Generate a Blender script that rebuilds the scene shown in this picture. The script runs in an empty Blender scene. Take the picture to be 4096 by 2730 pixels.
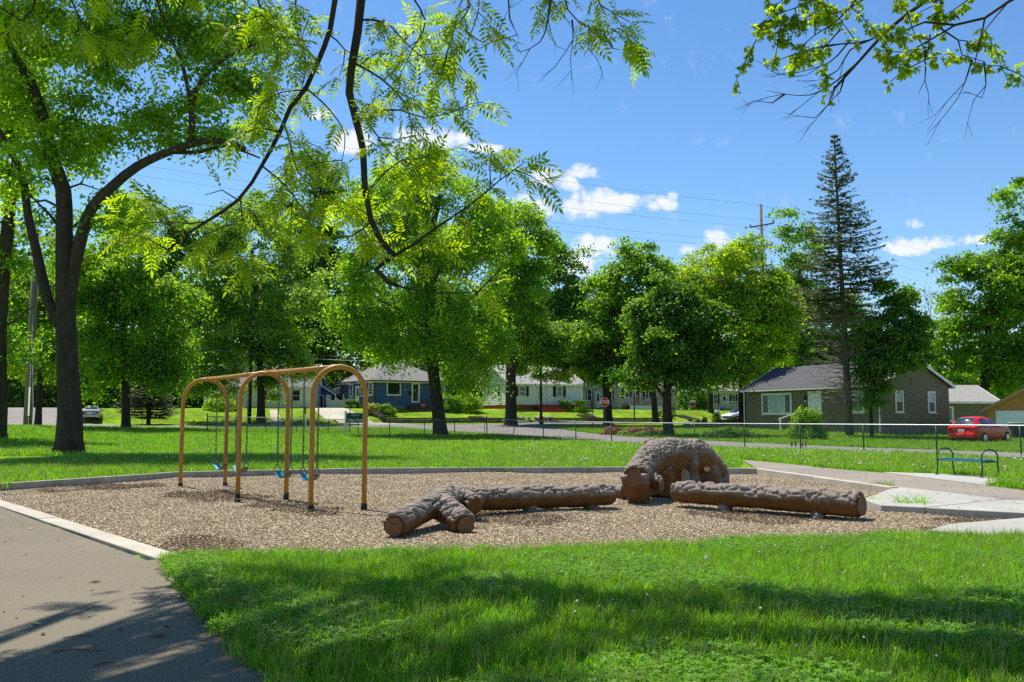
import bpy, math, random
import numpy as np
from mathutils import Vector, Matrix, kdtree, noise as mnoise

# ------------------------------------------------------------------ camera, sky, sun, exposure
scene = bpy.context.scene
COL = scene.collection
F, HC, VH = 880.0, 1.525, 418.0            # focal length in px of a 1024 px wide frame, eye height, horizon row
TH = math.atan((VH - 341.0) / F)
cam_d = bpy.data.cameras.new('camera'); cam = bpy.data.objects.new('camera', cam_d); COL.objects.link(cam)
cam_d.sensor_width = 36.0; cam_d.lens = F / 1024.0 * 36.0
cam_d.clip_start = 0.05; cam_d.clip_end = 3000
cam.location = (0, 0, HC); cam.rotation_euler = (math.pi / 2 + TH, 0, 0)
scene.camera = cam
SUN_EL, SUN_AZ = math.radians(65), math.radians(-40)      # azimuth from +Y towards +X
SUN = Vector((math.sin(SUN_AZ) * math.cos(SUN_EL), math.cos(SUN_AZ) * math.cos(SUN_EL), math.sin(SUN_EL)))
sl = bpy.data.lights.new('sun', 'SUN'); sun = bpy.data.objects.new('sun', sl); COL.objects.link(sun)
sl.energy = 5.0; sl.angle = math.radians(0.53); sl.color = (1.0, 0.95, 0.86)
sun.rotation_euler = (-SUN).to_track_quat('-Z', 'Y').to_euler(); sun.location = (-10, 30, 40)
scene.view_settings.view_transform = 'Standard'; scene.view_settings.look = 'None'
scene.view_settings.exposure = 0.55; scene.view_settings.gamma = 1.0
scene.render.engine = 'CYCLES'
scene.cycles.use_denoising = False
scene.cycles.max_bounces = 4; scene.cycles.diffuse_bounces = 3; scene.cycles.glossy_bounces = 2
scene.cycles.transmission_bounces = 4; scene.cycles.transparent_max_bounces = 8
scene.cycles.use_adaptive_sampling = True; scene.cycles.adaptive_threshold = 0.02
scene.cycles.sample_clamp_indirect = 6.0

world = bpy.data.worlds.new('World'); scene.world = world; world.use_nodes = True

def ray(u, v):
    x = (u - 512.0) / F; y = (341.0 - v) / F
    return Vector((x, math.cos(TH) - y * math.sin(TH), math.sin(TH) + y * math.cos(TH)))
def GP(u, v, z=0.0):                       # where the sight line through a point of the frame meets height z
    d = ray(u, v); t = (z - HC) / d.z
    return Vector((0, 0, HC)) + d * t
def DP(u, v, Y):                           # ... and where it meets the distance Y
    d = ray(u, v); return Vector((0, 0, HC)) + d * (Y / d.y)

def build_world():
    nt = world.node_tree; N = nt.nodes; Lk = nt.links; N.clear()
    out = N.new('ShaderNodeOutputWorld'); bg = N.new('ShaderNodeBackground')
    sky = N.new('ShaderNodeTexSky'); sky.sky_type = 'NISHITA'; sky.sun_disc = False
    sky.sun_elevation = SUN_EL; sky.sun_rotation = SUN_AZ
    sky.altitude = 250; sky.air_density = 1.0; sky.dust_density = 0.25; sky.ozone_density = 3.0
    bg.inputs['Strength'].default_value = 0.11
    def math_(op, a, b=None, c=None):
        n = N.new('ShaderNodeMath'); n.operation = op
        for i, q in enumerate((a, b, c)):
            if q is None: continue
            if isinstance(q, (int, float)): n.inputs[i].default_value = q
            else: Lk.new(q, n.inputs[i])
        return n.outputs[0]
    tc = N.new('ShaderNodeTexCoord'); sp = N.new('ShaderNodeSeparateXYZ'); Lk.new(tc.outputs['Generated'], sp.inputs[0])
    ay = math_('MAXIMUM', math_('ABSOLUTE', sp.outputs[1]), 0.02)
    px = math_('DIVIDE', sp.outputs[0], ay); pz = math_('DIVIDE', sp.outputs[2], ay)
    cb = N.new('ShaderNodeCombineXYZ'); Lk.new(px, cb.inputs[0]); Lk.new(pz, cb.inputs[1])
    n1 = N.new('ShaderNodeTexNoise'); n1.inputs['Scale'].default_value = 30; n1.inputs['Detail'].default_value = 11
    n1.inputs['Roughness'].default_value = 0.66; n1.inputs['Distortion'].default_value = 0.35
    Lk.new(cb.outputs[0], n1.inputs['Vector'])
    # small fair-weather clouds low over the trees
    clouds = [(548, 178, 15, 10), (565, 184, 16, 9), (586, 172, 15, 8), (540, 205, 22, 12), (566, 205, 26, 14),
              (596, 203, 26, 13), (622, 203, 26, 9), (660, 203, 17, 8), (672, 196, 6, 6), (594, 250, 24, 15), (578, 262, 20, 14),
              (712, 246, 18, 13), (696, 252, 14, 8), (915, 224, 9, 7), (905, 246, 24, 9), (940, 241, 30, 7), (965, 240, 20, 5),
              (360, 140, 24, 14), (420, 142, 34, 16), (484, 148, 16, 5), (318, 114, 14, 6), (450, 138, 16, 9)]
    tot = None
    for (u, v, ru, rv) in clouds:
        d = ray(u, v); cx, cz = d.x / d.y, d.z / d.y
        ex = math_('DIVIDE', math_('SUBTRACT', px, cx), ru / F * 1.2); ez = math_('DIVIDE', math_('SUBTRACT', pz, cz), rv / F * 1.12)
        r2 = math_('ADD', math_('MULTIPLY', ex, ex), math_('MULTIPLY', ez, ez))
        g = math_('MAXIMUM', math_('SUBTRACT', 1.0, math_('MULTIPLY', r2, 0.55)), 0.0)
        tot = g if tot is None else math_('SMOOTH_MAX', tot, g, 0.15)
    dens = math_('ADD', tot, math_('MULTIPLY', math_('SUBTRACT', n1.outputs['Fac'], 0.5), 3.3))
    mr = N.new('ShaderNodeMapRange'); mr.interpolation_type = 'SMOOTHSTEP'
    mr.inputs['From Min'].default_value = 0.34; mr.inputs['From Max'].default_value = 1.05
    Lk.new(dens, mr.inputs['Value'])
    fac = math_('MULTIPLY', mr.outputs[0], math_('GREATER_THAN', tot, 0.001))
    fac = math_('MULTIPLY', fac, math_('MINIMUM', math_('MULTIPLY', tot, 2.5), 1.0))
    hs = N.new('ShaderNodeHueSaturation'); hs.inputs['Saturation'].default_value = 1.2; hs.inputs['Value'].default_value = 1.05
    Lk.new(sky.outputs[0], hs.inputs['Color'])
    mx = N.new('ShaderNodeMix'); mx.data_type = 'RGBA'
    Lk.new(math_('MULTIPLY', fac, 0.93), mx.inputs['Factor']); Lk.new(hs.outputs[0], mx.inputs['A'])
    mx.inputs['B'].default_value = (6.0, 6.2, 6.5, 1)
    Lk.new(mx.outputs['Result'], bg.inputs['Color']); Lk.new(bg.outputs[0], out.inputs['Surface'])
build_world()
world.cycles.sampling_method = 'MANUAL'; world.cycles.sample_map_resolution = 256

# ------------------------------------------------------------------ materials
MATS = {}
def mat(name, col=(.5, .5, .5), rough=.7, var=.12, scale=6.0, bump=0.0, bscale=40.0, spec=.3, metal=0.0, col2=None,
        trans=0.0, tcol=None, tint=None, stretch=(1, 1, 1), detail=5, coat=0.0, rnd=0.0, big=0.0):
    """procedural surface: noise-mottled colour, fine relief; trans = share of translucent light (leaves)"""
    if name in MATS: return MATS[name]
    m = bpy.data.materials.new(name); m.use_nodes = True; MATS[name] = m
    nt = m.node_tree; N = nt.nodes; Lk = nt.links
    bs = N['Principled BSDF']; out = N['Material Output']
    bs.inputs['Roughness'].default_value = rough; bs.inputs['Metallic'].default_value = metal
    bs.inputs['Specular IOR Level'].default_value = spec
    if coat: bs.inputs['Coat Weight'].default_value = coat; bs.inputs['Coat Roughness'].default_value = .06
    tc = N.new('ShaderNodeTexCoord'); mp = N.new('ShaderNodeMapping'); mp.inputs['Scale'].default_value = stretch
    Lk.new(tc.outputs['Object'], mp.inputs['Vector'])
    nz = N.new('ShaderNodeTexNoise'); nz.inputs['Scale'].default_value = scale; nz.inputs['Detail'].default_value = detail
    Lk.new(mp.outputs[0], nz.inputs['Vector'])
    c2 = col2 if col2 else tuple(min(1, c * (1 + var)) for c in col)
    c1 = col if col2 else tuple(c * (1 - var) for c in col)
    ramp = N.new('ShaderNodeMapRange'); ramp.inputs['From Min'].default_value = .3; ramp.inputs['From Max'].default_value = .7
    Lk.new(nz.outputs['Fac'], ramp.inputs['Value'])
    mx = N.new('ShaderNodeMix'); mx.data_type = 'RGBA'
    mx.inputs['A'].default_value = (*c1, 1); mx.inputs['B'].default_value = (*c2, 1)
    Lk.new(ramp.outputs[0], mx.inputs['Factor']); colout = mx.outputs['Result']
    if tint:                                # per leaf colour: attribute 'tint' 0..1 between two leaf greens
        at = N.new('ShaderNodeAttribute'); at.attribute_name = 'tint'
        m2 = N.new('ShaderNodeMix'); m2.data_type = 'RGBA'; m2.inputs['B'].default_value = (*tint, 1)
        Lk.new(at.outputs['Fac'], m2.inputs['Factor']); Lk.new(colout, m2.inputs['A']); colout = m2.outputs['Result']
    if rnd:
        oi = N.new('ShaderNodeObjectInfo'); hv = N.new('ShaderNodeHueSaturation')
        r2 = N.new('ShaderNodeMapRange'); r2.inputs['To Min'].default_value = 1 - rnd; r2.inputs['To Max'].default_value = 1 + rnd
        Lk.new(oi.outputs['Random'], r2.inputs['Value']); Lk.new(r2.outputs[0], hv.inputs['Value'])
        Lk.new(colout, hv.inputs['Color']); colout = hv.outputs[0]
    if big:
        n3 = N.new('ShaderNodeTexNoise'); n3.inputs['Scale'].default_value = .35; n3.inputs['Detail'].default_value = 3
        Lk.new(tc.outputs['Object'], n3.inputs['Vector'])
        r3 = N.new('ShaderNodeMapRange'); r3.inputs['To Min'].default_value = 1 - big; r3.inputs['To Max'].default_value = 1 + big
        r3.inputs['From Min'].default_value = .3; r3.inputs['From Max'].default_value = .7
        h3 = N.new('ShaderNodeHueSaturation'); Lk.new(n3.outputs['Fac'], r3.inputs['Value']); Lk.new(r3.outputs[0], h3.inputs['Value'])
        Lk.new(colout, h3.inputs['Color']); colout = h3.outputs[0]
    Lk.new(colout, bs.inputs['Base Color'])
    if bump:
        nb = N.new('ShaderNodeTexNoise'); nb.inputs['Scale'].default_value = bscale; nb.inputs['Detail'].default_value = 6
        Lk.new(mp.outputs[0], nb.inputs['Vector'])
        bp = N.new('ShaderNodeBump'); bp.inputs['Strength'].default_value = min(1, bump); bp.inputs['Distance'].default_value = .02 * max(1, bump)
        Lk.new(nb.outputs['Fac'], bp.inputs['Height']); Lk.new(bp.outputs[0], bs.inputs['Normal'])
    if trans:
        tr = N.new('ShaderNodeBsdfTranslucent'); ms = N.new('ShaderNodeMixShader'); ms.inputs[0].default_value = trans
        hs = N.new('ShaderNodeMix'); hs.data_type = 'RGBA'; hs.blend_type = 'MULTIPLY'; hs.inputs['Factor'].default_value = 1
        hs.inputs['B'].default_value = (*(tcol or (2.2, 2.0, .7)), 1)
        Lk.new(colout, hs.inputs['A']); Lk.new(hs.outputs['Result'], tr.inputs['Color'])
        Lk.new(bs.outputs[0], ms.inputs[1]); Lk.new(tr.outputs[0], ms.inputs[2]); Lk.new(ms.outputs[0], out.inputs['Surface'])
    return m

# leaves: (base, second green)
LEAF = {}
def leafmat(name, c, t, trans=.42, rough=.5, tcol=(2.3, 2.15, .5)):
    LEAF[name] = mat('leaf_' + name, c, rough=rough, var=.15, scale=.6, spec=.34, trans=trans, tcol=tcol, tint=t)
leafmat('ash', (.11, .22, .012), (.27, .40, .022), trans=.64)
leafmat('maple', (.065, .165, .012), (.19, .32, .024), trans=.62)
leafmat('maple_dark', (.045, .125, .014), (.13, .245, .022), trans=.56)
leafmat('lime', (.14, .24, .012), (.29, .39, .02), trans=.6)
leafmat('walnut', (.11, .21, .008), (.28, .38, .014), trans=.6)
leafmat('locust', (.105, .225, .02), (.25, .39, .04), trans=.65)
leafmat('spruce', (.065, .10, .05), (.14, .17, .08), trans=.15, rough=.7)
leafmat('wood', (.04, .11, .010), (.12, .22, .016), trans=.55)
leafmat('oak', (.11, .20, .012), (.28, .38, .02), trans=.6)
leafmat('silver', (.085, .185, .03), (.22, .34, .08), trans=.6)
leafmat('red', (.24, .06, .045), (.36, .13, .07), trans=.3, tcol=(1.5, .9, .8))
leafmat('yellow', (.24, .30, .015), (.38, .42, .02), trans=.45, tcol=(1.5, 1.5, .6))
leafmat('hosta', (.12, .22, .04), (.46, .5, .26), trans=.3)
BARK = mat('bark', (.055, .042, .032), rough=.95, var=.35, scale=9, bump=1.0, bscale=16, spec=.1, stretch=(1, 1, .22))
BARK_G = mat('bark_grey', (.12, .105, .09), rough=.95, var=.3, scale=8, bump=1.0, bscale=18, spec=.1, stretch=(1, 1, .25))
TWIG = mat('twig', (.07, .055, .045), rough=.9, var=.25, scale=12, spec=.1)
DEADTWIG = mat('dead_twig', (.19, .165, .135), rough=.9, var=.2, scale=12, spec=.1)
CONC = mat('concrete', (.40, .36, .29), rough=.9, var=.1, scale=2.2, bump=.35, bscale=70, spec=.2, big=.12)
CONC_OLD = mat('concrete_old', (.33, .30, .25), rough=.95, var=.16, scale=3, bump=.5, bscale=60, spec=.15, big=.12)
ASPH = mat('asphalt_path', (.195, .168, .122), rough=.95, var=.18, scale=90, bump=.6, bscale=220, spec=.15, big=.14, detail=8)
ROADM = mat('road_asphalt', (.24, .22, .205), rough=.95, var=.1, scale=5, bump=.2, bscale=60, spec=.12, big=.1)
GROUNDM = None

# ------------------------------------------------------------------ mesh helpers
def new_obj(name, me, parent=None, m=None, smooth=False):
    o = bpy.data.objects.new(name, me); COL.objects.link(o)
    if m is not None:
        if not me.materials: me.materials.append(m)
    if smooth: me.polygons.foreach_set('use_smooth', [True] * len(me.polygons))
    if parent is not None:
        o.parent = parent
        if parent.type == 'EMPTY': o.matrix_parent_inverse = Matrix.Translation(-Vector(parent.location))
        else: o.matrix_parent_inverse = Matrix.Identity(4)
    return o
def tag(o, label=None, cat=None, group=None, kind=None):
    if label: o['label'] = label
    if cat: o['category'] = cat
    if group: o['group'] = group
    if kind: o['kind'] = kind
    return o
def empty(name, loc, label=None, cat=None, group=None):
    o = bpy.data.objects.new(name, None); COL.objects.link(o); o.location = loc; o.empty_display_size = .2
    return tag(o, label, cat, group)

class MB:
    """collects shapes into one mesh"""
    def __init__(s): s.v = []; s.f = []
    def add(s, vs, fs):
        k = len(s.v); s.v += [tuple(q) for q in vs]; s.f += [tuple(i + k for i in q) for q in fs]; return s
    def box(s, c, size, ax=None, ay=None, az=None):
        c = Vector(c); ax = Vector(ax or (1, 0, 0)); ay = Vector(ay or (0, 1, 0)); az = Vector(az or (0, 0, 1))
        hx, hy, hz = [q / 2 for q in size]
        vs = [c + ax * (i * hx) + ay * (j * hy) + az * (k * hz) for k in (-1, 1) for j in (-1, 1) for i in (-1, 1)]
        return s.add(vs, [(0, 2, 3, 1), (4, 5, 7, 6), (0, 1, 5, 4), (2, 6, 7, 3), (0, 4, 6, 2), (1, 3, 7, 5)])
    def bar(s, p, q, w, h=None, up=(0, 0, 1)):
        p = Vector(p); q = Vector(q); d = (q - p); L = d.length; d.normalize(); h = h or w
        x = d.cross(Vector(up))
        if x.length < 1e-4: x = d.cross(Vector((1, 0, 0)))
        x.normalize(); z = x.cross(d).normalized()
        return s.box((p + q) / 2, (w, L, h), x, d, z)
    def tube(s, pts, rad, n=8, cap=True, wob=0.0, seed=0, flat=1.0):
        pts = [Vector(p) for p in pts]; m = len(pts)
        rad = [rad] * m if isinstance(rad, (int, float)) else rad
        rng = random.Random(seed); ph = rng.random() * 9
        ref = Vector((0.31, 0.2, 0.93)); ring = []; k0 = len(s.v); prev = None
        for i, p in enumerate(pts):
            d = (pts[min(i + 1, m - 1)] - pts[max(i - 1, 0)])
            if d.length < 1e-9: d = Vector((0, 0, 1))
            d.normalize()
            if prev is None:
                x = d.cross(ref)
                if x.length < .1: x = d.cross(Vector((1, 0, 0)))
            else: x = prev - d * prev.dot(d)
            x.normalize(); prev = x.copy(); y = d.cross(x)
            for j in range(n):
                a = 2 * math.pi * j / n; r = rad[i]
                if wob: r *= 1 + wob * (math.sin(3 * a + ph + i * .35) * .5 + math.sin(5 * a - ph + i * .8) * .5)
                s.v.append(tuple(p + x * (math.cos(a) * r) + y * (math.sin(a) * r * flat)))
        for i in range(m - 1):
            for j in range(n):
                a = k0 + i * n + j; b = k0 + i * n + (j + 1) % n
                s.f.append((a, b, b + n, a + n))
        if cap:
            s.f.append(tuple(k0 + j for j in reversed(range(n)))); s.f.append(tuple(k0 + (m - 1) * n + j for j in range(n)))
        return s
    def prism(s, poly, d):
        """poly: list of 3-D points, extruded by vector d"""
        n = len(poly); d = Vector(d); vs = [Vector(p) for p in poly] + [Vector(p) + d for p in poly]
        fs = [tuple(reversed(range(n))), tuple(range(n, 2 * n))] + [(i, (i + 1) % n, (i + 1) % n + n, i + n) for i in range(n)]
        return s.add(vs, fs)
    def mesh(s, name):
        me = bpy.data.meshes.new(name); me.from_pydata(s.v, [], s.f); me.update(); return me
    def build(s, name, m, parent=None, smooth=False):
        return new_obj(name, s.mesh(name), parent, m, smooth)

def np_mesh(name, V, Fq, m, parent=None, tint=None, smooth=False):
    """V (n,3), Fq (k,4) or (k,3) arrays"""
    me = bpy.data.meshes.new(name); n = len(V); k, c = Fq.shape
    me.vertices.add(n); me.vertices.foreach_set('co', np.ascontiguousarray(V, np.float32).ravel())
    me.loops.add(k * c); me.loops.foreach_set('vertex_index', np.ascontiguousarray(Fq, np.int32).ravel())
    me.polygons.add(k); me.polygons.foreach_set('loop_start', np.arange(0, k * c, c, dtype=np.int32))
    if tint is not None:
        a = me.attributes.new('tint', 'FLOAT', 'FACE'); a.data.foreach_set('value', np.clip(tint, 0, 1).astype(np.float32))
    me.update(calc_edges=True)
    return new_obj(name, me, parent, m, smooth)

def bevel(o, w=.01, seg=2):
    md = o.modifiers.new('bevel', 'BEVEL'); md.width = w; md.segments = seg; md.limit_method = 'ANGLE'; return o

def lerp_path(pts, step):
    """resample a polyline with Catmull-Rom smoothing"""
    P = [Vector(p) for p in pts]; out = []
    for i in range(len(P) - 1):
        p0, p1, p2, p3 = P[max(i - 1, 0)], P[i], P[i + 1], P[min(i + 2, len(P) - 1)]
        k = max(1, int((p2 - p1).length / step))
        for j in range(k):
            t = j / k
            out.append(.5 * ((2 * p1) + (-p0 + p2) * t + (2 * p0 - 5 * p1 + 4 * p2 - p3) * t * t + (-p0 + 3 * p1 - 3 * p2 + p3) * t ** 3))
    out.append(P[-1]); return out

# ------------------------------------------------------------------ terrain
PIT = [(-11.4, 18.2), (-10.8, 18.6), (-8.7, 22.7), (-4.5, 24.4), (3.3, 25.05), (6.7, 24.4), (7.65, 17.9), (9.8, 14.2),
       (9.8, 11.6), (6.5, 11.0), (4.86, 10.9), (1.1, 9.9), (-1.76, 9.44), (-3.6, 9.3)]
def inpoly(x, y, poly):
    x = np.asarray(x); y = np.asarray(y); r = np.zeros(x.shape, bool); n = len(poly)
    for i in range(n):
        x0, y0 = poly[i][:2]; x1, y1 = poly[(i + 1) % n][:2]
        c = ((y0 > y) != (y1 > y)) & (x < (x1 - x0) * (y - y0) / ((y1 - y0) if abs(y1 - y0) > 1e-9 else 1e-9) + x0)
        r ^= c
    return r
def sstep(t): t = np.clip(t, 0, 1); return t * t * (3 - 2 * t)
WX, WY = [-120, -80, -40, -17, 15, 30, 60, 120], [78, 81, 84, 86, 100, 117, 150, 215]
def zbase(x, y):
    x = np.asarray(x, float); y = np.asarray(y, float)
    z = np.interp(y, [0, 44, 50, 56, 62, 66, 70, 75, 80, 86, 400], [.06, .06, .10, .20, .36, .45, .53, .66, .83, 1.02, 1.05])
    z = z + .02 * np.clip(-10 - x, 0, 30) * sstep((y - 40) / 18) * (1 - sstep((y - 62) / 12))
    s = y - np.interp(x, WX, WY)
    sw = sstep((x + 18.5) / 2.0)
    z = z + np.where(s > 0, .42 * sw + (1.52 - .42 * sw) * sstep(s / 7.5), 0) + .085 * np.clip(s - 26, 0, 130)
    return z
def zt(x, y): return float(zbase(x, y))
def on_g(x, y): return Vector((x, y, zt(x, y)))

def strip(name, left, right, m, dz=.03, nx=6, step=1.0, kind='structure'):
    """surface between two polylines, laid dz above the ground"""
    def resamp(P, n):
        P = np.array([p[:2] for p in P], float); d = np.r_[0, np.cumsum(np.hypot(*np.diff(P, axis=0).T))]
        t = np.linspace(0, d[-1], n); return np.c_[np.interp(t, d, P[:, 0]), np.interp(t, d, P[:, 1])]
    n = max(3, int(sum(math.dist(left[i][:2], left[i + 1][:2]) for i in range(len(left) - 1)) / step))
    A = resamp(left, n); B = resamp(right, n); t = np.linspace(0, 1, nx + 1)[None, :, None]
    G = A[:, None, :] * (1 - t) + B[:, None, :] * t
    V = np.c_[G.reshape(-1, 2), zbase(G[..., 0], G[..., 1]).ravel() + dz]
    i = np.arange(n - 1)[:, None] * (nx + 1) + np.arange(nx)[None]
    Fq = np.stack([i, i + 1, i + nx + 2, i + nx + 1], -1).reshape(-1, 4)
    o = np_mesh(name, V, Fq, m, smooth=True); return tag(o, kind=kind)

def build_ground():
    global GROUNDM
    m = mat('lawn_ground', (.095, .185, .010), col2=(.20, .30, .018), rough=.95, scale=1.4, bump=1.0, bscale=9, spec=.05, detail=8, big=.22)
    GROUNDM = m
    xs = np.r_[np.arange(-420, -120, 20), np.arange(-120, -40, 3), np.arange(-40, -14, 1.0), np.arange(-14, 14, .4), np.arange(14, 40, 1.0), np.arange(40, 120, 3), np.arange(120, 421, 20)]
    ys = np.r_[np.arange(-60, -6, 6), np.arange(-6, 30, .4), np.arange(30, 125, 1.0), np.arange(125, 200, 4), np.arange(200, 521, 20)]
    X, Y = np.meshgrid(xs, ys); Z = zbase(X, Y)
    Z = np.where(inpoly(X, Y, PIT), -.3, Z)
    Z += (np.sin(X * .9 + Y * .4) * np.sin(Y * .7)) * .012 * ((Y > 26) & (Y < 120))
    nx = len(xs); i = np.arange(len(ys) - 1)[:, None] * nx + np.arange(nx - 1)[None]
    Fq = np.stack([i, i + 1, i + nx + 1, i + nx], -1).reshape(-1, 4)
    tag(np_mesh('ground', np.c_[X.ravel(), Y.ravel(), Z.ravel()], Fq, m, smooth=True), kind='structure')
build_ground()

# roads
ROAD_A_L = [(-46, 72.5), (-38, 73), (-28, 73.6), (-12, 73.8), (-4, 74.5), (8, 82), (16, 90), (27, 104), (46, 127)]
ROAD_A_R = [(-40, 83), (-33.5, 79.6), (-28, 79.6), (-12, 80.4), (-3, 82), (10, 92), (14, 96), (24, 109), (42, 131)]
strip('road', ROAD_A_L, ROAD_A_R, ROADM, .05, 6, 1.5)
strip('road', [(-46.5, 72), (-60, 90), (-84, 120), (-120, 160)], [(-33.6, 76), (-47, 92), (-68.5, 120), (-100, 160)], ROADM, .054, 6, 1.5)
ROAD_B_L = [(-10, 74.5), (-5, 66.5), (-1.4, 61.5), (2.4, 56), (5.2, 50), (10.6, 41.2), (14.9, 36.6), (19, 31), (27, 20)]
ROAD_B_R = [(3.5, 77), (4.4, 70), (5.6, 64), (7.2, 59), (10, 55.5), (13.2, 50), (17.6, 42), (21.5, 35.5), (30, 23)]
strip('road', ROAD_B_L, ROAD_B_R, ROADM, .046, 6, 1.0)
# playground ground sheet
MULCH = mat('mulch', (.20, .15, .09), col2=(.38, .30, .20), rough=.95, scale=14, bump=1.6, bscale=40, spec=.1, detail=10, big=.12)
def build_mulch():
    xs = np.arange(-12, 10.5, .2); ys = np.arange(8.5, 26, .2); X, Y = np.meshgrid(xs, ys)
    Z = .02 * np.sin(X * 1.3 + .5 * Y) * np.cos(Y * .9) + .012 * np.sin(3.1 * X) * np.sin(2.7 * Y)
    for (bx, by, r, dd) in [(-5.9, 18, 1.0, .07), (-5.0, 17, 1.0, .07), (-3.9, 16.2, 1.0, .07), (-3.3, 15.2, 1.0, .07), (0, 13.6, 1.2, .03)]:
        Z -= dd * np.exp(-((X - bx) ** 2 + (Y - by) ** 2) / r ** 2 * 2)
    inn = inpoly(X, Y, PIT); nx = len(xs)
    i = np.arange(len(ys) - 1)[:, None] * nx + np.arange(nx - 1)[None]
    ok = (inn[:-1, :-1] | inn[1:, 1:] | inn[1:, :-1] | inn[:-1, 1:]).ravel()
    Fq = np.stack([i, i + 1, i + nx + 1, i + nx], -1).reshape(-1, 4)[ok]
    o = np_mesh('playground_surface', np.c_[X.ravel(), Y.ravel(), Z.ravel()], Fq, MULCH, smooth=True)
    return tag(o, kind='structure')
mulch = build_mulch()

def poly_slab(name, pts, z1, z0, m, bev=.012):
    o = MB().prism([(p[0], p[1], z0) for p in pts], (0, 0, z1 - z0)).build(name, m)
    return bevel(o, bev) if bev else o
# asphalt walk at the lower left
WALK = [(-3.72, 9.14)] + [tuple(GP(u, v, .06)[:2]) for (u, v) in [(167.5, 560), (175, 579), (209, 614), (232, 644), (274, 682)]] + [(-.75, 3.2), (-.2, 1), (0, -5), (-16, -5), (-16, 19), (-11.5, 18.2)]
tag(poly_slab('walkway', WALK, .078, -.05, ASPH, 0), kind='structure')
# pale concrete edge between the walk and the chips, cast in lengths
def edging(name, P, w, z1, z0, m, seglen, label, inner=1):
    root = empty(name, (P[0][0], P[0][1], 0)); tag(root, kind='structure')
    for i in range(len(P) - 1):
        a = Vector((*P[i], 0)); b = Vector((*P[i + 1], 0)); L = (b - a).length; n = max(1, round(L / seglen)); d = (b - a) / n
        for k in range(n):
            p = a + d * k; q = a + d * (k + 1); e = (q - p).normalized() * .005
            jz = random.Random(i * 31 + k).uniform(-.004, .004)
            o = MB().box((p + q) / 2 + Vector((0, 0, (z0 + z1) / 2 + jz)), (w, (q - p).length - .008, z1 - z0), (q - p).normalized().cross(Vector((0, 0, 1))), (q - p).normalized()).build('curb_segment', m, root)
            bevel(o, .012)
    return root
edging('edge_strip', [(-11.4, 18.2), (-3.5, 9.24)], .27, .095, -.1, CONC, 2.2, '')
arc = [tuple(p[:2]) for p in lerp_path([(-11.3, 18.1, 0), (-10.75, 19.0, 0), (-8.7, 22.7, 0), (-4.5, 24.4, 0), (3.3, 25.05, 0), (6.72, 24.42, 0)], 3.0)]
edging('playground_curb', arc, .17, .15, -.12, CONC_OLD, 3.0, '')
edging('playground_curb', [(6.78, 24.5), (7.72, 17.95)], .2, .14, -.12, CONC, 3.3, '')
edging('playground_curb', [(-3.55, 9.2), (-1.7, 9.36), (1.1, 9.82), (4.9, 10.95)], .15, .055, -.12, CONC_OLD, 3.0, '')
# path and slabs at the right
PATH_IN = [(6.86, 24.6), (7.9, 17.6), (9.3, 14.9), (12, 8)]
PATH_OUT = [tuple(GP(u, v, .08)[:2]) for (u, v) in [(741, 459.5), (790, 464), (835, 469), (884, 473), (990, 486), (1024, 490.5)]] + [(13.5, 10)]
strip('path', PATH_IN, PATH_OUT, mat('asphalt_pale', (.25, .22, .18), rough=.95, var=.1, scale=60, bump=.4, bscale=150, spec=.12, big=.1, detail=8), .026, 4, .6)
SL1 = [tuple(GP(u, v, .10)[:2]) for (u, v) in [(896, 487), (863.5, 500), (881, 506), (1024, 513.5), (1100, 517)]] + [(11.2, 12.2), (9.4, 14.7)]
sm = mat('slab_concrete', (.345, .335, .295), rough=.9, var=.08, scale=1.5, bump=.25, bscale=80, spec=.2, big=.08)
JA = tuple(GP(925, 508.2, .10)[:2]); JB = tuple(GP(1003, 499.9, .10)[:2])      # a cast joint runs across the big slab
def toward(p, q, k): L = math.dist(p, q); return (p[0] + (q[0] - p[0]) / L * k, p[1] + (q[1] - p[1]) / L * k)
tag(poly_slab('concrete_slab', [SL1[0], SL1[1], SL1[2], toward(JA, SL1[2], .008), toward(JB, SL1[0], .008)], .115, -.1, sm), kind='structure')
tag(poly_slab('concrete_slab', [toward(JA, SL1[3], .008), SL1[3], SL1[4], SL1[5], SL1[6], toward(JB, SL1[6], .008)], .112, -.1, sm), kind='structure')
SL2 = [tuple(GP(u, v, .07)[:2]) for (u, v) in [(928, 531), (948, 525), (1024, 518.5), (1100, 514)]] + [(9.9, 9.4), (6.4, 10.4)]
tag(poly_slab('concrete_slab', SL2, .085, -.1, sm), kind='structure')
SL3 = [tuple(GP(u, v, .09)[:2]) for (u, v) in [(884, 472.6), (935, 474.2), (999, 477.5), (1000, 482), (986, 485.5)]]
tag(poly_slab('concrete_slab', SL3, .11, -.02, sm), kind='structure')
# driveway of the blue house, front walk
strip('driveway', [(-13.2, 80.8), (-18.5, 88), (-21.5, 93), (-23.5, 98.6)], [(-8.4, 81.4), (-14.6, 88), (-17.5, 92.6), (-19.6, 98.2)], mat('drive_concrete', (.42, .385, .32), rough=.95, var=.1, scale=2, big=.1), .05, 6, .8)
strip('driveway', [(-22, 80.4), (-24, 88), (-25, 91)], [(-20.8, 80.5), (-23, 88), (-24.2, 91.2)], CONC, .05, 2, .8)
strip('driveway', [(2.6, 85.6), (1.0, 90)], [(5.6, 87.5), (3.0, 91)], mat('drive_brown', (.3, .25, .19), rough=.95, var=.15, scale=2), .05, 2, .8)

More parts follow.
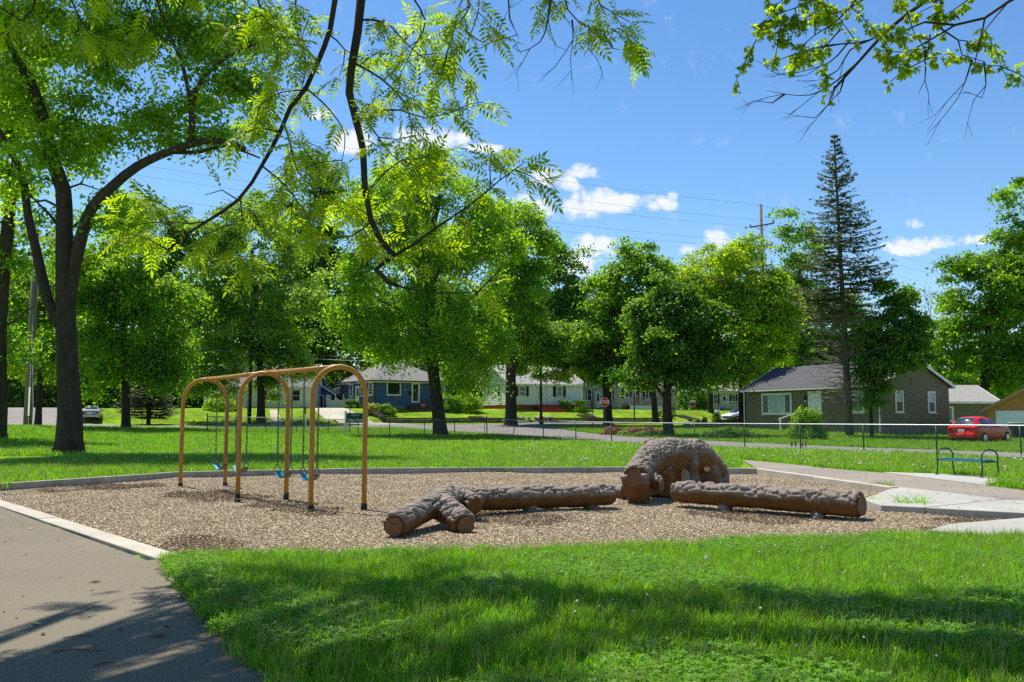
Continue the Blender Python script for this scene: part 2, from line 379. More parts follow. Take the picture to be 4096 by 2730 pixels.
# bare earth along the worn edge of the walk
EDGE = [Vector((*q[:2], 0)) for q in WALK[1:8]]
def soil_edge():
    P = lerp_path(EDGE, .08); V = []; Fq = []; rg = random.Random(6)
    for i, q in enumerate(P):
        d = (P[min(i + 1, len(P) - 1)] - P[max(i - 1, 0)]).normalized(); n = Vector((d.y, -d.x, 0)); n = n if n.x < 0 else -n
        a = .02 + .05 * abs(math.sin(i * .7) + .6 * math.sin(i * 1.9)) + rg.uniform(0, .025); V += [q + n * a + UPV * .0815, q - n * .14 + UPV * .083]
        if i: k = 2 * i; Fq.append((k - 2, k - 1, k + 1, k))
    o = MB().add(V, Fq).build('soil_edge', mat('edge_soil', (.13, .095, .06), col2=(.26, .20, .13), rough=1, scale=30, bump=.8, bscale=60)); tag(o, kind='structure')
UPV = Vector((0, 0, 1)); soil_edge()
# ------------------------------------------------------------------ playground: swings
YEL = mat('mustard_paint', (.37, .175, .018), rough=.5, var=.1, scale=5, spec=.4, coat=.1, bump=.05, bscale=30)
DARKM = mat('dark_metal', (.03, .03, .032), rough=.5, var=.15, scale=10, metal=.3)
GALV = mat('galvanised_steel', (.42, .43, .44), rough=.42, var=.12, scale=25, metal=.75)
CHAINM = mat('chain_steel', (.10, .10, .10), rough=.45, var=.2, scale=40, metal=.7)
TEAL = mat('teal_rubber', (.025, .27, .30), rough=.5, var=.1, scale=14, spec=.4)
GREYRUB = mat('grey_rubber', (.13, .125, .11), rough=.75, var=.15, scale=14)
def build_swings():
    FL, FR = GP(310.6, 509.9), GP(364, 508.2); ML, MR = GP(237.6, 498.2), GP(286.1, 497.4); BL, BR = GP(180.3, 486.5), GP(224.9, 486.3)
    root = empty('swing_set', (FL + BR) / 2, 'mustard yellow steel swing frame of three arches standing in wood chips', 'swing set')
    HT = 2.44; R = .044; tops = []
    for (L, Rr) in ((FL, FR), (ML, MR), (BL, BR)):
        L = Vector((L.x, L.y, -.1)); Rr = Vector((Rr.x, Rr.y, -.1)); w = (Rr - L).length; d = (Rr - L) / w; r = w / 2; c = (L + Rr) / 2
        zc = HT - R - r * 1.08
        pts = [L, Vector((L.x, L.y, .7)), Vector((L.x, L.y, zc))]
        for k in range(1, 16):
            a = math.pi * (1 - k / 16); pts.append(c + d * (math.cos(a) * r) + Vector((0, 0, .1 + zc + math.sin(a) * r * 1.08)))
        pts += [Vector((Rr.x, Rr.y, zc)), Vector((Rr.x, Rr.y, .7)), Rr]
        o = MB().tube(pts, R, 14).build('arch', YEL, root, True)
        for q in (L, Rr):
            MB().tube([(q.x, q.y, -.06), (q.x, q.y, .075), (q.x, q.y, .08)], [R * 1.25, R * 1.22, R * 1.02], 14).build('foot_collar', DARKM, o, True)
        tops.append(Vector((c.x, c.y, HT - R)))
    hooks = []
    for k in (0, 1):
        a, b = tops[k], tops[k + 1]; e = (b - a).normalized()
        bm = MB().tube([a + e * .03, (a + b) / 2, b - e * .03], R * .98, 14).build('beam', YEL, root, True)
        for q, s in ((a, 1), (b, -1)):
            MB().tube([q + e * s * .10, q + e * s * .3], R * 1.13, 14).build('beam_clamp', YEL, bm, True)
    # four belt swings, hung along the two beams
    spots = [((1208, 1335), 0), ((980, 1098), 0), ((605, 703), 1), ((430, 522), 1)]
    names = ['teal belt swing nearest the front arch, hanging from the mustard frame', 'teal belt swing just right of the middle arch, in the front bay',
             'teal belt swing just left of the middle arch, in the rear bay', 'teal belt swing nearest the rear arch, farthest from the camera']
    for (xs, k), lab in zip(spots, names):
        us = [(680 + .4464 * x) / 4 for x in xs]; a, b = tops[k], tops[k + 1]; P = []
        for u in us:
            t = min(np.linspace(0, 1, 400), key=lambda t: abs((a + (b - a) * t).x / ((a + (b - a) * t).y * math.cos(TH) + .85 * math.sin(TH)) * F + 512 - u))
            P.append(a + (b - a) * float(t))
        mid = (P[0] + P[1]) / 2; e = (P[1] - P[0]).normalized(); half = min((P[1] - P[0]).length / 2, .34)
        P = [mid - e * half * 1.05, mid + e * half * 1.05]; zs = .55
        S = [Vector((*(mid - e * half * .98).xy, zs)), Vector((*(mid + e * half * .98).xy, zs))]
        sw = empty('belt_swing', Vector((mid.x, mid.y, .45)), lab, 'swing', 'swings on the mustard frame')
        n = e.cross(Vector((0, 0, 1))).normalized(); g = MB(); vs = []; fs = []
        for i in range(9):
            t = i / 8; p = S[0].lerp(S[1], t); p.z = zs - .115 * math.sin(math.pi * t) ** .9
            w = .085 * (1 - .35 * abs(2 * t - 1) ** 3); tilt = .06 * math.sin(7 * t + k)
            vs += [p + n * w + Vector((0, 0, tilt * w)), p - n * w - Vector((0, 0, tilt * w)), p + n * w + Vector((0, 0, -.014)), p - n * w + Vector((0, 0, -.014))]
        for i in range(8):
            q = 4 * i; fs += [(q, q + 4, q + 5, q + 1), (q + 2, q + 3, q + 7, q + 6), (q, q + 2, q + 6, q + 4), (q + 1, q + 5, q + 7, q + 3)]
        half_a = MB().add(vs[:20], [f for f in fs if max(f) < 20]).build('seat', TEAL, sw, True)
        half_b = MB().add(vs[16:], [tuple(i - 16 for i in f) for f in fs if min(f) >= 16]).build('seat_grey_half', GREYRUB, sw, True)  # other half of the same belt seat, coloured grey
        for j in (0, 1):
            g = MB(); top = P[j] - Vector((0, 0, R)); bot = S[j] + Vector((0, 0, .12)); nl = 34
            for i in range(nl):
                p = top.lerp(bot, i / nl); q = top.lerp(bot, (i + 1.18) / nl); off = (e if i % 2 else n) * .011
                for sg in (1, -1): g.bar(p + off * sg, q + off * sg, .0105)
            g.build('chain', CHAINM, sw)
            h = MB()
            for sg in (1, -1): h.bar(bot, S[j] + n * .075 * sg + Vector((0, 0, .0)), .012)
            h.build('hanger', CHAINM, sw)
            MB().box(P[j] - Vector((0, 0, .02)), (.05, .05, 2 * R + .05)).build('hook_clamp', YEL, sw)
build_swings()

# ------------------------------------------------------------------ playground: concrete tree logs
def logmat():
    m = bpy.data.materials.new('faux_bark'); m.use_nodes = True; N = m.node_tree.nodes; Lk = m.node_tree.links; bs = N['Principled BSDF']
    bs.inputs['Roughness'].default_value = .82; bs.inputs['Specular IOR Level'].default_value = .25
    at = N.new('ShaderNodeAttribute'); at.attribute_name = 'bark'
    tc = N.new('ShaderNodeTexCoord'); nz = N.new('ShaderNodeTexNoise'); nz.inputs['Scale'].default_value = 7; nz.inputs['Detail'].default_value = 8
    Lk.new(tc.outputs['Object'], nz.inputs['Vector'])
    a = N.new('ShaderNodeMix'); a.data_type = 'RGBA'; a.inputs['A'].default_value = (.075, .033, .007, 1); a.inputs['B'].default_value = (.19, .085, .02, 1); Lk.new(nz.outputs['Fac'], a.inputs['Factor'])  # bare wood brown, darkened to put the underside's shade into the colour
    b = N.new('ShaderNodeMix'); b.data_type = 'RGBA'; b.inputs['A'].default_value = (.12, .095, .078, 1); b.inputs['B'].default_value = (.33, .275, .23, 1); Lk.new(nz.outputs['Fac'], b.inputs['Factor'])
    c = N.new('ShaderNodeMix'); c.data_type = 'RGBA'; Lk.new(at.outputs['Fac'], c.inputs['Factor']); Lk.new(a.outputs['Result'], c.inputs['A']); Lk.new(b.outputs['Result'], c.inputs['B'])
    n2 = N.new('ShaderNodeTexNoise'); n2.inputs['Scale'].default_value = 38; n2.inputs['Detail'].default_value = 6; Lk.new(tc.outputs['Object'], n2.inputs['Vector'])
    bp = N.new('ShaderNodeBump'); bp.inputs['Strength'].default_value = .7; bp.inputs['Distance'].default_value = .02; Lk.new(n2.outputs['Fac'], bp.inputs['Height'])
    Lk.new(c.outputs['Result'], bs.inputs['Base Color']); Lk.new(bp.outputs[0], bs.inputs['Normal'])
    MATS['faux_bark'] = m; return m
FAUX = logmat()
CUTWOOD = mat('cut_wood_face', (.16, .075, .035), rough=.7, var=.25, scale=9, bump=.3, bscale=30)
PALECUT = mat('pale_worn_face', (.34, .25, .17), rough=.8, var=.2, scale=7, bump=.3, bscale=30)
def sculpt(name, tubes, parent, vox, cell, depth, bark_fn, seed=1, axis=None):
    """unite swollen tubes into one skin, then raise bark plates on it"""
    mb = MB()
    for i, (pts, rad, flat) in enumerate(tubes):
        P = lerp_path(pts, .07); R = np.interp(np.linspace(0, len(rad) - 1, len(P)), range(len(rad)), rad)
        mb.tube(P, list(R), 20, True, .035, seed + i, flat)
    tmp = bpy.data.objects.new('tmp', mb.mesh('tmp')); COL.objects.link(tmp)
    md = tmp.modifiers.new('r', 'REMESH'); md.mode = 'VOXEL'; md.voxel_size = vox
    dg = bpy.context.evaluated_depsgraph_get(); dg.update()
    me = bpy.data.meshes.new_from_object(tmp.evaluated_get(dg)); bpy.data.objects.remove(tmp)
    n = len(me.vertices); co = np.empty(n * 3, np.float32); no = np.empty(n * 3, np.float32)
    me.vertices.foreach_get('co', co); me.vertices.foreach_get('normal', no); co = co.reshape(-1, 3); no = no.reshape(-1, 3)
    bark = bark_fn(co, no)
    rng = np.random.default_rng(seed); sc = np.array(cell[:3])
    ax = np.array(axis or (1, 0, 0), float); ax /= np.linalg.norm(ax); M = np.stack([ax, np.array([-ax[1], ax[0], 0]), np.array([0, 0, 1.])]); loc = co @ M.T / sc
    lo = loc.min(0) - .5; hi = loc.max(0) + .5
    k = int(np.prod(hi - lo)); S = rng.random((k, 3)) * (hi - lo) + lo
    kd = kdtree.KDTree(k)
    for i, q in enumerate(S): kd.insert(q, i)
    kd.balance(); disp = np.zeros(n)
    for i in range(n):
        q = loc[i]
        if bark[i] > .02:
            w = Vector(q) + Vector(mnoise.noise_vector(Vector(co[i]) * 5)) * .25
            r = kd.find_n(w, 2); f = r[1][2] - r[0][2]
            t_ = min(1, max(0, (f - .02) / .20)); disp[i] = t_ * (2 - t_)
    b = bark
    d = b * (disp - .35) * depth
    d += np.array([mnoise.noise(Vector(c) * 4) for c in co]) * depth * .35
    co2 = co + no * d[:, None]
    me.vertices.foreach_set('co', co2.astype(np.float32).ravel())
    a = me.attributes.new('bark', 'FLOAT', 'POINT'); a.data.foreach_set('value', np.clip(b, 0, 1).astype(np.float32))
    me.materials.clear(); me.update()
    return new_obj(name, me, parent, FAUX, True)
def disc(name, c, nrm, r, m, parent, thick=.02, flat=1.0, seed=0, n=22):
    nrm = Vector(nrm).normalized(); x = nrm.cross(Vector((0, 0, 1))).normalized(); y = x.cross(nrm); rng = random.Random(seed)
    poly = [Vector(c) + x * math.cos(2 * math.pi * i / n) * r * (1 + rng.uniform(-.05, .05)) + y * math.sin(2 * math.pi * i / n) * r * flat * (1 + rng.uniform(-.05, .05)) for i in range(n)]
    return MB().prism(poly, nrm * thick).build(name, m, parent)
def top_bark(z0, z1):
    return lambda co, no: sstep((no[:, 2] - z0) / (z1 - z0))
def build_logs():
    # forked log
    r = empty('fallen_log', (0, 13.6, 0), 'grey brown forked artificial log lying in the chips right of the swings', 'log')
    T = [([(1.68, 15.15, .21), (1.0, 14.85, .215), (.2, 14.5, .22), (-.5, 14.2, .225), (-.85, 14.0, .23)], [.165, .175, .175, .175, .17], .95),
         ([(-.75, 14.05, .24), (-.95, 13.2, .31), (-1.12, 12.5, .28), (-1.38, 11.75, .19), (-1.5, 11.4, .14)], [.17, .18, .17, .155, .16], 1.0),
         ([(-1.05, 12.9, .27), (-.9, 12.4, .22), (-.71, 12.05, .14), (-.64, 11.9, .1)], [.19, .18, .155, .15], 1.0),
         ([(-.7, 14.1, .23), (-1.05, 14.6, .22), (-1.3, 14.95, .2)], [.15, .13, .12], 1.0),
         ([(-.72, 13.6, .27), (-.55, 13.3, .22)], [.14, .13], 1.0),
         ([(1.3, 15.0, .1), (1.35, 14.97, -.06)], [.1, .13], 1.0), ([(.3, 14.5, .1), (.32, 14.44, -.06)], [.1, .12], 1.0)]
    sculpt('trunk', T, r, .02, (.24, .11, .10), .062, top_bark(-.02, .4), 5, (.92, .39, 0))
    disc('cut_end', (-1.50, 11.385, .145), (-.35, -1, 0), .125, CUTWOOD, r, .03, .95, 3)
    disc('cut_end', (-.615, 11.83, .105), (.3, -1, 0), .11, CUTWOOD, r, .03, .95, 4)
    disc('cut_end', (1.69, 15.155, .215), (1, .4, 0), .13, CUTWOOD, r, .03, 1, 5)
    # straight log
    r = empty('fallen_log', (3.9, 14.4, 0), 'straight dark brown artificial log lying in the chips at the right', 'log')
    T = [([(2.85, 15.45, .235), (3.4, 14.95, .235), (4.1, 14.3, .235), (4.8, 13.6, .235), (5.17, 13.25, .23)], [.175, .185, .185, .185, .19], .95),
         ([(3.55, 14.8, .15), (3.52, 14.72, -.06)], [.11, .1], 1.0), ([(4.7, 13.7, .15), (4.66, 13.6, -.06)], [.11, .1], 1.0)]
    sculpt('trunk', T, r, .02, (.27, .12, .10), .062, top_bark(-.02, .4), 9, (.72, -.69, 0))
    disc('cut_end', (5.18, 13.24, .235), (.72, -.69, .05), .155, CUTWOOD, r, .03, 1, 6)
    disc('cut_end', (2.84, 15.46, .235), (-.72, .69, .0), .11, CUTWOOD, r, .03, 1, 7)
    # log at the frame's right edge
    r = empty('fallen_log', (7.9, 13.1, 0), 'dark log end just entering the picture at the right edge', 'log')
    sculpt('trunk', [([(7.97, 13.0, .2), (8.6, 12.8, .2), (9.3, 12.6, .2)], [.17, .19, .19], 1.0)], r, .03, (.2, .2, .13), .03, top_bark(-.05, .45), 12)
    disc('cut_end', (7.95, 13.0, .2), (-1, .28, 0), .12, CUTWOOD, r, .03, 1, 8)
    # hollow root climber
    r = empty('log_climber', (3.6, 17.2, 0), 'large hollow artificial tree root climber with knobbly grey bark and orange flanks', 'play sculpture')
    def D(x, y, Y):                          # a point of the close-up view (2400..3000 x 1740..2040) at distance Y
        return DP((2400 + .255 * x) / 4, (1740 + .255 * y) / 4, Y)
    T = [([D(575, 690, 16.0), D(650, 560, 16.35), D(830, 385, 16.75), D(1040, 330, 17.2), D(1250, 325, 17.6)], [.24, .25, .30, .32, .31], 1.0),
         ([D(548, 650, 15.98), D(560, 770, 15.97), D(590, 900, 16.0), D(615, 1080, 16.02)], [.235, .25, .22, .185], 1.0),
         ([D(880, 480, 16.8), D(930, 700, 17.0), D(930, 960, 17.0)], [.28, .26, .26], 1.0),
         ([D(700, 700, 16.3), D(840, 730, 16.15), D(925, 765, 16.1)], [.16, .13, .115], 1.0),
         ([D(960, 300, 17.0), D(850, 215, 17.1), D(765, 175, 17.15)], [.19, .16, .15], 1.0),
         ([D(1250, 325, 17.6), D(1470, 330, 18.0), D(1600, 420, 18.4), D(1720, 580, 18.7)], [.31, .32, .32, .33], 1.0),
         ([D(1300, 260, 17.6), D(1400, 440, 17.5), D(1420, 640, 17.45), D(1440, 830, 17.4)], [.22, .19, .17, .18], 1.0),
         ([D(1560, 380, 18.3), D(1640, 600, 18.3), D(1660, 840, 18.3)], [.27, .3, .33], 1.0),
         ([D(1760, 560, 18.75), D(1820, 700, 18.7), D(1830, 840, 18.6)], [.3, .27, .26], 1.0),
         ([D(1400, 250, 17.9), D(1500, 190, 17.9), D(1580, 170, 17.8)], [.18, .15, .12], 1.0), ([D(1200, 250, 17.5), D(1300, 170, 17.6)], [.16, .13], 1.0),
         ([D(1180, 420, 18.65), D(1200, 600, 18.75), D(1200, 860, 18.8)], [.27, .28, .3], 1.0),
         ([D(440, 900, 16.5), D(370, 900, 16.8), D(320, 930, 16.9)], [.14, .13, .14], 1.0)]
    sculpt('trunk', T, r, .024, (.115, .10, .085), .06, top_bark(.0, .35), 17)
    p = D(540, 675, 15.76); disc('cut_end', p, (-.2, -1, .05), .14, CUTWOOD, r, .05, 1.15, 2)
    p = D(942, 775, 16.02); disc('cut_end', p, (.9, -.6, -.1), .095, CUTWOOD, r, .04, 1.3, 3)
    p = D(742, 190, 17.05); disc('cut_end', p, (-1, -.35, 0), .1, CUTWOOD, r, .03, 1.3, 4)
    A = D(1295, 500, 17.32); B = D(1470, 600, 17.3); C = D(1400, 800, 17.2); E = D(1290, 800, 17.2)
    MB().prism([A, B, D(1430, 690, 17.25), C, E], (0, .12, 0)).build('worn_face', PALECUT, r)
    p = D(1675, 525, 17.86)
    disc('sticker', p, (.05, -1, .1), .062, mat('sticker_cream', (.55, .47, .2), rough=.6, var=.1), r, .012, 1.0, 1)
    MB().prism([p + Vector((-.058, -.008, .02)), p + Vector((.058, -.008, .02)), p + Vector((.03, -.008, .058)), p + Vector((-.03, -.008, .058))], (0, -.006, 0)).build('sticker_band', mat('sticker_red', (.5, .07, .03), rough=.6), r)
build_logs()

# ------------------------------------------------------------------ bench
def build_bench():
    A = GP(948.5, 474.4, .11); B = GP(987.5, 477.0, .11)
    l = Vector((B.x - A.x, B.y - A.y, 0)).normalized(); h = Vector((-l.y, l.x, 0)); h = -h if h.x < 0 else h
    c = (A + B) / 2; root = empty('park_bench', Vector((c.x, c.y, .11)), 'small green steel bench with looped arms beside the path', 'bench')
    GM = mat('bench_green', (.012, .05, .04), rough=.4, var=.1, scale=12, coat=.3); SM = mat('bench_blue_green', (.03, .14, .19), rough=.45, var=.1, scale=12)
    L = .62; Z = .11
    for s in (-1, 1):
        o = c + l * L * s; o = Vector((o.x, o.y, 0))
        pts = [o - h * .31 + Vector((0, 0, Z)), o - h * .27 + Vector((0, 0, .45)), o - h * .29 + Vector((0, 0, .56))]
        for k in range(1, 12):
            a = math.pi * (1 - k / 12); pts.append(o + h * math.cos(a) * .29 + Vector((0, 0, .58 + math.sin(a) * .19)))
        pts += [o + h * .29 + Vector((0, 0, .56)), o + h * .27 + Vector((0, 0, .45)), o + h * .31 + Vector((0, 0, Z))]
        MB().tube(lerp_path(pts, .05), .019, 8).build('arm_loop', GM, root, True)
        for q in (pts[0], pts[-1]): MB().box(q + Vector((0, 0, .008)), (.08, .08, .016)).build('foot_plate', GM, root)
        MB().tube([o - h * .28 + Vector((0, 0, .47)), o + h * .28 + Vector((0, 0, .47))], .018, 8).build('cross_rail', GM, root, True)
    for k in range(7):
        y = -.24 + .08 * k; p = Vector((c.x, c.y, .5 - .02 * math.cos(k * 1.05))) + h * y
        bevel(MB().bar(p - l * (L + .02), p + l * (L + .02), .055, .022).build('seat_slat', SM, root), .006)
build_bench()

# ------------------------------------------------------------------ chain link fence
def build_fence():
    FP = mat('fence_green', (.03, .075, .055), rough=.5, var=.15, scale=8, metal=.2); WIRE = mat('fence_wire', (.10, .12, .11), rough=.5, metal=.5, var=.1)
    def fence(pts, hgt, lab, cap_idx=(), rail_m=GALV):
        root = empty('chain_link_fence', pts[0], lab, 'fence')
        for i, p in enumerate(pts):
            r = .042 if i in cap_idx else .027; hh = hgt + (.14 if i in cap_idx else 0); lean = random.Random(i * 7 + len(pts)).uniform(-.02, .02)
            o = MB().tube([p - Vector((0, 0, .1)), p + Vector((lean, 0, hh))], r, 8).build('post', FP, root, True)
            if i in cap_idx: MB().tube([p + Vector((lean, 0, hh)), p + Vector((lean, 0, hh + .05)), p + Vector((lean, 0, hh + .09))], [r * 1.2, r * 1.1, .01], 8).build('post_cap', GALV, o, True)
        MB().tube([p + Vector((0, 0, hgt)) for p in pts], .024, 6).build('top_rail', rail_m, root, True)
        # woven diamond wire
        V = []; Fq = []; w = .0045; dia = .062
        for a, b in zip(pts[:-1], pts[1:]):
            e = Vector((b.x - a.x, b.y - a.y, 0)); L = e.length; e /= L; nx = int(L / dia)
            rows = int((hgt - .04) / (dia * .9)); rh = (hgt - .04) / rows
            for i in range(nx):
                for sgn in (0, 1):
                    k0 = len(V)
                    for j in range(rows + 1):
                        off = (i + ((j + sgn) % 2) * 1.0) * L / nx; t = off / L
                        p = a.lerp(b, t); p = Vector((p.x, p.y, p.z + .03 + j * rh))
                        V.append(p - e * w); V.append(p + e * w)
                    for j in range(rows): Fq.append((k0 + 2 * j, k0 + 2 * j + 1, k0 + 2 * j + 3, k0 + 2 * j + 2))
        o = np_mesh('wire_mesh', np.array([tuple(v) for v in V]), np.array(Fq), WIRE, root); tag(o, kind='stuff')
    base = Vector((.13, 56, 0)); d = Vector((.582, -.811, 0))
    pr = [on_g(*(base + d * (-3.08 + 3.06 * k)).xy) for k in range(13)]
    fence(pr, 1.2, 'long chain link fence running to the right behind the bench', (0,))
    us = [208.5, 238, 267, 298, 329, 359, 390, 425, 455, 485]; pl = []
    for i, u in enumerate(us):
        Y = 60 + (58.6 - 60) * i / 9; pl.append(on_g((u - 512) / F * Y, Y))
    fence(pl, 1.12, 'chain link fence with dull rail on the left, behind the swings', (0,), mat('dull_rail', (.14, .15, .145), rough=.5, metal=.4))
build_fence()

# ------------------------------------------------------------------ writing
def text(name, s, size, m, parent, origin, ex, ez, depth=.004, align='CENTER', bold=0.0):
    cu = bpy.data.curves.new('t', 'FONT'); cu.body = s; cu.size = size; cu.align_x = align; cu.align_y = 'CENTER'; cu.extrude = depth; cu.offset = bold; cu.resolution_u = 3
    t = bpy.data.objects.new('t', cu); COL.objects.link(t); dg = bpy.context.evaluated_depsgraph_get(); dg.update()
    me = bpy.data.meshes.new_from_object(t.evaluated_get(dg)); bpy.data.objects.remove(t)
    ex = Vector(ex).normalized(); ez = Vector(ez).normalized(); ny = ex.cross(ez)
    M = Matrix((ex, ez, ny)).transposed().to_4x4(); M.translation = Vector(origin); me.transform(M); me.materials.clear()
    par = list(range(len(me.vertices)))                  # one object for each character
    def find(i):
        while par[i] != i: par[i] = par[par[i]]; i = par[i]
        return i
    for e_ in me.edges: par[find(e_.vertices[0])] = find(e_.vertices[1])
    groups = {}
    for f in me.polygons: groups.setdefault(find(f.vertices[0]), []).append(tuple(f.vertices))
    for fs in groups.values():
        used = sorted({i for f in fs for i in f}); mp = {j: i for i, j in enumerate(used)}
        MB().add([me.vertices[j].co.copy() for j in used], [tuple(mp[i] for i in f) for f in fs]).build('letter', m, parent)
WHITEP = mat('white_paint', (.78, .78, .74), rough=.55, var=.05, scale=5)
WHITEL = mat('white_lettering', (.8, .8, .78), rough=.6, var=.02)
WOODP = mat('weathered_pole', (.16, .13, .10), rough=.95, var=.25, scale=8, bump=.6, bscale=20, stretch=(1, 1, .1))
def facing(p):                              # unit vectors of a board at p turned towards the viewer's side
    return Vector((1, 0, 0)), Vector((0, -1, 0))
def build_signs():
    # park sign
    Y = 57.6; p0 = on_g((346.3 - 512) / F * Y, Y); p1 = on_g((366.5 - 512) / F * Y, Y)
    root = empty('park_sign', (p0 + p1) / 2, 'dark green park name board on two pale posts behind the swings', 'sign')
    PG = mat('pale_green_post', (.5, .57, .5), rough=.7, var=.08); DG = mat('sign_green', (.012, .055, .035), rough=.5, var=.08)
    for p in (p0, p1):
        o = MB().box(p + Vector((0, 0, .82)), (.11, .11, 1.7)).build('post', PG, root); MB().tube([p + Vector((0, 0, 1.67)), p + Vector((0, 0, 1.72)), p + Vector((0, 0, 1.75))], [.085, .075, .01], 10).build('post_cap', WHITEP, o)
    c = (p0 + p1) / 2; w = (p1 - p0).length - .11
    bd = MB().box(c + Vector((0, 0, 1.27)), (w, .04, .62)).build('board', DG, root)
    MB().box(c + Vector((0, 0, 1.6)), (w, .06, .03)).build('top_strip', PG, root)
    f = c + Vector((-.06, -.024, 0)); ex, ez = Vector((1, 0, 0)), Vector((0, 0, 1))
    text('lettering', 'Hays Park', .235, WHITEL, bd, f + Vector((.06, 0, 1.13)), ex, ez, bold=.002)
    text('lettering', 'Kzoo', .12, WHITEL, bd, f + Vector((.16, 0, 1.45)), ex, ez)
    lf = MB()
    for a in (-50, -15, 20, 55):
        r = math.radians(a); q = f + Vector((-.12, 0, 1.4)); d = Vector((math.sin(r), 0, math.cos(r))); s = Vector((d.z, 0, -d.x))
        lf.prism([q, q + d * .07 + s * .03, q + d * .13, q + d * .07 - s * .03], (0, -.004, 0))
    lf.build('leaf_emblem', mat('emblem_green', (.25, .5, .3), rough=.6), bd)
    # street name sign
    Y = 63; p = on_g((350.5 - 512) / F * Y, Y); root = empty('street_name_sign', p, 'blue street name sign on a slim green post left of the blue house', 'street sign')
    top = DP(350, 388.5, Y).z
    MB().tube([p - Vector((0, 0, .1)), p + Vector((0, 0, top - p.z + .05))], .035, 8).build('post', mat('sign_post_green', (.10, .16, .13), rough=.6, metal=.3), root, True)
    BL = mat('sign_blue', (.01, .03, .28), rough=.45, var=.05); c = Vector((p.x + .05, p.y, DP(350, 384, Y).z))
    b = MB().box(c, (.70, .02, .24)).build('name_plate', BL, root)
    text('lettering', 'Miller', .23, WHITEL, b, c + Vector((-.08, -.013, 0)), ex, ez, bold=.003); text('lettering', 'RD', .1, WHITEL, b, c + Vector((.27, -.013, .05)), ex, ez)
    c2 = c + Vector((-.02, .05, -.3)); MB().box(c2, (.24, .02, .24), (.45, .89, 0), (-.89, .45, 0)).build('cross_plate', BL, root)
    # stop sign
    Y = 62; p = on_g((605 - 512) / F * Y, Y); root = empty('stop_sign', p, 'red octagonal stop sign on a thin post across the street', 'stop sign')
    c = DP(604.6, 402.2, Y); MB().bar(p - Vector((0, 0, .1)), Vector((c.x, c.y + .02, c.z + .2)), .05, .03).build('post', mat('sign_steel', (.2, .2, .18), rough=.6, metal=.5), root)
    R = .345
    def octo(r, off): return [c + Vector((math.cos(math.pi / 8 + i * math.pi / 4) * r, off, math.sin(math.pi / 8 + i * math.pi / 4) * r)) for i in range(8)]
    rim = MB().prism(octo(R, -.012), (0, .02, 0)).build('rim', WHITEL, root)
    MB().prism(octo(R * .93, -.016), (0, .004, 0)).build('face', mat('stop_red', (.42, .015, .02), rough=.45, var=.08), root)
    text('lettering', 'STOP', .29, WHITEL, root, c + Vector((0, -.018, 0)), ex, ez, depth=.003, bold=.006)
    # white regulation sign at far left
    Y = 82; p = on_g((144 - 512) / F * Y, Y); root = empty('road_sign', p, 'small white road sign with black symbol before the dark spruce', 'road sign')
    c = DP(144, 395.5, Y); MB().bar(p - Vector((0, 0, .1)), c + Vector((0, .02, .2)), .07, .04).build('post', mat('sign_steel', (.2, .2, .18)), root)
    b = MB().box(c, (.55, .02, .7)).build('plate', WHITEL, root); BK = mat('black_print', (.01, .01, .01), rough=.6)
    g = MB(); q = c + Vector((0, -.013, .06)); g.box(q + Vector((0, 0, .14)), (.09, .006, .09)); g.box(q + Vector((.02, 0, .0)), (.12, .006, .2)); g.box(q + Vector((-.09, 0, .03)), (.14, .006, .05)); g.box(q + Vector((.05, 0, -.12)), (.05, .006, .14))
    g.build('walking_symbol', BK, b); MB().box(c + Vector((0, -.013, -.25)), (.34, .006, .07)).build('print_line', BK, b)
    # marker post with a red top
    Y = 72; p = on_g((307 - 512) / F * Y, Y); root = empty('marker_post', p, 'white utility marker post with red top beyond the swing bay', 'marker post')
    MB().bar(p, p + Vector((-.06, 0, 1.25)), .1).build('post', WHITEP, root); MB().bar(p + Vector((-.06, 0, 1.25)), p + Vector((-.09, 0, 1.85)), .11).build('red_top', mat('marker_red', (.55, .03, .015), rough=.5), root)
    # bird box on a post, slim steel post
    Y = 74; p = on_g((610.5 - 512 - 41) / F * Y, Y); p = on_g((592 - 512) / F * Y, Y); root = empty('post_box', p, 'brown wooden box on a thin post left of the stop sign', 'post box')
    MB().tube([p, p + Vector((0, 0, 1.6))], .04, 6).build('post', WOODP, root)
    bx = mat('box_brown', (.12, .07, .035), rough=.9, var=.2)
    MB().box(p + Vector((0, 0, 1.95)), (.22, .2, .75)).build('box', bx, root); MB().box(p + Vector((0, 0, 2.34)), (.3, .28, .05)).build('lid', bx, root)
    for (u, Y, h, r, lab) in [(634, 86, 3.2, .06, 'thin dark post standing before the tan house'), (478 + 30.6, 79, 2.6, .05, 'thin grey pipe post beside the big trunk at the white house')]:
        p = on_g((u - 512) / F * Y, Y); MBo = MB().tube([p - Vector((0, 0, .1)), p + Vector((0, 0, h * .6)), p + Vector((0, 0, h)), p + Vector((0, 0, h + .03))], [r, r, r * .9, r * .3], 8).build('slim_post', DARKM); tag(MBo, lab, 'post')
    # red yard sign
    Y = 118; p = on_g((2600 + .2975 * 568) / 4 * Y / F - 512 / F * Y, Y); root = empty('yard_sign', p, 'small red and white yard sign on the lawn of the small white house', 'yard sign')
    MB().bar(p, p + Vector((0, 0, .5)), .04).build('stake', DARKM, root); b = MB().box(p + Vector((0, 0, .9)), (.75, .03, .9)).build('board', WHITEP, root); MB().box(p + Vector((0, -.02, .8)), (.68, .02, .55)).build('red_panel', mat('yard_red', (.4, .03, .03)), b)
    # low barrier of painted stakes behind the fence
    Y = 39.6; xs = [(u - 512) / F * Y for u in (789.8, 795.5, 800.5, 805.5)]; root = empty('stake_barrier', on_g(xs[1], Y), 'low barrier of four orange and white stakes behind the fence', 'barrier')
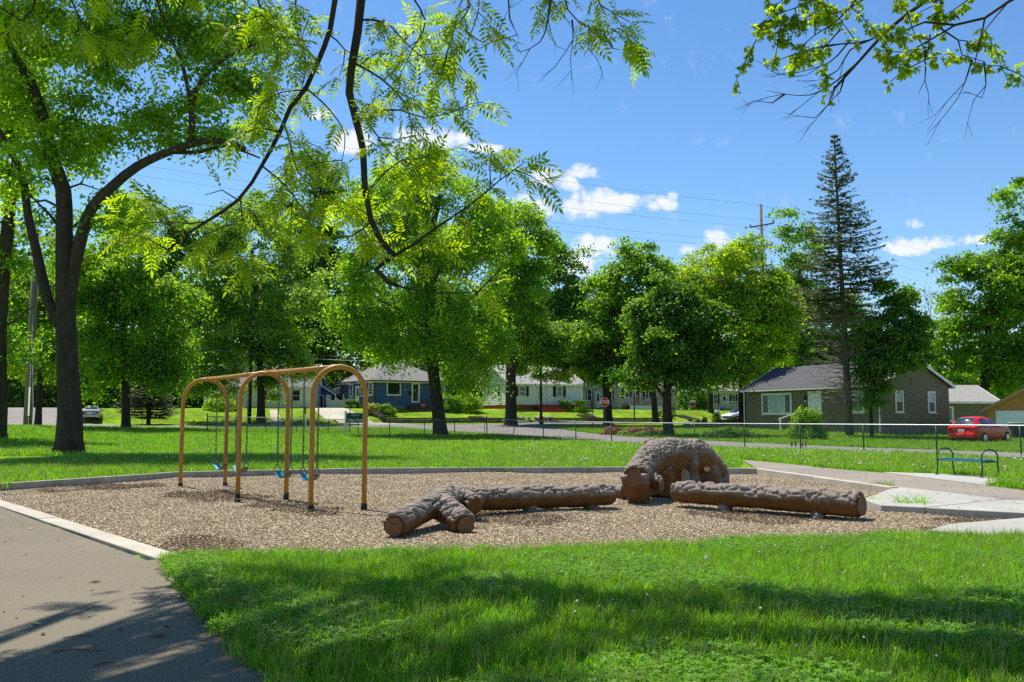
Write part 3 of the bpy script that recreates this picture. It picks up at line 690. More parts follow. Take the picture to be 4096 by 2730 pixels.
    OR = mat('stake_orange', (.42, .13, .04), rough=.8, var=.25)
    for i, x in enumerate(xs):
        p = on_g(x, Y + (.25 if i % 2 else 0)); s = MB().box(p + Vector((0, 0, .2)), (.075, .05, .42)).build('stake', WHITEP, root); MB().box(p + Vector((0, -.004, .3)), (.08, .05, .17)).build('orange_band', OR, s)
    MB().bar(on_g(xs[0] - .05, Y) + Vector((0, 0, .425)), on_g(xs[3] + .05, Y + .15) + Vector((0, 0, .425)), .05, .03).build('top_bar', WOODP, root)
build_signs()
#@@PART3
# ------------------------------------------------------------------ houses
GLASS = mat('window_glass', (.025, .03, .035), rough=.08, var=.3, scale=.8, spec=.6)
GLASS_L = mat('curtained_glass', (.42, .47, .48), rough=.15, var=.25, scale=1.6, spec=.6)
GLASS_C = mat('shaded_glass', (.12, .15, .16), rough=.12, var=.25, scale=1.2, spec=.6)
TRIM = mat('white_trim', (.74, .74, .70), rough=.6, var=.05, scale=4)
SHUT = mat('dark_shutter', (.015, .022, .026), rough=.6, var=.1)
ROOF_D = mat('shingle_charcoal', (.085, .085, .092), rough=.92, var=.22, scale=9, bump=.8, bscale=14, spec=.15, stretch=(1, 1, 3))
ROOF_G = mat('shingle_grey', (.19, .18, .175), rough=.92, var=.2, scale=9, bump=.8, bscale=14, spec=.15, stretch=(1, 1, 3))
ROOF_L = mat('shingle_pale', (.30, .285, .26), rough=.92, var=.18, scale=9, bump=.8, bscale=14, spec=.15, stretch=(1, 1, 3))
STONE = mat('field_stone', (.26, .23, .19), rough=.95, var=.3, scale=5, bump=.6, bscale=14)
BRICKF = mat('red_foundation', (.33, .07, .035), rough=.9, var=.18, scale=5, bump=.3)
UP = Vector((0, 0, 1))
class Wall:
    def __init__(s, P, d, n): s.P = Vector((P[0], P[1], 0)); s.d = Vector((d[0], d[1], 0)); s.n = Vector((n[0], n[1], 0))
    def loc(s, u, v):
        r = ray(u, v); o = Vector((0, 0, HC)); t = (s.P - o).dot(s.n) / r.dot(s.n); q = o + r * t
        return (q - s.P).dot(s.d), q.z
    def at(s, a, z, n=0): return s.P + s.d * a + s.n * n + UP * z
    def bx(s, mb, s0, s1, z0, z1, n0, n1):
        return mb.box(s.at((s0 + s1) / 2, (z0 + z1) / 2, (n0 + n1) / 2), (abs(s1 - s0), abs(n1 - n0), abs(z1 - z0)), s.d, s.n, UP)
def wbox(name, W, r, n0, n1, m, parent): return W.bx(MB(), r[0], r[2], r[1], r[3], n0, n1).build(name, m, parent)
def rect(W, px):
    a = W.loc(px[0], px[1]); b = W.loc(px[2], px[3]); return (min(a[0], b[0]), min(a[1], b[1]), max(a[0], b[0]), max(a[1], b[1]))
def window(h, W, px=None, r=None, fw=.09, cols=1, rows=2, glass=None, shutters=0, sm=None, trim=None, name='window', big=None):
    r = r or rect(W, px); trim = trim or TRIM; g = MB(); s0, z0, s1, z1 = r
    W.bx(g, s0, s1, z0, z0 + fw, .02, .09); W.bx(g, s0, s1, z1 - fw, z1, .02, .09)
    W.bx(g, s0, s0 + fw, z0 + fw, z1 - fw, .02, .088); W.bx(g, s1 - fw, s1, z0 + fw, z1 - fw, .02, .088)
    o = g.build(name, trim, h)
    iw, ih = s1 - s0 - 2 * fw, z1 - z0 - 2 * fw; mw = .045
    xs = big or [i / cols for i in range(cols + 1)]
    for i in range(len(xs) - 1):
        for j in range(rows):
            gl = glass[(i * rows + j) % len(glass)] if isinstance(glass, list) else (glass or GLASS)
            wbox('pane', W, (s0 + fw + iw * xs[i] + .012, z0 + fw + ih * j / rows + .012, s0 + fw + iw * xs[i + 1] - .012, z0 + fw + ih * (j + 1) / rows - .012), .03, .05, gl, o)
    for x in xs[1:-1]: wbox('mullion', W, (s0 + fw + iw * x - mw / 2, z0 + fw, s0 + fw + iw * x + mw / 2, z1 - fw), .032, .075, trim, o)
    for j in range(1, rows): wbox('sash_rail', W, (s0 + fw, z0 + fw + ih * j / rows - mw / 2, s1 - fw, z0 + fw + ih * j / rows + mw / 2), .032, .07, trim, o)
    wbox('sill', W, (s0 - .04, z0 - .05, s1 + .04, z0 - .003), .02, .13, trim, o)
    for k in range(2 if shutters else 0):
        q = (s0 - shutters - .02, z0, s0 - .02, z1) if k == 0 else (s1 + .02, z0, s1 + .02 + shutters, z1)
        wbox('shutter', W, q, .02, .06, sm or SHUT, o)
    return o
def door(h, W, px, m, trim=None, glass=None, fw=.1, pane=None, r=None, knob=1):
    r = r or rect(W, px); trim = trim or TRIM; s0, z0, s1, z1 = r; g = MB()
    W.bx(g, s0, s0 + fw, z0, z1, .02, .1); W.bx(g, s1 - fw, s1, z0, z1, .02, .1); W.bx(g, s0 + fw, s1 - fw, z1 - fw, z1, .02, .098)
    o = g.build('door', trim, h)
    wbox('door_leaf', W, (s0 + fw, z0 + .02, s1 - fw, z1 - fw), .02, .055, m, o)
    if pane:
        w, t = s1 - s0 - 2 * fw, z1 - z0 - fw
        wbox('pane', W, (s0 + fw + w * pane[0], z0 + t * pane[1], s0 + fw + w * pane[2], z0 + t * pane[3]), .05, .066, glass or GLASS, o)
    if knob: wbox('handle', W, (s0 + fw + .05, z0 + 1.0, s0 + fw + .1, z0 + 1.12), .055, .11, GALV, o)
    return o
def siding(h, W, s0, s1, z0, z1, m, step, gable=None, name='siding_board', joined=False):
    """overlapping boards; gable = (peak s, peak z, slope from z1 up)"""
    z = z0; mb = MB(); k = 0
    ztop = gable[1] if gable else z1
    while z < ztop - .03:
        zn = min(z + step, ztop); a, b = s0, s1
        if gable and zn > z1 + 1e-4:
            f0 = (z - z1) / (gable[1] - z1) if z > z1 else 0; f1 = (zn - z1) / (gable[1] - z1)
            a0, b0 = s0 + (gable[0] - s0) * f0, s1 + (gable[0] - s1) * f0; a1, b1 = s0 + (gable[0] - s0) * f1, s1 + (gable[0] - s1) * f1
        else: a0 = a1 = a; b0 = b1 = b
        P = [W.at(a0, z, .026), W.at(b0, z, .026), W.at(b1, zn, .008), W.at(a1, zn, .008), W.at(a0, z, -.01), W.at(b0, z, -.01), W.at(b1, zn, -.01), W.at(a1, zn, -.01)]
        fs = [(0, 1, 2, 3), (5, 4, 7, 6), (1, 0, 4, 5), (3, 2, 6, 7), (0, 3, 7, 4), (2, 1, 5, 6)]
        if joined: mb.add(P, fs)
        else: MB().add(P, fs).build(name, m, h)
        z = zn; k += 1
    if joined: tag(mb.build('siding', m, h), kind='stuff')
class House:
    def __init__(s, name, label, cat, C, a, La, Lb, zb, ze, zr):
        s.a = Vector((a[0], a[1], 0)).normalized(); s.b = Vector((-s.a.y, s.a.x, 0))
        if s.b.y < 0: s.b = -s.b
        s.C = Vector((C[0], C[1], 0)); s.La, s.Lb, s.zb, s.ze, s.zr = La, Lb, zb, ze, zr
        c = s.C + s.a * La / 2 + s.b * Lb / 2; s.root = empty(name, Vector((c.x, c.y, zb)), label, cat)
        s.front = Wall(s.C, s.a, -s.b); s.left = Wall(s.C, s.b, -s.a); s.right = Wall(s.C + s.a * La, s.b, s.a)
    def P(s, x, y, z): return s.C + s.a * x + s.b * y + UP * z
    def core(s, m, found=.35, fm=None):
        z0 = s.zb - 1.0; c = s.P(s.La / 2, s.Lb / 2, (s.zb + found + s.ze) / 2)
        MB().box(c, (s.La, s.Lb, s.ze - s.zb - found), s.a, s.b, UP).build('wall', m, s.root)
        MB().box(s.P(s.La / 2, s.Lb / 2, (z0 + s.zb + found) / 2), (s.La - .04, s.Lb - .04, s.zb + found - z0), s.a, s.b, UP).build('foundation', fm or CONC_OLD, s.root)
    def gable(s, m, over=.3, wm=None, tm=None, along='a', th=.1):
        La, Lb = (s.La, s.Lb) if along == 'a' else (s.Lb, s.La)
        def Q(x, y, z): return s.P(x, y, z) if along == 'a' else s.P(y, x, z)
        sl = (s.zr - s.ze) / (Lb / 2); roof = None
        for sg in (0, 1):
            y0 = -over if sg == 0 else Lb + over; ze = s.ze - sl * over; ym = Lb / 2
            poly = [Q(-over, y0, ze), Q(La + over, y0, ze), Q(La + over, ym, s.zr), Q(-over, ym, s.zr)]
            o = MB().prism(poly, (0, 0, th)).build('roof_slope', m, s.root); roof = roof or o
            g = MB().bar(Q(-over, y0, ze + .0), Q(La + over, y0, ze + .0), .1, .12); g.build('gutter', tm or TRIM, s.root)
            for x in (-over, La + over): MB().bar(Q(x, y0, ze + .02), Q(x, ym, s.zr + .02), .05, .2).build('barge_board', tm or TRIM, s.root)
        for x in (.0, La):
            e = .012 if x == 0 else -.012
            MB().prism([Q(x + e, .02, s.ze), Q(x + e, Lb - .02, s.ze), Q(x + e, Lb / 2, s.zr - .02)], (Q(.1, 0, 0) - Q(0, 0, 0)) * (1 if x == 0 else -1)).build('gable_wall', wm, s.root)
        return roof
    def hip(s, m, over=.45, ridge=.3, gm=None, fm=None):
        La, Lb = s.La, s.Lb; z0 = s.ze; k = ridge * La / 2
        E = [s.P(-over, -over, z0), s.P(La + over, -over, z0), s.P(La + over, Lb + over, z0), s.P(-over, Lb + over, z0)]
        R0, R1 = s.P(La / 2 - k, Lb / 2, s.zr), s.P(La / 2 + k, Lb / 2, s.zr)
        for poly in ([E[0], E[1], R1, R0], [E[1], E[2], R1], [E[2], E[3], R0, R1], [E[3], E[0], R0]): MB().prism(poly, (0, 0, .09)).build('roof_slope', m, s.root)
        MB().prism([q - UP * .02 for q in E], (0, 0, -.14)).build('soffit', fm or TRIM, s.root)
        for i in range(4): MB().bar(E[i] + UP * .02, E[(i + 1) % 4] + UP * .02, .12, .13).build('gutter', gm or TRIM, s.root)

def build_houses():
    # ---- grey-brown ranch at the right
    TAUPE = mat('taupe_siding', (.18, .15, .095), rough=.75, var=.07, scale=2, stretch=(1, 1, 6))
    H = House('ranch_house', 'taupe sided ranch house with dark shingle roof and white framed windows', 'house', (19.1, 72.0), (5.9, -12.0), 13.4, 6.9, .45, 3.85, 5.6)
    # local frame: a runs towards the camera along the front, front wall faces left
    a = Vector((5.9, -12, 0)).normalized(); b = Vector((.9, .44, 0)).normalized(); H.a, H.b = a, b
    H.front = Wall(H.C, a, -b); H.right = Wall(H.C + a * H.La, b, a)
    H.core(TAUPE, .55, mat('block_foundation', (.22, .19, .16), rough=.95, var=.15, scale=3)); H.gable(ROOF_D, .32, TAUPE)
    siding(H.root, H.front, 0, H.La, 1.0, 3.82, TAUPE, .235)
    siding(H.root, H.right, 0, H.Lb, 1.0, 3.85, TAUPE, .235, (H.Lb / 2, 5.55))
    def z6(x, y): return ((2950 + .487 * x) / 4, (1380 + .487 * y) / 4)
    def R6(x0, y0, x1, y1): return (*z6(x0, y0), *z6(x1, y1))
    window(H.root, H.front, R6(202, 400, 450, 568), rows=1, big=[0, .2, .8, 1], glass=[GLASS_C, GLASS_L, GLASS_C], fw=.14)
    d = door(H.root, H.front, R6(583, 380, 698, 575), WHITEP, pane=None, fw=.16)
    r = rect(H.front, R6(583, 380, 698, 575))
    text('house_number', '2206', .2, DARKM, d, H.front.at((r[0] + r[2]) / 2, r[3] - .1, .105), H.front.d, UP)
    for x in (563, 708):
        q = rect(H.front, R6(x - 8, 420, x + 8, 452)); l = wbox('wall_lamp', H.front, q, .03, .14, DARKM, H.root); wbox('lamp_glass', H.front, (q[0] + .03, q[1] - .1, q[2] - .03, q[1] - .002), .04, .12, WHITEP, l)
    wbox('mail_box', H.front, rect(H.front, R6(540, 503, 578, 530)), .03, .16, DARKM, H.root)
    window(H.root, H.front, R6(930, 377, 1046, 556), rows=2, glass=[GLASS_C, GLASS_L], fw=.14)
    window(H.root, H.right, R6(1285, 372, 1360, 556), rows=2, glass=[GLASS, GLASS_L], fw=.12)
    window(H.root, H.right, R6(1553, 380, 1623, 558), rows=2, glass=[GLASS, GLASS_L], fw=.12)
    v = wbox('gable_vent', H.right, rect(H.right, R6(1437, 150, 1462, 206)), .02, .06, TRIM, H.root)
    for x in (-.12, H.La + .02): MB().tube([H.front.at(x, 3.72, .3), H.front.at(x, 3.5, .09), H.front.at(x, .6, .09)], .05, 6).build('downspout', TRIM, H.root)
    # white hand rail of the front step
    p = [H.front.loc(*z6(405, 705)), H.front.loc(*z6(468, 690))]
    g = MB(); s0 = p[0][0]
    for s in (s0 + .4, s0 + 2.2): H.front.bx(g, s, s + .1, .3, 1.5 if s < s0 + 1 else 1.95, 1.0, 1.1)
    g.bar(H.front.at(s0 + .3, 1.45, 1.05), H.front.at(s0 + 2.4, 1.98, 1.05), .1, .09); g.build('step_rail', WHITEP, H.root)
    st = H.front.loc(*z6(640, 600))[0]
    for k in range(3): wbox('step', H.front, (st - 1.0, .2, st + 1.0, .45 + .18 * k), .02, 1.3 - .3 * k, CONC_OLD, H.root)
    # ---- its rear garage, same colour
    G = House('garage', 'low taupe garage with pale roof behind the ranch house', 'garage', (34.0, 71.0), (1, .1), 5.4, 6.0, .6, 2.85, 4.2)
    G.core(TAUPE, .2); G.gable(ROOF_L, .25, TAUPE); siding(G.root, G.front, 0, 5.4, .8, 2.82, TAUPE, .23)
    window(G.root, G.front, R6(1708, 505, 1774, 630), rows=1, glass=GLASS_C, fw=.13)
    # ---- orange garage
    ORG = mat('ochre_siding', (.46, .22, .055), rough=.75, var=.08, scale=2, stretch=(1, 1, 6))
    Cx = (986 - 512) / F * 58
    G = House('garage', 'ochre yellow garage with wide white door at the right edge', 'garage', (Cx, 58), (.87, -.46), 4.6, 6.0, .2, 2.15, 3.45)
    G.core(ORG, .1); G.gable(ROOF_G, .28, ORG, mat('ochre_trim', (.42, .24, .10), rough=.7), along='b')
    siding(G.root, G.front, 0, 4.6, .3, 2.15, ORG, .2, (2.3, 3.4))
    dr = rect(G.front, R6(2118, 540, 2500, 800)); o = wbox('garage_door', G.front, (dr[0], .22, 4.2, dr[3]), .03, .06, TRIM, G.root)
    for k in range(4): wbox('door_panel', G.front, (dr[0] + .1, .26 + .42 * k, 4.1, .62 + .42 * k), .06, .08, WHITEP, o)
    # ---- blue house
    BLUE = mat('blue_siding', (.06, .115, .22), rough=.7, var=.06, scale=2, stretch=(1, 1, 6))
    zb = 2.62
    H = House('blue_house', 'blue bungalow with grey hip roof and red gutters behind stepped wall', 'house', (-14.6, 93), (.84, .54), 8.7, 9.4, zb, 5.45, 7.75)
    H.core(BLUE, .25, STONE); H.hip(ROOF_G, .5, .22, mat('red_gutter', (.17, .035, .03), rough=.5), mat('cream_soffit', (.62, .58, .46), rough=.7))
    siding(H.root, H.front, 0, 8.7, zb + .25, 5.3, BLUE, .11, joined=True); siding(H.root, H.left, 0, 9.4, zb + .25, 5.3, BLUE, .11, joined=True)
    def z3(x, y): return ((1280 + .34 * x) / 4, (1380 + .34 * y) / 4)
    def R3(x0, y0, x1, y1): return (*z3(x0, y0), *z3(x1, y1))
    CREAM = mat('cream_trim', (.70, .66, .54), rough=.6, var=.04)
    w = window(H.root, H.front, R3(783, 430, 948, 594), rows=1, fw=.13, trim=CREAM)
    door(H.root, H.front, R3(1074, 440, 1170, 682), WHITEP, CREAM, pane=(.12, .1, .88, .95))
    window(H.root, H.front, R3(1420, 440, 1466, 600), rows=2, fw=.12, trim=CREAM)
    window(H.root, H.left, R3(581, 435, 628, 592), rows=4, fw=.13, trim=CREAM); window(H.root, H.left, R3(352, 468, 391, 606), rows=4, fw=.13, trim=CREAM)
    window(H.root, H.left, R3(486, 470, 520, 600), rows=4, fw=.13, trim=CREAM)
    door(H.root, H.left, R3(427, 484, 467, 690), WHITEP, CREAM, pane=(.2, .45, .8, .92))
    MB().tube([H.P(-.3, -.5, 5.45), H.P(.15, -.12, 5.0), H.P(.15, -.1, 2.8)], .06, 6).build('downspout', MATS['red_gutter'], H.root)
    MB().tube([H.P(1.0, 6.6, 6.2), H.P(1.0, 6.6, 7.35), H.P(1.0, 6.6, 7.36), H.P(1.0, 6.6, 7.5)], [.12, .12, .22, .1], 8).build('flue', GALV, H.root)
    st = H.front.loc(*z3(1122, 690))[0]
    for k in range(3): wbox('step', H.front, (st - 1.1, zb - .4, st + 1.1, zb + .18 - .18 * k + .06), .03 + .001 * k, .9 + .35 * k, mat('dark_brick', (.13, .06, .045), rough=.9), H.root)
    wbox('mail_box', H.front, rect(H.front, R3(1040, 548, 1070, 582)), .03, .16, DARKM, H.root)
    # blue garage beside it, picket gate, umbrella
    BG = mat('deep_blue_siding', (.05, .07, .24), rough=.7, var=.06)
    G = House('garage', 'small deep blue garage with open dark doorway left of the blue house', 'garage', (-24.4, 101), (1, .05), 3.9, 5.5, 2.5, 4.35, 5.6)
    G.core(BG, .08); G.gable(ROOF_G, .25, BG, CREAM, along='b'); siding(G.root, G.front, 0, 3.9, 2.6, 4.35, BG, .12, (1.95, 5.55), joined=True)
    def z2(x, y): return ((680 + .4464 * x) / 4, (1350 + .4464 * y) / 4)
    q0 = G.front.loc(*z2(1290, 650)); q1 = G.front.loc(*z2(1372, 495))
    o = wbox('doorway', G.front, (q0[0] - .6, 2.52, q1[0], 4.05), .02, .035, mat('opening_shade', (.012, .012, .014), rough=.9), G.root)  # near-black panel on the wall paints the shade inside the opening
    g = MB(); G.front.bx(g, q1[0], q1[0] + .12, 2.52, 4.17, .02, .08); G.front.bx(g, q0[0] - .7, q1[0], 4.05, 4.17, .02, .078); g.build('door_frame', WHITEP, G.root)
    wbox('door_leaf', G.front, (q1[0] + .3, 2.52, q1[0] + .95, 4.15), .03, .08, WHITEP, G.root)
    pr = empty('picket_fence', (-17.9, 98.8, 2.5), 'white scalloped picket gate and fence beside the blue house', 'fence')
    Wf = Wall((-20.75, 99.4), Vector((1, .02)).normalized(), (0, -1)); n = 15
    for k in range(n):
        x = .02 + k * .178; t = (k % 5) / 5; hh = 1.28 - .26 * math.sin(math.pi * t); wbox('picket', Wf, (x, 2.5, x + .16, 2.5 + hh), .0, .035, WHITEP, pr)
    for x in (-.06, .82, 1.72, 2.66):
        o = wbox('post', Wf, (x, 2.4, x + .12, 4.05), .036, .14, WHITEP, pr); MB().tube([Wf.at(x + .06, 4.05, .09), Wf.at(x + .06, 4.15, .09), Wf.at(x + .06, 4.24, .09)], [.05, .085, .02], 8).build('post_ball', WHITEP, o, True)
    for z in (2.75, 3.45): wbox('rail', Wf, (0, z, 2.7, z + .09), -.06, -.003, WHITEP, pr)
    c = Vector((-20.2, 103.2, 0)); ur = empty('patio_umbrella', (c.x, c.y, 2.55), 'red and cream patterned patio umbrella behind the picket fence', 'umbrella')
    MB().tube([c + UP * 2.5, c + UP * 5.15], .04, 6).build('pole', DARKM, ur)
    n = 8; apex = c + UP * 5.25; V = [apex]; Fs = []
    for k in range(n):
        a = 2 * math.pi * k / n; V.append(c + Vector((math.cos(a) * .95, math.sin(a) * .95, 4.85))); V.append(c + Vector((math.cos(a) * 1.5, math.sin(a) * 1.5, 4.3)))
    for k in range(n):
        i = 1 + 2 * k; j = 1 + 2 * ((k + 1) % n); Fs += [(0, i, j), (i, i + 1, j + 1, j)]
    UM = mat('umbrella_print', (.55, .08, .04), col2=(.75, .62, .45), rough=.8, scale=9, detail=2)
    o = MB().add(V, Fs).build('canopy', UM, ur); md = o.modifiers.new('s', 'SOLIDIFY'); md.thickness = .02
    # ---- white house far left, mostly behind the maple
    WS = mat('white_siding', (.70, .71, .69), rough=.65, var=.04, scale=2, stretch=(1, 1, 6))
    H = House('white_house', 'white sided house with grey roof behind the maple left of swings', 'house', (-33.2, 95), (1, .06), 11.6, 8, 2.45, 5.0, 7.5)
    H.core(WS, .2); H.gable(ROOF_G, .3, WS); siding(H.root, H.front, 0, 11.6, 2.7, 5.0, WS, .2)
    window(H.root, H.front, r=(9.4, 3.3, 10.3, 4.6)); window(H.root, H.front, r=(2.2, 3.3, 3.4, 4.6)); window(H.root, H.front, r=(5.6, 3.3, 6.8, 4.6))
    # ---- white house in the middle
    zb = 2.62
    H = House('white_house', 'white house with dark shutters and red foundation in the middle', 'house', (-.2, 100), (.91, .41), 9.4, 9.6, zb, 5.45, 7.7)
    H.core(WS, .42, BRICKF); H.gable(ROOF_L, .3, WS)
    siding(H.root, H.front, 0, 9.4, zb + .44, 5.4, WS, .2); siding(H.root, H.left, 0, 9.6, zb + .44, 5.45, WS, .2, (4.8, 7.65))
    def z4(x, y): return ((1880 + .34 * x) / 4, (1380 + .34 * y) / 4)
    def R4(x0, y0, x1, y1): return (*z4(x0, y0), *z4(x1, y1))
    window(H.root, H.front, R4(568, 485, 655, 605), shutters=.36); window(H.root, H.front, R4(1012, 487, 1090, 610), shutters=.38)
    door(H.root, H.front, R4(788, 463, 866, 672), WHITEP, pane=(.12, .1, .88, .92), glass=GLASS_C)
    window(H.root, H.left, R4(118, 455, 155, 625), shutters=0); window(H.root, H.left, R4(330, 475, 366, 615), shutters=0)
    st = H.front.loc(*z4(850, 700))[0]
    for k in range(4): wbox('step', H.front, (st - .9, zb - .5, st + 1.4 + .3 * k, zb + .42 - .17 * k), .02 + .002 * k, .7 + .35 * k, mat('red_step', (.42, .06, .035), rough=.8, var=.12), H.root)
    MB().tube([H.front.at(4.6, 5.4, .1), H.front.at(4.6, zb + .3, .1)], .05, 6).build('downspout', TRIM, H.root)
    # ---- tan house
    TAN = mat('tan_siding', (.50, .43, .34), rough=.7, var=.05, scale=2, stretch=(1, 1, 6)); zb = 2.7
    H = House('tan_house', 'tan house with grey porch and red doors behind the stop sign', 'house', (13.8, 112), (.87, .5), 9.0, 8.3, zb, 5.6, 7.6)
    H.core(TAN, .2); H.gable(ROOF_L, .3, TAN); siding(H.root, H.front, 0, 9, zb + .25, 5.5, TAN, .2, joined=True); siding(H.root, H.left, 0, 8.3, zb + .25, 5.6, TAN, .2, (4.15, 7.55), joined=True)
    RD = mat('red_door', (.22, .02, .03), rough=.5, var=.1); GSH = mat('grey_shutter', (.16, .16, .17), rough=.6)
    window(H.root, H.left, R4(1386, 520, 1436, 655), shutters=.3, sm=GSH); window(H.root, H.left, R4(1640, 530, 1678, 645), shutters=.3, sm=GSH)
    door(H.root, H.left, R4(1488, 553, 1536, 742), WHITEP, pane=(.15, .42, .85, .93), glass=RD)
    window(H.root, H.front, R4(1812, 503, 1870, 625), shutters=.4); window(H.root, H.front, R4(2058, 510, 2100, 640), shutters=.4)
    door(H.root, H.front, R4(1936, 505, 2000, 700), RD, pane=(.15, .75, .85, .95))
    PW = mat('grey_deck', (.26, .24, .22), rough=.9, var=.12); W = H.front
    p0, p1 = .1, 5.2; wbox('porch_deck', W, (p0, zb + .42, p1, zb + .55), .03, 1.9, PW, H.root)
    g = MB(); W.bx(g, p0, p1, zb - .2, zb + .4, 1.82, 1.86); g.build('lattice', WHITEP, H.root)
    for k in range(22): wbox('baluster', W, (p0 + .1 + k * .225, zb + .56, p0 + .16 + k * .225, zb + 1.38), 1.8, 1.86, PW, H.root)
    wbox('porch_rail', W, (p0, zb + 1.38, p1, zb + 1.48), 1.76, 1.9, PW, H.root)
    for x in (p0, p1 - .1): wbox('porch_post', W, (x, zb + .55, x + .1, zb + 1.5), 1.77, 1.88, PW, H.root)
    for k in range(3): wbox('step', W, (p1 + .05, zb - .3, p1 + 1.3 - .0 * k, zb + .4 - .18 * k), .5 + .4 * k, .9 + .4 * k - .01, mat('step_wood', (.3, .24, .16), rough=.9), H.root)
    # ---- small white house
    WW = mat('ivory_siding', (.60, .59, .52), rough=.7, var=.05, scale=2, stretch=(1, 1, 6)); zb = 2.55
    H = House('white_house', 'small ivory bungalow with pale hip roof and black shutters, farthest right in the row', 'house', (28.7, 128), (.87, .5), 9.5, 6.6, zb, 5.4, 7.6)
    H.core(WW, .15); H.hip(ROOF_L, .4, .25, mat('grey_gutter', (.35, .34, .3), rough=.6)); siding(H.root, H.front, 0, 9.5, zb + .2, 5.3, WW, .24, joined=True); siding(H.root, H.left, 0, 6.6, zb + .2, 5.3, WW, .24, joined=True)
    def z5(x, y): return ((2600 + .2975 * x) / 4, (1380 + .2975 * y) / 4)
    def R5(x0, y0, x1, y1): return (*z5(x0, y0), *z5(x1, y1))
    window(H.root, H.front, R5(845, 660, 905, 795), shutters=.36, glass=GLASS_C); window(H.root, H.front, R5(1093, 668, 1152, 800), shutters=.36, glass=GLASS_C)
    door(H.root, H.front, R5(965, 672, 1030, 850), WHITEP, pane=(.15, .62, .85, .92))
    window(H.root, H.left, R5(635, 668, 692, 795), glass=GLASS_C)
    s0 = H.front.loc(*z5(955, 850))[0]; s1 = H.front.loc(*z5(1230, 850))[0]
    for k in range(int((s1 - s0) / .28)): wbox('baluster', H.front, (s0 + k * .28, zb + .4, s0 + .07 + k * .28, zb + 1.3), 1.2, 1.26, WHITEP, H.root)
    wbox('porch_rail', H.front, (s0, zb + 1.3, s1, zb + 1.4), 1.16, 1.3, WHITEP, H.root); wbox('porch_floor', H.front, (s0 - .2, zb - .3, s1 + .2, zb + .4), .02, 1.35, CONC_OLD, H.root)
build_houses()

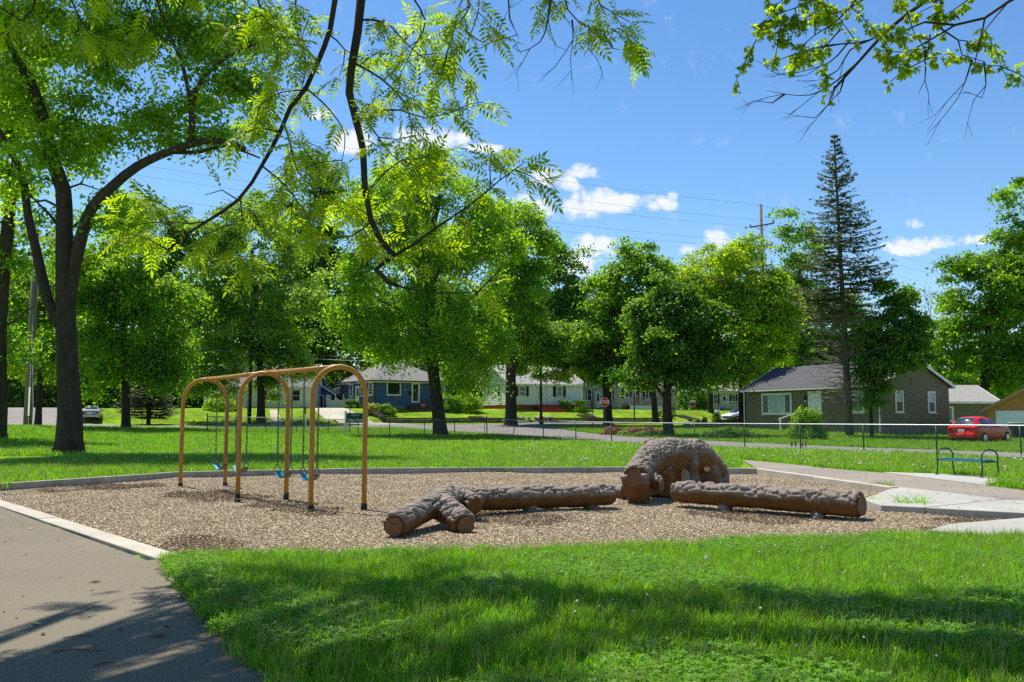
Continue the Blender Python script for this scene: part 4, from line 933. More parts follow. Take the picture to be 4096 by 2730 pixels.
# ------------------------------------------------------------------ garden walls in front of the houses
def build_walls():
    TIM = mat('wall_block', (.12, .08, .05), rough=.95, var=.25, scale=5, bump=.4); rng = random.Random(4)
    # wall along the street: courses of blocks
    def block_wall(name, P, h, lab, bl=.62, ch=.16, m=TIM, dz=-.45):
        root = empty(name, on_g(*P[0]) , lab, 'retaining wall')
        for (a, b) in zip(P[:-1], P[1:]):
            A = Vector((*a, 0)); B = Vector((*b, 0)); L = (B - A).length; d = (B - A) / L; n = max(1, round(L / bl)); nc = max(1, round(h / ch))
            for c in range(nc):
                for k in range(n):
                    p = A + d * ((k + .5 + (.25 if c % 2 else -.25)) * L / n); z0 = zt(p.x, p.y - 1.2) - .1
                    o = MB().box(Vector((p.x, p.y, z0 + (c + .5) * ch)), (L / n - .02, .34 + rng.uniform(-.03, .03), ch - .015), d, d.cross(UP), UP).build('block', m, root)
        return root
    block_wall('retaining_wall', [(-12.6, 87.6), (-5.5, 90.6), (-1.0, 92.6)], .64, 'brown block retaining wall along the street below the blue house')
    block_wall('retaining_wall', [(4.4, 94.9), (9.5, 97.1), (15, 99.6), (17.5, 102.6)], .56, 'low block wall along the street below the tan house', .7)
    block_wall('retaining_wall', [(18.4, 103.6), (19.2, 107.0), (20.2, 110)], .9, 'tan block wall beside the walk right of the tan house', .8, .2, mat('wall_tan', (.27, .215, .15), rough=.95, var=.2))
    # stepped wall up the drive
    root = empty('stepped_wall', on_g(-13.5, 88), 'stepped brown block wall climbing beside the driveway of the blue house', 'retaining wall')
    for k in range(6):
        x, y = -12.9 - .42 * k, 88.0 + .75 * k; z1 = 1.72 + .19 * k
        o = MB().box((x, y, (z1 + .6) / 2), (.5, .84, z1 - .6), (.85, .5, 0), (-.5, .85, 0), UP).build('wall_step', TIM, root); MB().box((x - .02, y, z1 + .03), (.66, .86, .07), (.85, .5, 0), (-.5, .85, 0), UP).build('cap_stone', CONC_OLD, o)
    # rockery below the white house
    root = empty('rock_wall', on_g(1.5, 93), 'rough field stone rockery on the slope below the middle white house', 'rock wall')
    ico = None
    for k in range(70):
        t = rng.random(); p = Vector((-.6 + 5.2 * t, 92.4 + 2.4 * t, 0)); c = rng.random(); p.y += c * 1.2; z = zt(p.x, p.y) + .05
        vs = []; r = rng.uniform(.16, .34); me = MB()
        for s in [(1, 0, 0), (-1, 0, 0), (0, 1, 0), (0, -1, 0), (0, 0, .8), (0, 0, -.8), (.6, .6, .5), (-.6, .6, .5), (.6, -.6, .5), (-.6, -.6, .5)]: vs.append(Vector(s) * r * rng.uniform(.8, 1.2))
        import bmesh
        bm = bmesh.new()
        for q in vs: bm.verts.new(q + Vector((p.x, p.y, z)))
        bmesh.ops.convex_hull(bm, input=bm.verts); m2 = bpy.data.meshes.new('stone'); bm.to_mesh(m2); bm.free(); new_obj('stone', m2, root, STONE)
    # timber edged flower bed at the corner, garden steps
    root = empty('raised_bed', on_g(16.3, 74), 'timber edged raised flower bed left of the ranch house', 'flower bed')
    TB = mat('bed_timber', (.20, .115, .06), rough=.9, var=.2, stretch=(.3, .3, 1)); STN = mat('bed_gravel', (.42, .37, .28), rough=.95, var=.25, scale=7)
    for (x0, x1, y, z0, h) in [(13.2, 20.0, 73.4, .55, .32), (12.6, 19.6, 70.2, .45, .18)]:
        n = 4
        for k in range(n):
            a, b = x0 + (x1 - x0) * k / n, x0 + (x1 - x0) * (k + 1) / n; MB().box(((a + b) / 2, y, z0 + h / 2), (b - a - .02, .2, h)).build('timber', TB, root); MB().box(((a + b) / 2, y - .0, z0 + h + .03), (b - a - .01, .28, .055)).build('cap_board', STN, root)
    MB().box((16.6, 75.0, .68), (6.6, 3.0, .4)).build('soil', mat('bed_soil', (.16, .11, .07), rough=1, var=.3, scale=6), root)
    for (x0, y0, dx, dy, lab, n) in [(20.5, 108.8, .28, -.55, 'timber garden steps down the lawn of the small white house', 6), (-3.9, 93.3, .1, -.5, 'brown steps in the lawn between blue and white house', 5), (8.0, 99.6, .25, -.5, 'timber steps with side board below the tan house', 5)]:
        r = empty('garden_steps', on_g(x0, y0), lab, 'steps')
        for k in range(n):
            p = Vector((x0 + dx * k, y0 + dy * k, 0)); MB().box((p.x, p.y, zt(p.x, p.y + .2) + .02), (1.5, .45, .22)).build('tread', mat('step_timber', (.26, .2, .13), rough=.95, var=.2), r)
        e = Vector((x0 + dx * n, y0 + dy * n, 0)); MB().bar(on_g(x0 + .9, y0 + .3) + UP * .15, on_g(e.x + .9, e.y) + UP * .1, .12, .2).build('side_board', WOODP, r)
build_walls()

# ------------------------------------------------------------------ cars
TYRE = mat('tyre', (.015, .015, .016), rough=.9, var=.1); RIM = mat('alloy_rim', (.52, .53, .54), rough=.35, metal=.6, var=.05)
CARGLASS = mat('car_glass', (.02, .028, .032), rough=.04, spec=.9, var=.05); TAIL = mat('tail_lamp', (.35, .01, .012), rough=.2, spec=.7); HEADL = mat('head_lamp', (.75, .77, .78), rough=.12, spec=.8)
BLACKP = mat('black_plastic', (.018, .018, .02), rough=.6)
def build_car(name, label, pos, heading, paint, L, W, st, wheels, wr, cabin, plate=None):
    """st: stations along the car from rear (x=0) to front: (x, z_low, z_belt, z_top, half_low, half_belt, half_top)"""
    root = empty(name, pos, label, 'car'); fx = Vector((math.cos(heading), math.sin(heading), 0)); fy = Vector((-fx.y, fx.x, 0)); o0 = Vector(pos) - fx * (L / 2)
    def P(x, y, z): return o0 + fx * x + fy * y + UP * z
    # refine stations
    S = np.array(st, float); xs = np.unique(np.r_[S[:, 0], np.linspace(0, L, 34)]); S2 = np.c_[xs, *[np.interp(xs, S[:, 0], S[:, k]) for k in range(1, 7)]]
    rings = []
    for (x, zl, zbt, zt_, hl, hb, ht) in S2:
        up = zt_ - zbt > .12
        half = [(0, zl), (hl * .86, zl), (hl * .97, zl + .07), (hl, zl + (zbt - zl) * .4), (hb, zbt - .09), (hb * .975, zbt)]
        half += [(ht + (hb * .975 - ht) * .5, zbt + (zt_ - zbt) * .52), (ht, zt_ - .07), (ht * .86, zt_ - .015), (ht * .45, zt_ + .008), (0, zt_ + .012)] if up else [(hb * .95, zbt + (zt_ - zbt) * .5), (ht, zt_ - .012), (ht * .86, zt_), (ht * .45, zt_ + .006), (0, zt_ + .01)]
        rings.append(half)
    K = len(rings[0]); groups = {'body': [], 'side_window': [], 'windscreen': [], 'rear_window': []}
    V = []
    for x, half in zip(xs, rings):
        for y, z in half: V.append(P(x, y, z))
        for y, z in half[1:-1]: V.append(P(x, -y, z))
    M = 2 * K - 2
    def idx(i, k, sg): return i * M + (k if sg > 0 else (k if k in (0, K - 1) else K + k - 1))
    rs, re, fs_, fe = cabin                   # rear glass start/end x, windscreen start/end x
    for i in range(len(xs) - 1):
        xm = (xs[i] + xs[i + 1]) / 2
        for k in range(K - 1):
            for sg in (1, -1):
                q = (idx(i, k, sg), idx(i + 1, k, sg), idx(i + 1, k + 1, sg), idx(i, k + 1, sg))
                if sg > 0: q = q[::-1]
                g = 'body'
                if k in (5, 6) and re - .1 < xm < fs_ + .25 and abs(xm - (re * .45 + fs_ * .55)) > .055: g = 'side_window'
                elif k >= 8 and fs_ < xm < fe: g = 'windscreen'
                elif k >= 8 and rs < xm < re: g = 'rear_window'
                groups[g].append(q)
    caps = [tuple([idx(0, k, 1) for k in range(K)] + [idx(0, k, -1) for k in range(K - 2, 0, -1)]), tuple(reversed([idx(len(xs) - 1, k, 1) for k in range(K)] + [idx(len(xs) - 1, k, -1) for k in range(K - 2, 0, -1)]))]
    groups['body'] += caps
    for nm, fs in groups.items():
        if not fs: continue
        used = sorted({i for f in fs for i in f}); mp = {j: i for i, j in enumerate(used)}
        MB().add([V[j] for j in used], [tuple(mp[i] for i in f) for f in fs]).build(nm, paint if nm == 'body' else CARGLASS, root, True)
    for wx in wheels:
        for sg in (1, -1):
            hw = float(np.interp(wx, S[:, 0], S[:, 4]))
            MB().tube([P(wx, sg * (hw - .06), wr), P(wx, sg * (hw + .006), wr)], wr * 1.16, 20).build('wheel_arch', BLACKP, root)
            w = MB().tube([P(wx, sg * (hw - .2), wr), P(wx, sg * (hw - .17), wr), P(wx, sg * (hw - .0), wr), P(wx, sg * (hw + .025), wr)], [wr * .94, wr, wr, wr * .93], 22).build('wheel', TYRE, root)
            MB().tube([P(wx, sg * (hw + .02), wr), P(wx, sg * (hw + .035), wr), P(wx, sg * (hw + .045), wr)], [wr * .68, wr * .66, wr * .2], 14).build('rim', RIM, w)
    def panel(nm, x, y, z, sx, sy, sz, m, par=root): return bevel(MB().box(P(x, y, z), (sx, sy, sz), fx, fy, UP).build(nm, m, par), .015)
    zb = float(S[0, 2]); hb = float(S[0, 5])
    for sg in (1, -1):
        panel('tail_light', .05, sg * (hb - .16), zb - .13, .1, .3, .2, TAIL); panel('headlight', L - .07, sg * (float(S[-1, 5]) - .2), float(S[-1, 2]) - .12, .14, .36, .14, HEADL)
        panel('mirror', float(fs_ + .05), sg * (float(np.interp(fs_, S[:, 0], S[:, 5])) + .09), float(np.interp(fs_, S[:, 0], S[:, 2])) + .08, .12, .2, .13, paint)
        panel('door_handle', float(re * .35 + fs_ * .65) - .3, sg * (float(np.interp(2, S[:, 0], S[:, 5])) + .0), float(np.interp(2, S[:, 0], S[:, 2])) - .14, .18, .03, .03, paint)
    panel('rear_bumper', .0, 0, .42, .12, 2 * hb - .1, .2, paint); panel('front_bumper', L - .0, 0, .4, .1, 2 * float(S[-1, 5]) - .1, .2, paint); panel('grille', L + .02, 0, .58, .06, .9, .12, BLACKP)
    panel('number_plate', -.03, 0, zb - .16, .03, .36, .15, plate or WHITEP); panel('bumper_skirt', .06, 0, .26, .1, 2 * hb - .3, .1, BLACKP)
    return root
def build_cars():
    RED = mat('red_paint', (.60, .010, .016), rough=.35, var=.03, coat=.25, spec=.35); SIL = mat('silver_paint', (.42, .45, .52), rough=.3, var=.03, coat=.6, metal=.35); WHT = mat('pearl_paint', (.66, .68, .72), rough=.3, var=.03, coat=.6)
    hatch = [(0, .34, .86, .9, .70, .74, .6), (.12, .25, .92, .98, .80, .83, .62), (.45, .22, .95, 1.34, .86, .88, .56), (.95, .2, .95, 1.47, .88, .89, .57), (1.6, .2, .93, 1.5, .88, .89, .58), (2.2, .2, .91, 1.43, .88, .89, .57), (3.05, .2, .88, .98, .88, .88, .68), (3.7, .2, .8, .86, .87, .86, .62), (4.1, .24, .68, .74, .8, .8, .52), (4.25, .32, .58, .62, .66, .66, .44)]
    # red hatchback seen from rear right
    p = on_g((978 - 512) / F * 50.5, 50.5); build_car('parked_car', 'red hatchback parked on the grass before the ochre garage', p, math.radians(36), RED, 4.25, 1.78, hatch, (.82, 3.42), .31, (.1, .75, 2.15, 3.0))
    sedan = [(0, .34, .88, .93, .70, .74, .62), (.15, .24, .95, 1.0, .8, .83, .66), (.9, .2, .95, 1.03, .86, .87, .66), (1.6, .2, .93, 1.38, .87, .88, .55), (2.2, .2, .92, 1.42, .87, .88, .56), (2.7, .2, .9, 1.38, .87, .88, .55), (3.45, .2, .88, .96, .87, .87, .66), (4.2, .2, .78, .84, .86, .85, .6), (4.55, .26, .66, .72, .76, .76, .5), (4.65, .34, .56, .6, .64, .64, .42)]
    Y = 86; p = on_g((93.5 - 512) / F * Y, Y); build_car('parked_car', 'silver sedan parked on the grass verge left of the swings', p, math.radians(112), SIL, 4.65, 1.76, sedan, (.95, 3.75), .31, (.85, 1.55, 2.65, 3.4))
    suv = [(0, .42, 1.05, 1.1, .76, .8, .66), (.1, .34, 1.08, 1.5, .84, .86, .64), (.5, .3, 1.08, 1.68, .9, .91, .66), (1.6, .28, 1.06, 1.73, .91, .92, .68), (2.6, .28, 1.04, 1.68, .91, .92, .67), (3.35, .28, 1.02, 1.12, .91, .91, .74), (4.1, .28, .96, 1.02, .9, .89, .7), (4.45, .32, .82, .9, .84, .84, .6), (4.6, .4, .7, .76, .72, .72, .5)]
    Y = 107; p = on_g((738 - 512) / F * Y, Y); build_car('parked_car', 'white sports utility car facing left behind the flower bed', p, math.radians(214), WHT, 4.6, 1.84, suv, (.85, 3.65), .37, (.05, .45, 2.6, 3.3))
build_cars()

# ------------------------------------------------------------------ person beside the white car
def build_person():
    Y = 104.5; g = on_g((716.8 - 512) / F * Y, Y); x0, y0, z0 = g
    SK = mat('skin', (.16, .08, .05), rough=.6, var=.08); SH = mat('white_shirt', (.74, .75, .8), rough=.85, var=.06, scale=8); TR = mat('dark_trousers', (.03, .03, .04), rough=.9); HA = mat('dark_hair', (.012, .01, .009), rough=.8)
    root = empty('person', g, 'person in a white shirt and dark trousers standing before the white car', 'person')
    def skin(name, J, E, m, parent, sub=2):
        me = bpy.data.meshes.new(name); me.from_pydata([(x0 + j[0], y0 + j[1], z0 + j[2]) for j in J], E, []); o = new_obj(name, me, parent, m)
        o.modifiers.new('s', 'SKIN'); 
        for i, j in enumerate(J): me.skin_vertices[0].data[i].radius = (j[3], j[3] * (j[4] if len(j) > 4 else 1))
        me.skin_vertices[0].data[0].use_root = True
        md = o.modifiers.new('d', 'SUBSURF'); md.levels = sub; md.render_levels = sub
        dg = bpy.context.evaluated_depsgraph_get(); dg.update(); m2 = bpy.data.meshes.new_from_object(o.evaluated_get(dg)); o.modifiers.clear(); o.data = m2
        if not m2.materials: m2.materials.append(m)
        m2.polygons.foreach_set('use_smooth', [True] * len(m2.polygons)); return o
    J = [(0, 0, .92, .15, .75), (0, 0, 1.12, .15, .72), (0, 0, 1.32, .17, .68), (0, 0, 1.44, .1, .7), (0, 0, 1.52, .055), (0, -.02, 1.6, .07), (0, -.02, 1.7, .088, 1.1), (0, -.02, 1.77, .06),
         (-.19, 0, 1.39, .065), (-.28, -.02, 1.15, .05), (-.16, -.24, 1.08, .04), (-.1, -.3, 1.1, .04), (.19, 0, 1.39, .065), (.28, -.02, 1.15, .05), (.18, -.25, 1.1, .04), (.1, -.3, 1.12, .04),
         (-.1, 0, .86, .1), (-.11, -.02, .48, .07), (-.12, 0, .1, .05), (-.13, -.14, .05, .045), (.1, 0, .86, .1), (.12, -.02, .48, .07), (.12, 0, .1, .05), (.14, -.14, .05, .045)]
    E = [(0, 1), (1, 2), (2, 3), (3, 4), (4, 5), (5, 6), (6, 7), (2, 8), (8, 9), (9, 10), (10, 11), (2, 12), (12, 13), (13, 14), (14, 15), (0, 16), (16, 17), (17, 18), (18, 19), (0, 20), (20, 21), (21, 22), (22, 23)]
    skin('body', J, E, SK, root)
    JT = [(0, 0, .95, .165, .78), (0, 0, 1.12, .165, .76), (0, 0, 1.32, .185, .7), (0, 0, 1.45, .105, .75), (-.2, 0, 1.385, .085), (-.28, -.02, 1.16, .068), (-.2, -.16, 1.1, .058), (.2, 0, 1.385, .085), (.28, -.02, 1.16, .068), (.2, -.16, 1.12, .058)]
    skin('shirt', JT, [(0, 1), (1, 2), (2, 3), (2, 4), (4, 5), (5, 6), (2, 7), (7, 8), (8, 9)], SH, root)
    JL = [(0, 0, .93, .16, .78), (-.1, 0, .84, .112), (-.115, -.02, .48, .085), (-.12, 0, .12, .07), (.1, 0, .84, .112), (.12, -.02, .48, .085), (.12, 0, .12, .07)]
    skin('trousers', JL, [(0, 1), (1, 2), (2, 3), (0, 4), (4, 5), (5, 6)], TR, root)
    skin('hair', [(0, .0, 1.745, .09, 1.05), (0, .02, 1.79, .07)], [(0, 1)], HA, root)
build_person()

# ------------------------------------------------------------------ bins, pots
def build_yard():
    def bin_(x, y, m, lid, lab):
        p = on_g(x, y); r = empty('wheelie_bin', p, lab, 'bin')
        vs = [p + Vector((sx * a, sy * a * .95, z)) for z, a in ((.06, .25), (1.0, .31)) for sx, sy in ((-1, -1), (1, -1), (1, 1), (-1, 1))]
        MB().add(vs, [(3, 2, 1, 0), (4, 5, 6, 7), (0, 1, 5, 4), (1, 2, 6, 5), (2, 3, 7, 6), (3, 0, 4, 7)]).build('bin_body', m, r)
        bevel(MB().box(p + UP * 1.045, (.68, .66, .08)).build('lid', lid, r), .02)
        for sx in (-1, 1): MB().tube([p + Vector((sx * .27, .2, .1)), p + Vector((sx * .33, .2, .1))], .1, 10).build('wheel', TYRE, r)
    bin_((1013.5 - 512) / F * 54.5, 54.5, mat('bin_dark', (.03, .022, .022), rough=.6), mat('bin_lid_grey', (.45, .44, .42), rough=.6), 'dark brown wheelie bin with pale lid beside the ochre garage')
    bin_((1024 - 512) / F * 54.6, 54.6, mat('bin_blue', (.02, .07, .2), rough=.5), mat('bin_lid_blue', (.03, .16, .36), rough=.45), 'blue wheelie bin at the right edge beside the ochre garage')
    TC = mat('terracotta', (.36, .11, .06), rough=.85, var=.15)
    def pot(p, s, lab, m=TC):
        r = empty('flower_pot', p, lab, 'flower pot'); MB().tube([p, p + UP * .3 * s, p + UP * .31 * s, p + UP * .37 * s], [.15 * s, .21 * s, .235 * s, .235 * s], 12).build('pot', m, r)
        return r, p + UP * .4 * s
    return [pot(Vector((-20.4 + 2.95, 98.6, zt(-17.4, 98.6))), 1.5, 'terracotta pot of flowers by the picket fence'), pot(on_g(-9.6, 95.0) + UP * .2, 1.3, 'pink flower pot on the step of the blue house', mat('pink_pot', (.5, .24, .2), rough=.8))]
POTS = build_yard()

# ------------------------------------------------------------------ poles and wires
def build_poles():
    WM = mat('wire_black', (.02, .02, .022), rough=.6); INS = mat('insulator', (.2, .12, .08), rough=.3)
    def wire(a, b, sag, lab, r=.012, nm='overhead_wire', m=WM, grp=None, off=0):
        a = Vector(a); b = Vector(b); n = 14
        o = MB().tube([a.lerp(b, i / n) - UP * (4 * sag * (i / n) * (1 - i / n)) for i in range(n + 1)], r, 4, False).build(nm, m); return tag(o, lab, 'wire', grp)
    # tall line pole on the right, and the span towards the left
    Y = 95; p = Vector(((761.5 - 512) / F * Y * 1.015, Y, zt(27, 95))); top = DP(761, 204.5, Y).z
    d = Vector((-42, -24, 0)).normalized(); n = Vector((-d.y, d.x, 0))
    q0 = p - d * 75; q1 = p + d * 95; q1.z = 1; q0.z = 2
    for (b, lab, vis) in ((p, 'tall wooden line pole with cross arms above the trees', 1),):
        r = empty('utility_pole', b, lab, 'utility pole'); MB().tube([b, Vector((b.x, b.y, top))], [.22, .15], 10).build('pole', WOODP, r, True)
        for k, (dz, w) in enumerate(((-2.35, 1.3), (-4.7, 1.1), (-6.9, 1.0))):
            c = Vector((b.x, b.y, top + dz)); e = Vector((.94, -.34, 0))
            arm = MB().bar(c - e * w + Vector((0, -.15, -.14)), c + e * w + Vector((0, -.15, .14)), .12, .14).build('cross_arm', WOODP, r)
            for s in (-1, 1):
                t = c + e * w * s * .93 + Vector((0, -.15, .14 * s + .07)); MB().tube([t, t + UP * .12, t + UP * .13, t + UP * .26], [.05, .05, .1, .06], 8).build('insulator', INS, arm)
                MB().bar(c + e * w * .5 * s + Vector((0, -.1, 0)), c + Vector((0, -.1, -.65)), .05).build('brace', WOODP, r)
    labs = ['top overhead wire of the tall line', 'upper outer wire of the tall line', 'upper inner wire of the tall line', 'middle outer wire of the tall line', 'middle inner wire of the tall line', 'lower outer wire of the tall line', 'lower inner wire of the tall line']
    offs = [(0, -.1), (1.2, -2.0), (-1.2, -2.4), (1.02, -4.4), (-1.02, -4.75), (.95, -6.7), (-.95, -7.05)]
    e = Vector((.94, -.34, 0))
    for (w, dz), lb in zip(offs, labs):
        a = Vector((p.x, p.y, top + dz)) + e * w + Vector((0, -.15, 0))
        wire(a, a + d * 95 + UP * 1.0, 1.4, lb + ', spanning left of the pole', .009); wire(a, a - d * 75 - UP * 3.5, 1.2, lb + ', spanning right of the pole', .009)
    # street poles with low wires
    Y = 84; b1 = on_g((250.5 - 512) / F * Y, Y); r = tag(MB().tube([b1, b1 + UP * 4, b1 + UP * 10.4, b1 + UP * 10.5], [.17, .16, .12, .1], 10).build('utility_pole', DARKM, None, True), 'dark street pole in front of the maple behind the swings', 'utility pole')
    Y = 66; b0 = on_g((29.8 - 512) / F * Y, Y); r = empty('utility_pole', b0, 'thick weathered utility pole between the two left trunks', 'utility pole')
    MB().tube([b0 - UP * .2, b0 + UP * 6, b0 + UP * 15], [.31, .28, .2], 12).build('pole', mat('pale_pole', (.21, .17, .12), rough=.95, var=.2, scale=6, bump=.5, stretch=(1, 1, .1)), r, True)
    gw = on_g(b0.x + 3.6, b0.y - 6.5); tp = b0 + UP * 9
    MB().tube([tp, gw], .02, 5).build('guy_wire', GALV, r); g2 = gw.lerp(tp, .32); MB().tube([gw.lerp(tp, .1), g2], .06, 6).build('guy_guard', WHITEP, r)
    MB().tube([tp - UP * 1.5, gw + Vector((.2, .3, .0))], .015, 5).build('guy_wire', GALV, r)
    h = 8.4
    E1 = b1 + UP * (DP(250.5, 347, 84).z - b1.z)
    wire(DP(-60, 341, 60), E1, .5, 'dark telephone wire from the left to the dark street pole', .03); wire(E1, DP(337, 355, 92), .35, 'dark telephone wire from the street pole toward the blue house roof', .03)
    wire(DP(150, 341, 80), DP(412, 361.5, 90), .5, 'pale service wire crossing before the blue house roof', .025, m=GALV); wire(DP(400, 358, 92), DP(512, 372, 83), .6, 'dark service wire running to the white house tree', .025)
    wire(DP(330, 356, 92), DP(600, 361, 100), .6, 'thin wire passing in front of the middle trees', .02)
build_poles()
#@@PART4
# ------------------------------------------------------------------ trees
def unit(v): return v / np.maximum(np.linalg.norm(v, axis=-1, keepdims=True), 1e-9)
def leaf_quads(C, N, size, rng, aspect=.62, hang=0.0):
    """one folded rhombic leaf face per centre C with normal N"""
    n = len(C); t = unit(rng.normal(size=(n, 3)) + np.array([0, 0, -hang])); d = unit(t - N * (t * N).sum(1, keepdims=True)); s = np.cross(N, d)
    L = (size * rng.uniform(.7, 1.3, n))[:, None]; w = L * aspect * .5
    V = np.stack([C - d * L * .5, C + s * w - d * L * .05 - N * L * .06, C + d * L * .5, C - s * w - d * L * .05 - N * L * .06], 1).reshape(-1, 3)
    return V, np.arange(4 * n).reshape(-1, 4)
def lobe_px(u, v, ru, rv, Y, ry=None):
    c = DP(u, v, Y); return (c.x, c.y, c.z, ru * Y / F, (ry if ry else ru * Y / F * .9), rv * Y / F)
def grow(base_path, r0, lobes, nclump, rng, shell=.45):
    """branch skeleton reaching clump centres spread through the crown lobes"""
    vol = np.array([l[3] * l[4] * l[5] for l in lobes]) ** .8; pick = rng.choice(len(lobes), nclump, p=vol / vol.sum()); LB = np.array(lobes)[pick]
    d = unit(rng.normal(size=(nclump, 3))); r = (shell + (1 - shell) * rng.random(nclump)) ** .6; r = np.where(rng.random(nclump) < .2, rng.uniform(1.0, 1.32, nclump), r)
    C = LB[:, :3] + d * r[:, None] * LB[:, 3:6]
    out = unit(C - LB[:, :3])
    bp = lerp_path(base_path, .8); nodes = [np.array(p) for p in bp]; rad = list(np.linspace(r0, r0 * .35, len(bp)))
    order = np.argsort(np.linalg.norm(C - np.array(bp[int(len(bp) * .55)]), axis=1)); segs = []; lo = int(len(bp) * .3)
    NA = np.array(nodes[lo:]); NR = rad[lo:]
    for i in order:
        c = C[i]; dv = NA - c; dist = np.linalg.norm(dv, axis=1) + np.maximum(0, dv[:, 2]) * .9; j = int(np.argmin(dist)); p = NA[j]; L = np.linalg.norm(c - p)
        if L < .3: continue
        m1 = p + (c - p) * .35 + np.array([0, 0, .10 * L]) + rng.normal(size=3) * .05 * L; m2 = p + (c - p) * .7 + np.array([0, 0, .08 * L]) + rng.normal(size=3) * .05 * L
        ra = min(NR[j] * .75, .02 + .02 * L); segs.append(([p, m1, m2, c], [ra, ra * .75, ra * .5, .012]))
        NA = np.vstack([NA, m1, m2, c]); NR += [ra * .75, ra * .5, .02]
    return C, out, segs
def make_tree(name, label, trunk, r0, lobes, nclump, nleaf, lsize, lm, seed, cr=.9, flat=.65, barkm=None, group=None, extra=None, cat='tree', hang=0.0, upb=.5, shell=.45, aspect=.62, tvar=.22):
    nclump = int(nclump * .74); nleaf = int(nleaf * 2.0); lsize *= 1.3; cr *= 1.1; flat *= .7; shell = max(shell, .55)
    rng = np.random.default_rng(seed); b = Vector(trunk[0]); root = empty(name, b, label, cat, group)
    C, out, segs = grow(trunk, r0, lobes, nclump, rng, shell)
    tp = lerp_path(trunk, .6); R = [r0 * (1 - .62 * i / len(tp)) * (1 + .45 * math.exp(-i * 1.1)) for i in range(len(tp))]
    mb = MB().tube(tp, R, 12, True, .06, seed); barkm = barkm or BARK
    mb.build('trunk', barkm, root, True)
    lb = MB()
    for P, r in (extra or []):
        P = lerp_path(P, .5); lb.tube(P, list(np.linspace(r, r * .35, len(P))), 9, True, .05, seed)
    for P, r in segs: lb.tube(P, r, 5, False)
    if lb.v: lb.build('branches', barkm, root, True)
    n = nclump * nleaf; k = np.repeat(np.arange(nclump), nleaf); cs = cr * rng.uniform(.65, 1.3, nclump)
    off = rng.normal(size=(n, 3)) * .5; off = off * cs[k][:, None]; off[:, 2] *= flat
    off[:, 2] -= .22 * (off[:, 0] ** 2 + off[:, 1] ** 2) / cs[k]
    if hang: off[:, 2] -= np.abs(rng.normal(size=n)) * hang * cs[k]
    P = C[k] + off; N = unit(out[k] * .45 + unit(off) * .35 + np.array([0, 0, upb]) + rng.normal(size=(n, 3)) * .55)
    V, Fq = leaf_quads(P, N, lsize, rng, aspect, hang)
    tint = np.clip(rng.normal(.45, .34, nclump)[k] + rng.normal(0, tvar, n), 0, 1)
    np_mesh('crown', V, Fq, lm, root, tint)
    return root
def conifer(name, label, base, height, r0, prof, nwh, nb, lm, seed, density=1.0, dead=0.0, lean=0.0, needle=.2, group=None):
    """prof(t): branch length at relative height t"""
    rng = np.random.default_rng(seed); b = Vector(base); root = empty(name, b, label, 'tree', group)
    top = b + Vector((lean, 0, height)); tp = [b.lerp(top, i / 12) for i in range(13)]
    MB().tube(tp, list(np.linspace(r0, .03, 13)), 10, True, .04, seed).build('trunk', BARK_G if dead else BARK, root, True)
    br = MB(); db = MB(); C = []; Nn = []
    for w in range(nwh):
        t = .12 + .87 * (w / (nwh - 1)); z = t * height; L0 = prof(t)
        for k in range(nb):
            a = rng.random() * 6.283; L = L0 * rng.uniform(.75, 1.12); s = b.lerp(top, t); dv = np.array([math.cos(a), math.sin(a), 0]); isdead = dead and t < dead
            P = [np.array(s) + dv * L * f + np.array([0, 0, L * (-.16 * f + .26 * f * f) + (.35 * L * f if t > .8 else 0)]) for f in (0, .35, .7, 1.0)]
            (db if isdead else br).tube([np.array(p_) + (rng.normal(size=3) * .12 if isdead and i_ else 0) for i_, p_ in enumerate(P)], [.045 * (1.1 - t) + .012, .028, .016, .006], 4, False)
            if isdead and rng.random() < .85:
                for q in range(3):
                    f = rng.uniform(.3, 1); p = P[0] + (P[3] - P[0]) * f; e = p + np.array([rng.normal() * .5, rng.normal() * .5, -.5 * rng.random()]); db.tube([p, e], [.012, .004], 3, False)
                continue
            if isdead: continue
            ns = max(3, int(L * 9 * density)); side = np.array([-dv[1], dv[0], 0])
            for q in range(ns):
                f = rng.uniform(.12, 1.0); p = P[0] + (P[3] - P[0]) * f; p[2] = P[0][2] + L * (-.16 * f + .26 * f * f) + (.35 * L * f if t > .8 else 0)
                tl = (1.05 - f) * .42 * L * rng.uniform(.3, 1) + .1; sg = 1 if rng.random() < .5 else -1
                for h in range(max(2, int(tl * 9 * density))):
                    g = rng.random(); C.append(p + side * sg * tl * g + dv * tl * g * .55 + np.array([0, 0, -.10 * g * tl + rng.normal() * .03])); Nn.append(np.array([rng.normal() * .4, rng.normal() * .4, 1]))
    br.build('branches', BARK, root)
    if db.v: db.build('dead_branches', DEADTWIG, root)
    C = np.array(C); V, Fq = leaf_quads(C, unit(np.array(Nn)), needle, rng, .34); np_mesh('crown', V, Fq, lm, root, rng.normal(.4, .25, len(C)))
    return root
